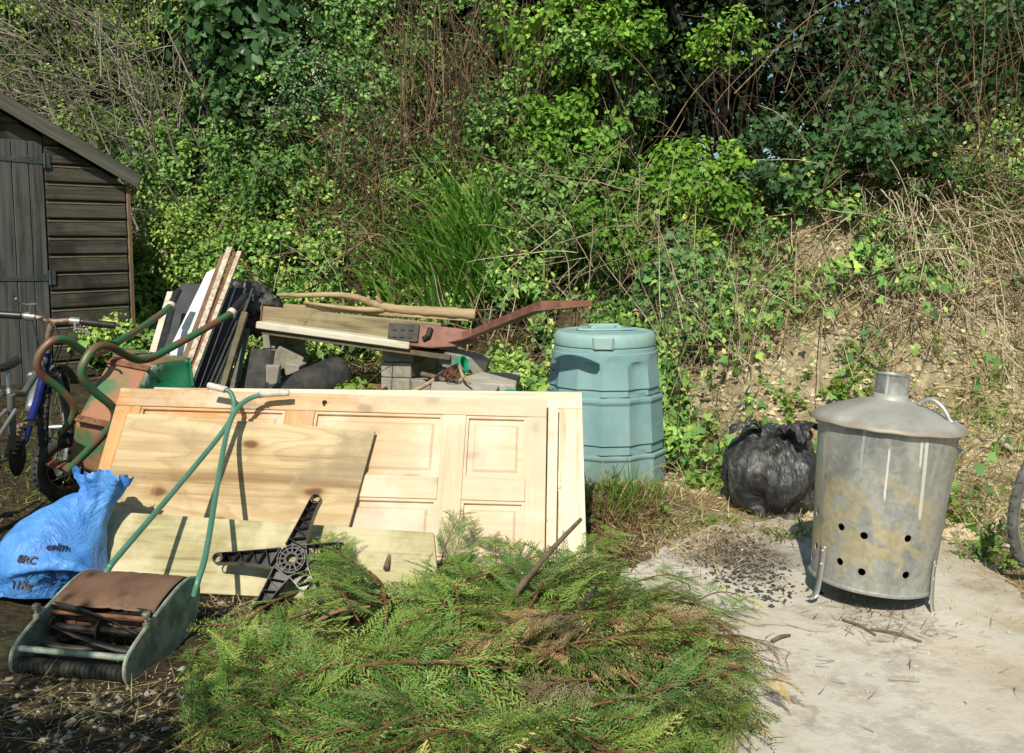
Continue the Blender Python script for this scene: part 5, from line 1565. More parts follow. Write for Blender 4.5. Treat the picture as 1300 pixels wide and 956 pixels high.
def shrub(name, label, cat, px, py, Y, rx, rz, mat, stem, tpl='ovate', size=(.03, .05), ncl=70, lpc=80, clr=.10, ry=None, seed=1, nst=26, stem_r=.006, group=None, base=None, spread=.8, rsub=(0., 1.), shell=.35, twig=6):
    rng = rs(seed)
    c = pxw(px, py, Y); sc_ = Y / FPX
    rad = (rx * sc_, ry if ry else rx * sc_ * .8, rz * sc_)
    gb = np.array([c[0], c[1] + .15, 0.]); gb[2] = max(hz(gb[0], gb[1]), c[2] - rad[2] - 1.2)
    t = T(name, label, cat, gb, group)
    C, D = clumps_in(c, rad, ncl, rng, shell)
    # keep the crown above the soil
    zg = h_ground(C[:, 0], C[:, 1]); C[:, 2] = np.maximum(C[:, 2], zg + .03)
    lpc = int(lpc * .95); clr = clr * .72; twig = max(2, twig // 2); size = (size[0] * 1.15, size[1] * 1.2)
    n = ncl * lpc
    k = np.repeat(np.arange(ncl), lpc)
    cs = clr * (.55 + .9 * rng.random(ncl))
    off = rng.normal(0, 1, (n, 3)); off = off / np.maximum(1, np.linalg.norm(off, axis=1, keepdims=True) / 1.7)
    P = C[k] + off * cs[k][:, None] * np.array([1, 1, .75])
    P[:, 2] = np.maximum(P[:, 2], h_ground(P[:, 0], P[:, 1]) + .01)
    gp_ = rng.random(n) < smooth(.34, .50, fbm(P * 4.5, 3, 15)) + .12
    P = P[gp_]; k = k[gp_]; off = off[gp_]; n = len(P)
    face = norm(norm(off) * .8 + D[k] * .4 + np.array([0, -.35, .5]))
    cl_r = rng.random(ncl)
    r = np.clip(.55 * rng.random(n) + .45 * cl_r[k], 0, 1) * (rsub[1] - rsub[0]) + rsub[0]
    V, F, R = leaves(P, size, tpl, face, spread * .6, .35, r, rng)
    link('foliage', fast_mesh('foliage', V, F, R), M[mat], t)
    # stems fan out from the foot, twigs reach every clump
    ns = min(nst, ncl)
    foot = gb[None] + rng.normal(0, 1, (ns, 3)) * np.array([rad[0] * .35, .10, .0]); foot[:, 2] = h_ground(foot[:, 0], foot[:, 1]) - .05
    tip = C[rng.permutation(ncl)[:ns]]
    K = 9; tt = np.linspace(0, 1, K)[None, :, None]
    mid = (foot + tip) / 2 + rng.normal(0, .12, (ns, 3)); mid[:, 1] += .1
    L1 = (1 - tt) ** 2 * foot[:, None] + 2 * tt * (1 - tt) * mid[:, None] + tt ** 2 * tip[:, None]
    L1 = L1 + rng.normal(0, .012, L1.shape)
    rad1 = stem_r * (1.15 - .8 * np.linspace(0, 1, K))[None] * (.6 + .8 * rng.random((ns, 1)))
    V1, F1, R1 = tubes(L1, rad1, 4)
    nt_ = ncl * twig
    kk = np.repeat(np.arange(ncl), twig)
    b0 = C[kk] + rng.normal(0, .05, (nt_, 3))
    dr = norm(rng.normal(0, 1, (nt_, 3)) + D[kk] * .7 + np.array([0, -.3, .1]))
    L2 = wig(b0, dr, cs[kk] * 2.6, 5, .25, .1, rng)
    V2, F2, R2 = tubes(L2, np.repeat((stem_r * .26 * np.linspace(1, .4, 5))[None], nt_, 0), 3)
    V, F, R = join((V1, F1, R1), (V2, F2, R2))
    link('branches', fast_mesh('branches', V, F, R), M[stem], t)
    return t

# ---- ivy and low growth that covers the whole bank (nobody could count it)
def cover(name, mat, n, tpl, size, keep, thick, seed, rsub=(0, 1), xr=(-4.4, 4.2), yr=(-.6, 2.6), lump=1.0, spread=.7):
    rng = rs(seed)
    X = rng.uniform(xr[0], xr[1], n); Y = toe(X) + rng.uniform(yr[0], yr[1], n)
    z = h_ground(X, Y)
    P = np.stack([X, Y, z], -1)
    px = CX + X / (Y * math.cos(PITCH) - (z - CAM_H) * math.sin(PITCH)) * FPX
    q = fbm(np.stack([X * 2.3, Y * .6 + z * 2.3, z * 0], -1), 4, 3)
    gap = fbm(np.stack([X * 4.2, Y * 2 + 5, z * 4.2], -1), 3, 13)
    kp = keep(px, X, Y, z, q, rng.random(n)) & (rng.random(n) < smooth(.36, .50, gap)) & ~((px > 325) & (px < 540) & (Y < 7.15))
    P = P[kp]; q = q[kp]
    m = len(P)
    nrm = np.array([0, -.72, .69])
    tk = np.clip((q - .36) * 3.6, .03, 1.5) * thick
    u = rng.random(m) ** .45
    P = P + nrm[None] * (tk * u)[:, None] + rng.normal(0, .025, (m, 3))
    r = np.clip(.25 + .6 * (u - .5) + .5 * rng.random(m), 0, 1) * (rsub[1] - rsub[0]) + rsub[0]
    face = norm(np.tile(np.array([0, -.62, .72]), (m, 1)) + rng.normal(0, .25, (m, 3)))
    V, F, R = leaves(P, size, tpl, face, spread, .5, r, rng)
    o = link(name, fast_mesh(name, V, F, R), M[mat]); o['kind'] = 'stuff'
    return o
def bank_w(px, z):
    """how much green the bank carries: bare soil towards the lower right"""
    w_ = np.ones_like(px)
    # bare earth slope right of the compost bin, widening to the right
    lim = np.interp(px, [820, 870, 950, 1050, 1150, 1300], [.05, .35, .75, .95, 1.05, 1.15])
    w_ = np.where(px > 840, smooth(lim - .25, lim + .12, z), 1.0)
    w_ = np.where(px > 840, np.maximum(w_, np.interp(px, [840, 900, 980, 1060, 1300], [.75, .30, .10, .04, .02])), w_)
    return w_
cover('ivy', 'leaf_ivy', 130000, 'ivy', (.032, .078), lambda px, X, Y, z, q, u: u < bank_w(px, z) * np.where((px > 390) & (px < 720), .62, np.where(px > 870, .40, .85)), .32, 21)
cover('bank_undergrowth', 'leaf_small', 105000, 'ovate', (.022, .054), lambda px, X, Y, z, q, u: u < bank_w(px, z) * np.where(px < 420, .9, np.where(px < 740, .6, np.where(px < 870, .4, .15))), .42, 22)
cover('ground_weeds', 'leaf_weed', 26000, 'ovate', (.015, .035), lambda px, X, Y, z, q, u: (u < np.where(px > 870, .22, .75) * smooth(.48, .62, q)) & (px > 500), .12, 23, yr=(-.8, 1.6))

# ---- dry stems and dead grass lying on the bank
def dead(name, label_kind, mat, n, keep, L_, r_, seed, dirf, K=9, sag=.25, wob=.16, off=(.02, .35), yr=(-.4, 2.6), xr=(-4.3, 4.2)):
    rng = rs(seed)
    X = rng.uniform(xr[0], xr[1], n); Y = toe(X) + rng.uniform(yr[0], yr[1], n)
    z = h_ground(X, Y)
    px = CX + X / (Y * math.cos(PITCH) - (z - CAM_H) * math.sin(PITCH)) * FPX
    kp = keep(px, X, Y, z, rng.random(n)); X, Y, z = X[kp], Y[kp], z[kp]
    m = len(X)
    P = np.stack([X, Y, z], -1) + np.array([0, -.7, .7])[None] * rng.uniform(off[0], off[1], (m, 1))
    D = dirf(rng, m)
    C = wig(P, D, rng.uniform(L_[0], L_[1], m), K, wob, sag, rng)
    zg = h_ground(C[..., 0].ravel(), C[..., 1].ravel(), True).reshape(m, K)
    C[..., 2] = np.maximum(C[..., 2], zg + .015)
    V, F, R = tubes(C, rng.uniform(r_[0], r_[1], (m, 1)) * np.linspace(1.1, .45, K)[None], 3, rng.random(m))
    o = link(name, fast_mesh(name, V, F, R), M[mat]); o['kind'] = 'stuff'
    return o
up_ = lambda a: (lambda rng, m: norm(rng.normal(0, a, (m, 3)) + np.array([0, -.25, 1.0])))
any_ = lambda rng, m: norm(rng.normal(0, 1, (m, 3)) * np.array([1, .5, .8]) + np.array([0, -.35, -.15]))
dn_ = lambda rng, m: norm(rng.normal(0, .55, (m, 3)) + np.array([-.1, -.55, -.75]))
dead('dead_brambles', '', 'stem_brown', 1300, lambda px, X, Y, z, u: u < np.where((px > 370) & (px < 740), .95, np.where(px < 370, .25, .45)) * bank_w(px, z), (.3, 1.0), (.0026, .0062), 31, any_, off=(.05, .5))
dead('dead_stems', '', 'stem_straw', 900, lambda px, X, Y, z, u: u < np.where((px > 390) & (px < 720), .75, np.where(px > 1000, .22, .16)), (.25, .8), (.0024, .0052), 32, up_(.55), off=(.05, .5))
dead('straw_thatch', '', 'stem_straw', 3000, lambda px, X, Y, z, u: (px > 960) & (u < smooth(.55, 1.0, z) * np.interp(px, [960, 1060, 1130, 1300], [.08, .4, 1, 1])), (.35, 1.1), (.0026, .0058), 33, dn_, sag=.35, wob=.22, off=(.03, .30), yr=(.0, 2.4), xr=(1., 4.2))
def drygrass(name, mat, n, keep, L_, w_, seed, dirv=(0, -.5, .5), spread=.55, yr=(-.9, 2.4), xr=(-4.2, 4.2), lift=(.0, .15), bend=.5):
    rng = rs(seed)
    X = rng.uniform(xr[0], xr[1], n); Y = toe(X) + rng.uniform(yr[0], yr[1], n); z = h_ground(X, Y)
    px = CX + X / (Y * math.cos(PITCH) - (z - CAM_H) * math.sin(PITCH)) * FPX
    q = fbm(np.stack([X * 2, Y * 2, z * 0 + 3], -1), 3, 6)
    kp = keep(px, X, Y, z, q, rng.random(n)); X, Y, z = X[kp], Y[kp], z[kp]; m = len(X)
    P = np.stack([X, Y, z], -1) + np.array([0, -.7, .7]) * rng.uniform(lift[0], lift[1], (m, 1))
    D = norm(rng.normal(0, spread, (m, 3)) + np.array(dirv))
    V, F, R, A = ribbons(P, D, rng.uniform(L_[0], L_[1], m), rng.uniform(w_[0], w_[1], m), rng.normal(0, .3, (m, 3)) + np.array([0, -.15, -bend]), 4, None, rng)
    V[:, 2] = np.maximum(V[:, 2], h_ground(V[:, 0], V[:, 1]) + .004)
    o = link(name, fast_mesh(name, V, F, R), M[mat]); o['kind'] = 'stuff'; return o
drygrass('dry_grass', 'dry', 52000, lambda px, X, Y, z, q, u: u < np.where((px > 380) & (px < 720), .5, np.where(px > 820, .65, .12)) * smooth(.34, .52, q), (.08, .32), (.0028, .0065), 41)
drygrass('dead_leaf_blades', 'bract', 3200, lambda px, X, Y, z, q, u: (px > 370) & (px < 760) & (u < .6), (.12, .35), (.006, .014), 42)
drygrass('bank_grass', 'grass', 18000, lambda px, X, Y, z, q, u: u < np.where((px > 380) & (px < 760), .35, np.where(px > 820, .9 * smooth(.46, .6, q), .1)), (.06, .22), (.003, .006), 43, dirv=(0, -.25, 1.0), spread=.35, bend=.3)

# ---- shrubs on the bank
Yb = lambda px, k=1.0: float(toe((px - 650) / FPX * 8)) + k
SH = []
def S(*a, **k): SH.append(shrub(*a, **k))
sg = 'privet'
S('hedge_shrub', 'loose small-leaved shrub above the shed roof in the top left corner', 'shrub', 45, 50, 9.0, 105, 95, 'leaf_small', 'stem_grey', 'ovate', (.022, .04), 80, 80, .13, seed=101, nst=40)
S('hedge_shrub', 'small-leaved shrub right behind the shed ridge, below the bare pale stems', 'shrub', 120, 190, 8.75, 105, 70, 'leaf_small', 'stem_grey', 'ovate', (.022, .04), 95, 90, .11, seed=102, nst=30)
S('hedge_shrub', 'dense mid-green bush beside the end of the shed barge board', 'shrub', 232, 225, 8.5, 95, 75, 'leaf_mid', 'stem_brown', 'ovate', (.022, .042), 110, 100, .10, seed=103, rsub=(.15, 1))
S('hedge_shrub', 'low yellow-green bush above the black boards', 'shrub', 255, 315, 8.1, 95, 60, 'leaf_small', 'stem_brown', 'ovate', (.02, .036), 110, 100, .09, seed=104, rsub=(.1, 1))
S('hedge_shrub', 'open twiggy shrub with sparse leaves around the pale bare stems', 'shrub', 210, 70, 9.1, 110, 95, 'leaf_small', 'stem_grey', 'ovate', (.02, .036), 70, 60, .13, seed=105, nst=50, twig=12)
S('laurel_bush', 'dark glossy broad-leaved laurel at the top, left of the white blossom', 'bush', 318, 50, 8.75, 95, 75, 'leaf_dark', 'stem_dark', 'ovate', (.06, .12), 90, 34, .15, seed=106, nst=16)
S('laurel_bush', 'dark glossy bush hanging below the laurel behind the blossom', 'bush', 300, 150, 8.6, 70, 65, 'leaf_dark', 'stem_dark', 'ovate', (.04, .075), 70, 50, .12, seed=107, rsub=(.1, 1))
S('blossom_shrub', 'dark green shrub sprinkled with small white blossom', 'shrub', 385, 115, 8.35, 70, 60, 'leaf_ivy', 'stem_brown', 'ovate', (.025, .045), 70, 80, .10, seed=108)
S('hedge_shrub', 'leafy green bush below the white blossom', 'bush', 350, 225, 8.2, 85, 65, 'leaf_mid', 'stem_brown', 'ovate', (.022, .045), 100, 90, .10, seed=109, rsub=(0, .9))
S('hedge_shrub', 'green bush at the top right of the white blossom', 'bush', 440, 25, 8.8, 80, 60, 'leaf_ivy', 'stem_brown', 'ovate', (.03, .05), 70, 80, .12, seed=110, rsub=(.2, 1))
S('bramble_bush', 'sparse bramble thicket with tall dry stems at the top centre', 'bramble', 560, 70, 8.6, 115, 110, 'leaf_mid', 'stem_brown', 'ovate', (.02, .04), 90, 46, .13, seed=111, nst=70, twig=14, stem_r=.005)
S('bramble_bush', 'bramble with reddish dead leaves left of the tall grass clump', 'bramble', 470, 170, 8.05, 90, 85, 'leaf_ivy', 'stem_brown', 'ovate', (.025, .045), 70, 50, .12, seed=112, nst=40, twig=14, stem_r=.005)
S('bramble_bush', 'pale green bramble above the tall grass clump', 'bramble', 640, 170, 7.9, 85, 75, 'leaf_mid', 'stem_straw', 'ovate', (.025, .045), 80, 60, .11, seed=113, nst=40, twig=10, stem_r=.004)
S('hawthorn_bush', 'bright fresh green hawthorn hanging in at the top, right of centre', 'bush', 715, 55, 7.9, 75, 75, 'leaf_bright', 'stem_dark', 'ovate', (.03, .058), 62, 95, .10, seed=114, rsub=(.1, 1))
S('hawthorn_bush', 'bright green bush below the top hawthorn, over the dark hollow', 'bush', 735, 190, 7.5, 85, 80, 'leaf_bright', 'stem_dark', 'ovate', (.028, .055), 74, 90, .095, seed=115, rsub=(.05, .9))
S('hawthorn_bush', 'sunlit yellow-green bush bulging out in front of the dark hollow', 'bush', 885, 240, 6.7, 80, 75, 'leaf_bright', 'stem_dark', 'ovate', (.025, .048), 72, 90, .085, seed=116, rsub=(.25, 1))
S('hawthorn_bush', 'green bush above the compost bin, left of the sunlit one', 'bush', 800, 295, 6.9, 75, 65, 'leaf_bright', 'stem_dark', 'ovate', (.025, .048), 62, 90, .085, seed=117, rsub=(0, .7))
S('hawthorn_bush', 'fresh green spray hanging at the top over the dark hollow', 'bush', 800, 40, 7.6, 45, 45, 'leaf_bright', 'stem_dark', 'ovate', (.028, .055), 24, 60, .09, seed=118, rsub=(.1, 1))
S('hawthorn_bush', 'small bright spray below the top edge, right of the dark hollow', 'bush', 925, 60, 7.4, 50, 40, 'leaf_bright', 'stem_dark', 'ovate', (.028, .05), 20, 60, .085, seed=119, rsub=(.2, 1))
S('hedge_shrub', 'mid-green bush filling between the two bright bushes above the bin', 'bush', 760, 120, 7.9, 95, 85, 'leaf_mid', 'stem_dark', 'ovate', (.026, .05), 80, 80, .10, seed=131)
S('hedge_shrub', 'mid-green bush between the tall grass and the bright bush', 'bush', 690, 270, 7.35, 85, 70, 'leaf_mid', 'stem_brown', 'ovate', (.024, .048), 80, 80, .10, seed=132)
S('hedge_shrub', 'dull green shrub over the blossom, reaching the top edge', 'bush', 480, 90, 8.5, 80, 80, 'leaf_mid', 'stem_brown', 'ovate', (.024, .045), 60, 70, .11, seed=133)
S('ivy_bush', 'large-leaved dark ivy mound right of the sunlit bush', 'ivy', 1000, 225, 6.9, 105, 75, 'leaf_dark', 'stem_brown', 'ivy', (.03, .055), 80, 55, .11, seed=120, rsub=(0, .9), shell=0)  # ivy and brambles at upper right: shade put into the leaf colour
S('ivy_bush', 'broad-leaved ivy mound under the dry stems at the right', 'ivy', 1120, 195, 6.65, 105, 70, 'leaf_dark', 'stem_brown', 'ivy', (.03, .062), 80, 50, .11, seed=121, rsub=(.15, 1), shell=0)
S('ivy_bush', 'ivy hanging beside the compost bin over a dead stump', 'ivy', 868, 385, 6.35, 55, 90, 'leaf_ivy', 'stem_straw', 'ivy', (.03, .06), 80, 60, .08, seed=122, rsub=(.1, 1))
S('bramble_bush', 'tangle of arching dry bramble stems at the upper right', 'bramble', 1130, 85, 7.2, 130, 95, 'leaf_dark', 'stem_brown', 'ovate', (.03, .055), 70, 34, .15, seed=123, nst=34, twig=8, stem_r=.005)
S('bramble_bush', 'leafy bramble in the top right corner', 'bramble', 1265, 60, 7.0, 90, 90, 'leaf_dark', 'stem_brown', 'ovate', (.03, .06), 60, 50, .12, seed=124, nst=50, twig=10, rsub=(.2, 1))
S('bramble_bush', 'thin bramble over the straw covered slope at the right edge', 'bramble', 1275, 215, 6.5, 80, 80, 'leaf_small', 'stem_straw', 'ovate', (.02, .04), 60, 30, .13, seed=125, nst=40, twig=8, stem_r=.004)
# long dry canes standing in front of the bushes
def canes(label, x0, x1, y0, y1, Y0, Y1, n, L_, r_, mat, seed, d, sp, sag=.2, wob=.10):
    rng = rs(seed)
    px = rng.uniform(x0, x1, n); py = rng.uniform(y0, y1, n); YY = rng.uniform(Y0, Y1, n)
    P = np.array([pxw(a, b_, c_) for a, b_, c_ in zip(px, py, YY)])
    P[:, 2] = np.maximum(P[:, 2], h_ground(P[:, 0], P[:, 1]))
    D = norm(rng.normal(0, sp, (n, 3)) + np.array(d))
    Ln = rng.uniform(L_[0], L_[1], n)
    C = wig(P, D, Ln, 11, wob, sag, rng)
    C[..., 2] = np.maximum(C[..., 2], h_ground(C[..., 0].ravel(), C[..., 1].ravel()).reshape(n, 11) + .01)
    V1, F1, R1 = tubes(C, rng.uniform(r_[0], r_[1], (n, 1)) * np.linspace(1.1, .45, 11)[None], 4, rng.random(n))
    nb = n * 4
    k = rng.integers(0, n, nb); j = rng.integers(3, 11, nb)
    B_ = wig(C[k, j], norm(rng.normal(0, 1, (nb, 3)) + np.array(d) * .6), rng.uniform(.08, .35, nb), 6, .2, .05, rng)
    V2, F2, R2 = tubes(B_, np.repeat((r_[0] * .6 * np.linspace(1, .4, 6))[None], nb, 0), 3, rng.random(nb))
    c0 = P.mean(0)
    t = T('bramble_canes', label, 'bramble', (c0[0], c0[1], hz(c0[0], c0[1])))
    V, F, R = join((V1, F1, R1), (V2, F2, R2))
    link('canes', fast_mesh('canes', V, F, R), M[mat], t)
canes('tall upright brown canes at the top centre, left of the bright hawthorn', 500, 690, 150, 270, 7.7, 8.25, 150, (.8, 1.7), (.003, .0065), 'stem_brown', 501, (0, -.15, 1), .22)
canes('arching reddish canes left of the tall grass clump', 395, 500, 180, 340, 7.1, 7.7, 120, (.4, 1.0), (.003, .006), 'stem_brown', 502, (.1, -.3, .6), .6, .5)
canes('brown dry canes tangled in front of the ivy mounds at upper right', 1000, 1300, 120, 260, 6.15, 6.8, 34, (.5, 1.2), (.0025, .005), 'stem_brown', 503, (-.1, -.25, .7), .6, .45)
canes('slender brown canes crossing the dark hollow', 800, 1010, 90, 250, 6.8, 7.3, 18, (.6, 1.3), (.0025, .005), 'stem_brown', 504, (.1, -.2, .8), .45, .3)
canes('upright brown canes at the right edge above the straw', 1190, 1320, 60, 260, 6.1, 6.7, 26, (.6, 1.2), (.0025, .005), 'stem_brown', 505, (.1, -.1, 1), .3, .1)
canes('pale horizontal twigs in front of the top left shrub', 0, 190, 20, 170, 8.15, 8.55, 140, (.5, 1.3), (.003, .006), 'stem_grey', 506, (-.7, -.2, .5), .5, .1)
canes('thin straw stems leaning over the bush above the compost bin', 690, 900, 220, 380, 6.2, 6.7, 70, (.3, .8), (.002, .004), 'stem_straw', 507, (-.2, -.35, .5), .6, .3)
canes('thin dry stems standing behind the compost bin', 830, 960, 380, 540, 5.6, 6.1, 50, (.4, .9), (.002, .004), 'stem_straw', 508, (.05, -.1, 1), .3, .1)
# white blossom is part of its shrub
bl = [s for s in SH if s.name.startswith('blossom')][0]
rng = rs(77)
c = pxw(383, 112, 8.0); P = []
for i in range(60):
    q = c + rng.normal(0, 1, 3) * np.array([.20, .14, .22]); P.append(q + rng.normal(0, .03, (9, 3)))
P = np.concatenate(P)
V, F, R = leaves(P, (.012, .022), 'ovate', np.tile([0, -.7, .7], (len(P), 1)), .6, 0, None, rng)
link('blossom', fast_mesh('blossom', V, F, R), M['petal'], bl)

# trees behind the hedge, coloured dark for the shade in its gaps
def backtree(px, Y, lab, seed, dens=1.0, zr=(1.3, 4.6), rx=1.1):
    rng = rs(seed)
    x = (px - 650) / FPX * Y; z0 = hz(x, Y)
    t = T('hedgerow_tree', lab, 'tree', (x, Y, z0))
    ns = 9
    foot = np.stack([x + rng.normal(0, .35, ns), Y + rng.normal(0, .2, ns), np.full(ns, z0 - .1)], -1)
    C = wig(foot, norm(rng.normal(0, .14, (ns, 3)) + np.array([0, 0, 1])), rng.uniform(2.6, 3.6, ns), 14, .05, 0, rng)
    V1, F1, R1 = tubes(C, rng.uniform(.015, .04, (ns, 1)) * np.linspace(1.1, .3, 14)[None], 6)
    link('trunk', fast_mesh('trunk', V1, F1, R1), M['stem_dark'], t)
    nb = 160
    k = rng.integers(0, ns, nb); j = rng.integers(3, 14, nb)
    b = C[k, j]
    B = wig(b, norm(rng.normal(0, 1, (nb, 3)) + np.array([0, -.3, .5])), rng.uniform(.4, 1.1, nb), 7, .2, .05, rng)
    V2, F2, R2 = tubes(B, np.repeat((.007 * np.linspace(1, .3, 7))[None], nb, 0), 3)
    link('branches', fast_mesh('branches', V2, F2, R2), M['stem_dark'], t)
    n = int(12000 * dens)
    kk = rng.integers(0, nb, n); jj = rng.integers(1, 7, n)
    P = B[kk, jj] + rng.normal(0, .09, (n, 3))
    V, F, R = leaves(P, (.05, .10), 'ovate', np.tile([0, -.5, .7], (n, 1)), .9, .3, rng.random(n), rng)
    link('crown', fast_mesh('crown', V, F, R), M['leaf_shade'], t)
for i, (px, Y, d) in enumerate(((-40, 10.6, 1.2), (110, 10.4, 1.3), (270, 10.2, 1.5), (400, 10.0, 1.6), (520, 9.8, 1.7), (640, 9.5, 1.7), (790, 9.0, 1.7), (900, 8.9, .8), (1000, 8.8, .5), (1110, 8.6, .6), (1240, 8.5, 1.2), (1360, 8.4, 1.1), (465, 9.6, 1.6), (575, 9.3, 1.7))):
    pos = ['behind the shed', 'behind the bare pale stems', 'behind the laurel', 'behind the blossom shrub', 'behind the central brambles', 'behind the top hawthorn', 'behind the dark hollow', 'right of the dark hollow, letting blue sky through', 'thin and gappy, sky showing between its stems', 'behind the bramble tangle', 'in the top right corner', 'at the far right end of the hedge', 'between the blossom shrub and the central brambles', 'close behind the upright brown canes'][i]
    backtree(px, Y, 'hedgerow tree in shade-dark colours ' + pos, 200 + i, d)

# pale bare stems at upper left
rng = rs(55)
t = T('bare_shrub', 'leafless shrub of pale sunlit upright stems above the shed roof', 'shrub', (-3.2, 8.6, hz(-3.2, 8.6)))
n = 46
xx = rng.uniform(90, 330, n) * .8 + rng.choice([120, 150, 200], n) * .2
foot = np.array([pxw(x_, 225, 8.55) for x_ in xx]) + rng.normal(0, .08, (n, 3))
foot[:, 2] = h_ground(foot[:, 0], foot[:, 1]) - .05
C = wig(foot, norm(rng.normal(0, .22, (n, 3)) + np.array([-.12, -.12, 1])), rng.uniform(1.3, 2.2, n), 14, .09, 0, rng)
V1, F1, R1 = tubes(C, rng.uniform(.006, .018, (n, 1)) * np.linspace(1.1, .3, 14)[None], 6, .4 + .6 * rng.random(n))
link('trunk', fast_mesh('trunk', V1, F1, R1), M['stem_grey'], t)
nb = 420
k = rng.integers(0, n, nb); j = rng.integers(4, 14, nb)
B = wig(C[k, j], norm(rng.normal(0, .8, (nb, 3)) + np.array([-.2, -.2, .5])), rng.uniform(.2, .8, nb), 7, .18, .02, rng)
V2, F2, R2 = tubes(B, np.repeat((.0038 * np.linspace(1, .35, 7))[None], nb, 0), 3, .3 + .7 * rng.random(nb))
link('twigs', fast_mesh('twigs', V2, F2, R2), M['stem_grey'], t)

# ivy-covered dead stump by the bin
c = pxw(848, 470, 6.25); zg = hz(c[0], c[1])
t = T('dead_stump', 'slim grey dead tree stump standing right behind the compost bin', 'tree stump', (c[0], c[1], zg))
MB().tube(crv([(c[0], c[1], zg - .1), (c[0] + .01, c[1] + .02, zg + .3), (c[0] - .01, c[1] + .05, zg + .62), (c[0] - .03, c[1] + .06, zg + .80)], 24), [.035, .022], 12).build('trunk', M['bark'], t, smooth=60)
# exposed roots on the earth slope
for i, pts in enumerate(([(930, 335), (985, 362), (1040, 372), (1085, 350)], [(1000, 375), (995, 410), (985, 455)], [(1060, 330), (1020, 365), (1010, 400)])):
    P = []
    for (a, b_) in pts:
        d = ray(a, b_); s = 4.0
        while s < 9:
            q = Vector((0, 0, CAM_H)) + d * s
            if q.z < hz(q.x, q.y) + .04: break
            s += .02
        P.append(q + Vector((0, -.05, .03)))
    t = T('exposed_root', ['long pale root running across the earth slope', 'root hanging down below the long pale root', 'short root crossing the long one'][i], 'root', P[0])
    MB().tube(crv(P, 40), [.018, .008], 8).build('root', M['branch'], t, smooth=60)

def hit(px, py, lift=0.0):
    d = ray(px, py); s_ = 3.0
    while s_ < 11:
        q = Vector((0, 0, CAM_H)) + d * s_
        if q.z < hz(q.x, q.y) + .01: break
        s_ += .02
    q = q + Vector((0, -.7, .7)) * lift
    return np.array([q.x, q.y, q.z])
# ---- tall grass clump in the middle
def grass_clump(label, px, py, Y, n, L_, w_, rad, seed, lean_=(0, -.1, 1), spread=.28, mat='grass', name='grass_clump', lift=0.):
    rng = rs(seed); c = hit(px, py)
    t = T(name, label, 'grass', c)
    P = c + rng.normal(0, 1, (n, 3)) * np.array([rad, rad * .6, 0]); P[:, 2] = h_ground(P[:, 0], P[:, 1]); P = P + np.array([0, -.7, .7]) * lift * rng.random((n, 1))
    D = norm(rng.normal(0, spread, (n, 3)) + np.array(lean_))
    bend = np.stack([D[:, 0] * .5 + rng.normal(0, .1, n), -.25 * rng.random(n), -.45 * rng.random(n) ** 2], -1)
    V, F, R, A = ribbons(P, D, rng.uniform(L_[0], L_[1], n), rng.uniform(w_[0], w_[1], n), bend, 6, None, rng)
    link('blades', fast_mesh('blades', V, F, R), M[mat], t)
grass_clump('tall fresh green grass clump on the bank behind the sleeper bench', 600, 358, 6.75, 300, (.35, .85), (.014, .030), .20, 61, (-.22, -.35, 1), .24, lift=.34)
grass_clump('smaller green grass clump at the left foot of the tall one', 495, 368, 6.8, 110, (.2, .5), (.012, .024), .13, 62, (-.2, -.35, 1), .3, lift=.3)
grass_clump('thin upright grass tuft beside the base of the compost bin', 775, 640, 4.75, 60, (.10, .26), (.004, .008), .10, 63, (0, -.1, 1), .22)
grass_clump('grass tuft growing on the brown litter before the compost bin', 815, 625, 4.9, 50, (.08, .2), (.004, .008), .10, 64, (0, -.1, 1), .3)

# ---- weeds
def weed(label, px, py, Y, n, rad, size, seed, tpl='ovate', h=.16, name='weed', mat='leaf_weed'):
    rng = rs(seed); c = hit(px, py + 18)
    t = T(name, label, 'weed', c)
    ns = 14
    D = norm(rng.normal(0, .5, (ns, 3)) + np.array([0, -.2, 1]))
    foot = np.tile(c, (ns, 1)) + rng.normal(0, 1, (ns, 3)) * np.array([rad * .5, rad * .4, 0])
    foot[:, 2] = h_ground(foot[:, 0], foot[:, 1])
    C = wig(foot, D, rng.uniform(h * .6, h * 1.3, ns), 7, .15, .05, rng)
    k = rng.integers(0, ns, n); j = rng.integers(1, 7, n)
    P = C[k, j] + rng.normal(0, .018, (n, 3))
    V, F, R = leaves(P, size, tpl, norm(rng.normal(0, .6, (n, 3)) + np.array([0, -.4, .8])), .4, .3, .3 + .7 * rng.random(n), rng)
    link('foliage', fast_mesh('foliage', V, F, R), M[mat], t)
    V, F, R = tubes(C, np.full((ns, 7), .0022), 3)
    link('stems', fast_mesh('stems', V, F, R), M['stem_brown'], t)
weed('leafy green weed growing at the right side of the incinerator', 1203, 640, 4.25, 150, .09, (.025, .05), 71)
weed('leafy weed with jagged leaves left of the bicycle wheel', 1262, 690, 3.85, 190, .12, (.03, .055), 72, 'lance')
weed('bushy green weed behind the incinerator chimney', 1080, 475, 5.4, 260, .14, (.03, .055), 73)
weed('spreading weed on the soil behind the incinerator lid', 1225, 490, 5.35, 240, .2, (.02, .045), 74, 'lance', .12)
weed('small rounded green shoot in front of the compost bin', 773, 606, 4.85, 40, .025, (.02, .035), 75, h=.17)
weed('green weed at the foot of the refuse sack', 1000, 670, 4.3, 60, .08, (.02, .04), 76, 'lance', .10)
weed('ivy patch creeping left of the refuse sack', 905, 600, 5.0, 220, .2, (.025, .045), 78, 'ivy', .09)
weed('sprawling weed in front of the ivy patch', 860, 645, 4.6, 110, .2, (.02, .035), 79, 'ovate', .06)
weed('green weed above the refuse sack on the slope', 1000, 500, 5.5, 200, .2, (.02, .045), 80, 'ovate', .10)
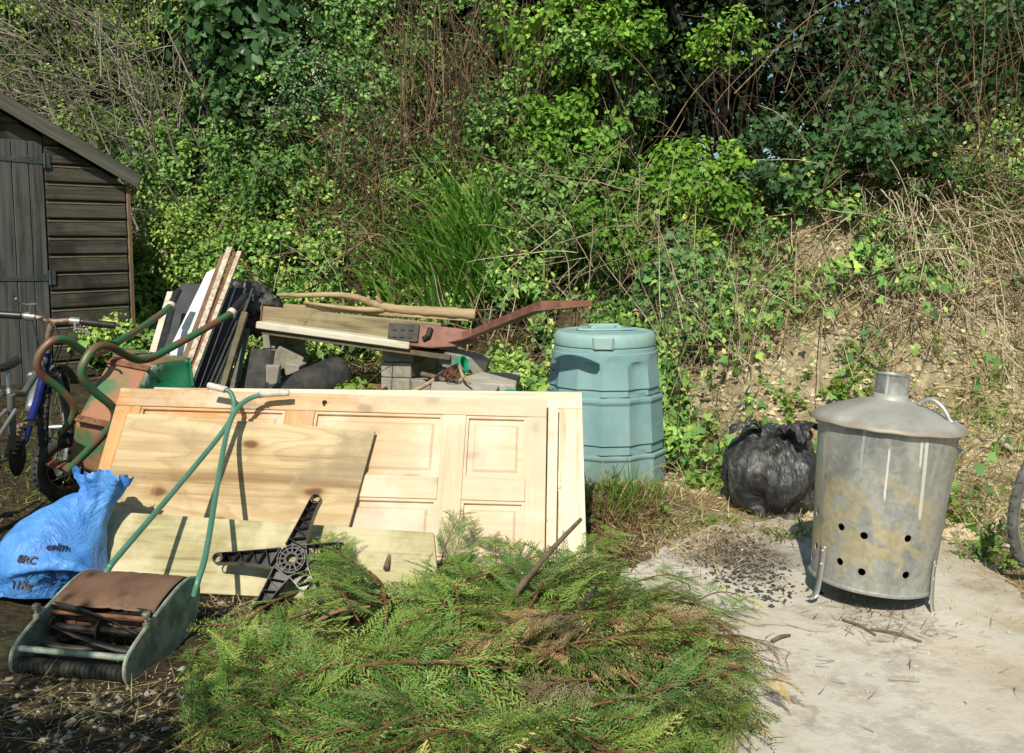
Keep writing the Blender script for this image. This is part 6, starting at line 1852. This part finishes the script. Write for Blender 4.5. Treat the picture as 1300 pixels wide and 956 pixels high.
weed('yellow-green weed low between the bin and the slope', 880, 550, 5.3, 200, .18, (.02, .042), 81, 'ovate', .12)
weed('weed patch between the bicycle and the barrow', 60, 575, 5.15, 160, .16, (.015, .035), 82, 'ovate', .10)
# ---- litter on the yard
def scatter_ground(name, mat, pts, L_, w_, seed, flat=.25, dz=.01):
    rng = rs(seed); m = len(pts)
    P = np.array(pts); D = norm(np.stack([rng.normal(0, 1, m), rng.normal(0, 1, m), np.abs(rng.normal(0, flat, m))], -1))
    V, F, R, A = ribbons(P, D, rng.uniform(L_[0], L_[1], m), rng.uniform(w_[0], w_[1], m), rng.normal(0, .15, (m, 3)) * np.array([1, 1, .2]), 3, None, rng, side=norm(np.cross(D, np.array([0, 0, 1.]) + rng.normal(0, .3, (m, 3)))))
    V[:, 2] = np.maximum(V[:, 2], P[:, 2].repeat(8) + .002)
    o = link(name, fast_mesh(name, V, F, R), M[mat]); o['kind'] = 'stuff'; return o
def blob_pts(cx, cy, sx, sy, n, rng, z=None):
    """pixel blob projected on the ground"""
    out = []
    for a, b_ in zip(rng.normal(cx, sx, n), rng.normal(cy, sy, n)):
        if b_ < 420: continue
        p = gnd(a, b_)
        if p.y > 6.5 or p.y < 1.8: continue
        zz = hz(p.x, p.y) if z is None else z
        out.append((p.x, p.y, max(zz, z or -1)))
    return out
rng = rs(91)
scatter_ground('straw_litter', 'dry', blob_pts(820, 665, 48, 28, 2600, rng) + blob_pts(880, 690, 60, 22, 600, rng, .03) + blob_pts(930, 640, 40, 14, 500, rng), (.03, .14), (.002, .005), 92)
scatter_ground('brown_leaf_litter', 'bract', blob_pts(790, 665, 30, 26, 2200, rng) + blob_pts(850, 640, 40, 20, 300, rng), (.03, .10), (.004, .010), 93, .5)
scatter_ground('yard_litter', 'dry', blob_pts(60, 640, 60, 30, 500, rng) + blob_pts(90, 900, 110, 45, 900, rng) + blob_pts(310, 775, 50, 12, 300, rng) + blob_pts(1240, 735, 50, 26, 1500, rng) + blob_pts(1285, 790, 26, 26, 500, rng) + blob_pts(1000, 680, 80, 10, 400, rng, .026), (.02, .10), (.0015, .004), 94)
scatter_ground('short_grass', 'grass', blob_pts(70, 600, 40, 30, 700, rng) + blob_pts(960, 672, 50, 8, 250, rng) + blob_pts(820, 640, 50, 22, 500, rng) + blob_pts(1240, 660, 35, 25, 300, rng), (.02, .07), (.002, .004), 95, 1.2)
# stones: octahedra with uneven corners
def pebbles(name, mat, P, smin, smax, seed):
    rng = rs(seed); m = len(P)
    base = np.array([(1, 0, 0), (-1, 0, 0), (0, 1, 0), (0, -1, 0), (0, 0, 1), (0, 0, -1), (.65, .65, .35), (-.6, .6, -.3), (.6, -.6, .4)], float)
    F0 = np.array([(0, 6, 4), (6, 2, 4), (2, 1, 4), (1, 3, 4), (3, 8, 4), (8, 0, 4), (0, 2, 5), (2, 7, 5), (7, 1, 5), (1, 3, 5), (3, 0, 5), (0, 6, 2), (1, 7, 2), (0, 8, 3)])
    s = (smin + (smax - smin) * rng.random(m) ** 3)[:, None, None] * rng.uniform(.5, 1.2, (m, 1, 3)) * np.array([1, 1, .8])
    a = rng.random(m) * 6.28; ca, sa = np.cos(a), np.sin(a)
    B_ = base[None] * (1 + rng.normal(0, .18, (m, 9, 1))) * s
    V = np.stack([B_[..., 0] * ca[:, None] - B_[..., 1] * sa[:, None], B_[..., 0] * sa[:, None] + B_[..., 1] * ca[:, None], B_[..., 2]], -1) + np.array(P)[:, None, :]
    F = F0[None] + (np.arange(m) * 9)[:, None, None]
    o = link(name, fast_mesh(name, V.reshape(-1, 3), F.reshape(-1, 3), np.repeat(rng.random(m), 9), False), M[mat]); o['kind'] = 'stuff'; return o
X = rng.uniform(.6, 3.2, 3500); Y = toe(X) + rng.uniform(-1.0, 1.9, 3500); z = h_ground(X, Y)
pebbles('gravel', 'stone', np.stack([X, Y, z], -1), .004, .028, 96)
X = rng.uniform(.6, 3.2, 7000); Y = toe(X) + rng.uniform(-1.0, 2.0, 7000); z = h_ground(X, Y)
pebbles('soil_clods', 'clod', np.stack([X, Y, z], -1), .005, .034, 196)
pebbles('yard_stones', 'block', blob_pts(110, 900, 110, 45, 420, rng) + blob_pts(330, 770, 40, 10, 120, rng), .003, .016, 197)
pebbles('grit', 'stone', blob_pts(860, 690, 60, 16, 500, rng, .026) + blob_pts(1130, 800, 90, 40, 260, rng, .026), .002, .009, 97)
ashp = blob_pts(925, 705, 26, 14, 420, rng, .026) + blob_pts(955, 735, 26, 12, 380, rng, .026) + blob_pts(985, 760, 22, 8, 110, rng, .026)
pebbles('charcoal_ash', 'ash', ashp, .003, .013, 98)
scatter_ground('burnt_stalks', 'bract', blob_pts(930, 715, 34, 16, 160, rng, .027) + blob_pts(1100, 785, 35, 12, 90, rng, .027) + blob_pts(1150, 810, 30, 10, 60, rng, .027) + blob_pts(1080, 820, 130, 55, 90, rng, .027) + blob_pts(1000, 690, 110, 18, 200, rng, .027), (.02, .11), (.0015, .0035), 99, .25)

# ---- heap of cut conifer branches
def conifer_proto(name, L_, seed, mat, dense=1.0, flat=.25):
    rng = rs(seed)
    K = 22
    s = np.linspace(0, 1, K)
    curve = rng.normal(0, .10, 2)
    ax = np.stack([curve[0] * L_ * s ** 2, L_ * s, -flat * L_ * s ** 2 * .6 + .06 * np.sin(s * 3)], -1)
    B = []; D = []; LEN = []; W = []; N_ = []; BR = []
    twC = []; twR = []
    ns = int(15 * dense)
    for i in range(ns):
        f = .10 + .89 * i / (ns - 1) + rng.normal(0, .012)
        f = min(max(f, .05), .995)
        p = np.array([np.interp(f, s, ax[:, q]) for q in range(3)])
        sgn = 1 if i % 2 else -1
        ang = math.radians(rng.uniform(28, 58)) * sgn
        d = np.array([math.sin(ang), math.cos(ang), rng.normal(-.12, .22)]); d /= np.linalg.norm(d)
        l_ = L_ * (.52 * (1 - f) ** .7 + .14) * rng.uniform(.65, 1.15)
        npt = 10
        nrm_ = norm(np.array([rng.normal(0, .35), rng.normal(0, .25), 1.0]))
        side = norm(np.cross(d, nrm_))
        tt = np.linspace(0, 1, npt)
        curl = rng.normal(0, .16)
        pts = p + np.outer(tt * l_, d) + np.outer(tt ** 2 * l_, np.array([0, .05, -.30]) + side * curl)
        twC.append(pts); twR.append(np.linspace(.0026, .0009, npt))
        fr_ = rng.normal(.36, .20)
        nl = max(6, int(l_ / .0115))
        for j in range(nl):
            g = .05 + .95 * j / max(1, nl - 1)
            q = np.array([np.interp(g, tt, pts[:, c_]) for c_ in range(3)])
            sg2 = 1 if j % 2 else -1
            a2 = rng.uniform(.50, .72) * sg2
            d2 = d * math.cos(a2) + side * math.sin(a2) + np.array([0, 0, rng.normal(0, .07) - .16]); d2 /= np.linalg.norm(d2)
            l2 = min(.085, l_ * .36) * ((1 - g) ** .75 + .20) * rng.uniform(.75, 1.15)
            B.append(q); D.append(d2); LEN.append(l2); W.append(rng.uniform(.0042, .0056)); BR.append(fr_ + rng.normal(0, .08) + .18 * g)
            s2 = norm(np.cross(d2, nrm_))
            nt3 = 2 + int(l2 / .022)
            for m_ in range(nt3):
                h_ = (m_ + 1.0) / (nt3 + 1.0)
                sg3 = 1 if (m_ + j) % 2 else -1
                d3 = norm(d2 * .86 + s2 * .52 * sg3)
                B.append(q + d2 * l2 * h_); D.append(d3); LEN.append(l2 * .46 * (1.15 - h_)); W.append(rng.uniform(.0036, .0050)); BR.append(fr_ + rng.normal(.08, .08) + .22 * g)
    B = np.array(B); D = np.array(D); LEN = np.array(LEN); W = np.array(W)
    n = len(B)
    side = norm(np.cross(D, np.array([0, -.25, 1.]) + rng.normal(0, .22, (n, 3))))
    V, F, R, A = ribbons(B, D, LEN, W, rng.normal(0, .08, (n, 3)) + np.array([0, 0, -.12]), 2, np.clip(np.array(BR), 0, 1), rng, side=side)
    me = fast_mesh('foliage', V, F, R); me.materials.append(M[mat])
    V1, F1, R1 = tubes(ax[None], (.0065 * L_ / .6 * np.linspace(1.1, .3, K))[None], 6, np.array([.4]))
    V2, F2, R2 = tubes(np.array(twC), np.array(twR), 4, rng.random(len(twC)))
    Vs, Fs, Rs = join((V1, F1, R1), (V2, F2, R2))
    ms = fast_mesh('stem', Vs, Fs, Rs); ms.materials.append(M['stem_red'])
    return me, ms
PRO = [conifer_proto('g%d' % i, l_, 300 + i, 'conifer', d_, fl) for i, (l_, d_, fl) in enumerate(((.62, 1.0, .25), (.50, .9, .45), (.75, 1.15, .15), (.42, .8, .3), (.58, 1.0, .6)))]
PRB = [conifer_proto('b%d' % i, l_, 320 + i, 'conifer_brown', .9, fl) for i, (l_, fl) in enumerate(((.50, .2), (.40, .45)))]
def heap(x, y):
    """height of the heap"""
    a = math.exp(-(((x + .10) / .66) ** 2 + ((y - 2.95) / .42) ** 2) * 1.1) * .115
    b_ = math.exp(-(((x - .36) / .35) ** 2 + ((y - 2.85) / .35) ** 2)) * .05
    return a + b_
OUTL = [(200, 1010), (198, 868), (250, 805), (330, 768), (395, 745), (400, 700), (430, 695), (460, 702), (500, 700), (555, 690), (600, 680), (660, 685), (700, 672), (740, 672), (790, 695), (850, 738), (930, 760), (985, 815), (1000, 870), (1015, 1010)]
def inside(px, py):
    c = False
    for i in range(len(OUTL)):
        (x1, y1), (x2, y2) = OUTL[i], OUTL[i - 1]
        if (y1 > py) != (y2 > py) and px < (x2 - x1) * (py - y1) / (y2 - y1) + x1: c = not c
    return c
def pix(p):
    y = p.y * math.cos(PITCH) - (p.z - CAM_H) * math.sin(PITCH); z = p.y * math.sin(PITCH) + (p.z - CAM_H) * math.cos(PITCH)
    return CX + p.x / y * FPX, CY - z / y * FPX
LENS = (.62, .50, .75, .42, .58)
def conifer(protos, x, y, z, yaw, pitch, roll, sc_, label, grp):
    me, ms = protos
    t = T('conifer_branch', label, 'branch', (x, y, z), grp)
    Mx = Matrix.Translation((x, y, z)) @ Matrix.Rotation(yaw, 4, 'Z') @ Matrix.Rotation(pitch, 4, 'X') @ Matrix.Rotation(roll, 4, 'Y') @ Matrix.Scale(sc_, 4)
    link('foliage', me, None, t, Mx); link('stem', ms, None, t, Mx)
r = random.Random(17)
GL = 'cut green conifer branch lying in the heap before the doors'
GB = 'browned conifer branch in the lower middle of the heap'
k_ = 0
while k_ < 175:
    px, py = r.uniform(215, 960), r.uniform(690, 1010)
    left = np.interp(py, [690, 740, 800, 870, 1010], [400, 330, 260, 205, 150])
    right = np.interp(py, [690, 740, 790, 830, 870, 1010], [700, 770, 860, 930, 950, 960])
    if not left < px < right: continue
    p = gnd(px, py)
    h_ = heap(p.x, p.y)
    z = .05 + h_ * r.uniform(.3, 1.05)
    # tips splay outwards from the middle of the heap
    dx, dy = p.x + .08, p.y - 2.85
    yaw = math.atan2(-dx * 1.2, dy + .25) + r.uniform(-.9, .9) if r.random() < .45 else r.uniform(-PI, PI)
    pt, ro, sc_ = r.uniform(-.25, .42), r.uniform(-1.1, 1.1), r.uniform(.42, .85)
    Mx = Matrix.Translation((p.x, p.y, z)) @ Matrix.Rotation(yaw, 4, 'Z') @ Matrix.Rotation(pt, 4, 'X')
    Lq = LENS[k_ % 5] * sc_
    if not all(inside(*pix(Mx @ Vector(q))) for q in ((0, Lq, 0), (.2 * Lq, .55 * Lq, 0), (-.2 * Lq, .55 * Lq, 0))): continue
    conifer(PRO[k_ % 5], p.x, p.y, z, yaw, pt, ro, sc_, GL, 'green conifer branches in the heap')
    k_ += 1
for (px, py, yaw, pitch, sc_, pi_, lab) in ((408, 772, .0, 1.0, .36, 1, 'green conifer sprig standing up beside the black star base'), (560, 738, -.45, .75, .40, 0, 'feathery conifer tip rising against the middle of the pine door'),
                                   (600, 724, -.2, .95, .30, 3, 'small conifer tip against the door muntin'), (686, 716, -.1, .95, .42, 3, 'pale thin conifer tip against the pale door'),
                                   (510, 748, .9, .35, .5, 4, 'conifer branch reaching left along the mossy plank'), (725, 745, -.7, .3, .42, 2, 'conifer branch spilling right over the bleached door corner'),
                                   (800, 775, -1.3, .05, .42, 0, 'conifer branch lying out towards the concrete, below the bin'), (880, 805, -1.1, .05, .5, 1, 'conifer branch lying on the edge of the concrete'),
                                   (470, 785, .75, .35, .45, 2, 'conifer branch sprawling towards the star base'), (630, 745, .1, .5, .4, 1, 'drooping conifer branch over the middle of the pine door'), (665, 745, .5, .4, .42, 4, 'bushy conifer branch under the long brown stick'), (436, 772, .25, .75, .36, 0, 'bushy conifer branch next to the star base')):
    p = gnd(px, py); conifer(PRO[pi_], p.x, p.y, .07 + heap(p.x, p.y) * .8, yaw, pitch, .1, sc_, lab, None)
for i in range(34):
    px, py = r.gauss(800, 85), r.gauss(886, 22)
    if not inside(px, py): continue
    p = gnd(px, py)
    conifer(PRB[i % 2], p.x, p.y, .07 + heap(p.x, p.y) * r.uniform(.95, 1.12) + .02, r.choice((-1, 1)) * PI / 2 + r.uniform(-.7, .7), r.uniform(-.2, .06), r.uniform(-.7, .7), r.uniform(.3, .52), GB, 'browned conifer branches in the heap')

# ---- thicker sticks in the heap
for (a, b_, r_, mt, lab) in (((655, 752, 2.95), (737, 670, 3.40), .0095, 'bark', 'long brown stick slanting across the bleached door corner'),
                             ((648, 900, 2.60), (641, 822, 2.74), .013, 'rust_brown', 'thick reddish stick end pointing up at the bottom of the heap'),
                             ((655, 838, 2.72), (622, 780, 2.92), .011, 'stem_redw', 'reddish stick leaning left beside the thick stick end'),
                             ((742, 818, 2.78), (785, 766, 2.98), .011, 'stem_redw', 'reddish cut stick sloping up right in the heap'),
                             ((731, 808, 2.80), (758, 745, 2.98), .006, 'ash', 'charred thin stick in the middle of the heap'),
                             ((745, 810, 2.80), (752, 752, 2.95), .005, 'ash', 'second charred thin stick, upright beside the first'),
                             ((524, 868, 2.66), (558, 806, 2.88), .010, 'bark', 'dark stick at the bottom centre of the heap'),
                             ((264, 832, 2.80), (395, 776, 3.06), .006, 'bark', 'long thin brown stick at the left of the heap'),
                             ((400, 790, 2.98), (470, 770, 3.05), .006, 'stem_redw', 'reddish twig in the left middle of the heap'),
                             ((345, 850, 2.72), (430, 800, 2.92), .006, 'stem_redw', 'reddish curved twig at the lower left of the heap'),
                             ((980, 812, 3.0), (1003, 800, 3.05), .006, 'bark', 'short brown stick lying on the concrete at the tip of the heap'),
                             ((505, 815, 2.86), (575, 765, 3.0), .005, 'stem_redw', 'thin reddish twig in the centre of the heap'),
                             ((790, 835, 2.72), (815, 800, 2.85), .008, 'stem_redw', 'short reddish stick end at the right of the heap'),
                             ((490, 722, 3.44), (499, 692, 3.55), .010, 'bark', 'short cut stub standing against the mossy plank'),
                             ((1070, 772, 3.18), (1112, 800, 3.05), .004, 'bark', 'thin twig lying on the concrete below the incinerator'),
                             ((1105, 790, 3.1), (1170, 815, 3.0), .004, 'bark', 'second thin twig on the concrete, nearer the camera')):
    if mt == 'stem_redw' and mt not in M:
        M[mt] = m_plain('reddish_bark', L(.20, .095, .06), L(.30, .16, .10), 30, .75, 0, .3, 60, .2)
    P, Q = at(*a), at(*b_)
    if 'concrete' not in lab and 'stub' not in lab:
        for q_ in (P, Q):
            q_.z = max(q_.z, .05 + heap(q_.x, q_.y) * .9)
        if r_ == .0095: Q.z += .03
    if 'concrete' in lab:
        P.z = Q.z = SLAB_Z + .006
    t = T('stick', lab, 'stick', P)
    m_ = (P + Q) / 2 + (Vector((r.uniform(-.012, .012), 0, r.uniform(0, .02))) if 'stub' not in lab else Vector())
    MB().tube(crv([P, m_, Q], 18), [r_ * 1.1, r_ * .75], 9).build('rod', M[mt], t, smooth=50)

# ---- unseen tree added behind the photographer to shade the mower and near left corner
rng = rs(400)
t = T('added_shade_tree', 'unseen leafy tree added left of the camera to shade the mower', 'tree', (-2.1, -.25, 0))
C = wig(np.array([[-2.1, -.25, -.05]] * 3), norm(np.array([[.02, .05, 1], [.2, .1, 1], [-.2, 0, 1]])), np.array([2.4, 2.2, 2.3]), 14, .04, 0, rng)
V1, F1, R1 = tubes(C, np.array([[.05], [.035], [.03]]) * np.linspace(1.1, .3, 14)[None], 8)
link('trunk', fast_mesh('trunk', V1, F1, R1), M['stem_brown'], t)
ncl = 46
CL = np.array([-2.0, -.2, 2.15]) + rng.normal(0, 1, (ncl, 3)) * np.array([.30, .30, .26])
n = ncl * 90; kk = np.repeat(np.arange(ncl), 90)
P = CL[kk] + rng.normal(0, .09, (n, 3))
V, F, R = leaves(P, (.04, .07), 'ovate', None, .8, .3, None, rng)
link('crown', fast_mesh('crown', V, F, R), M['leaf_small'], t)
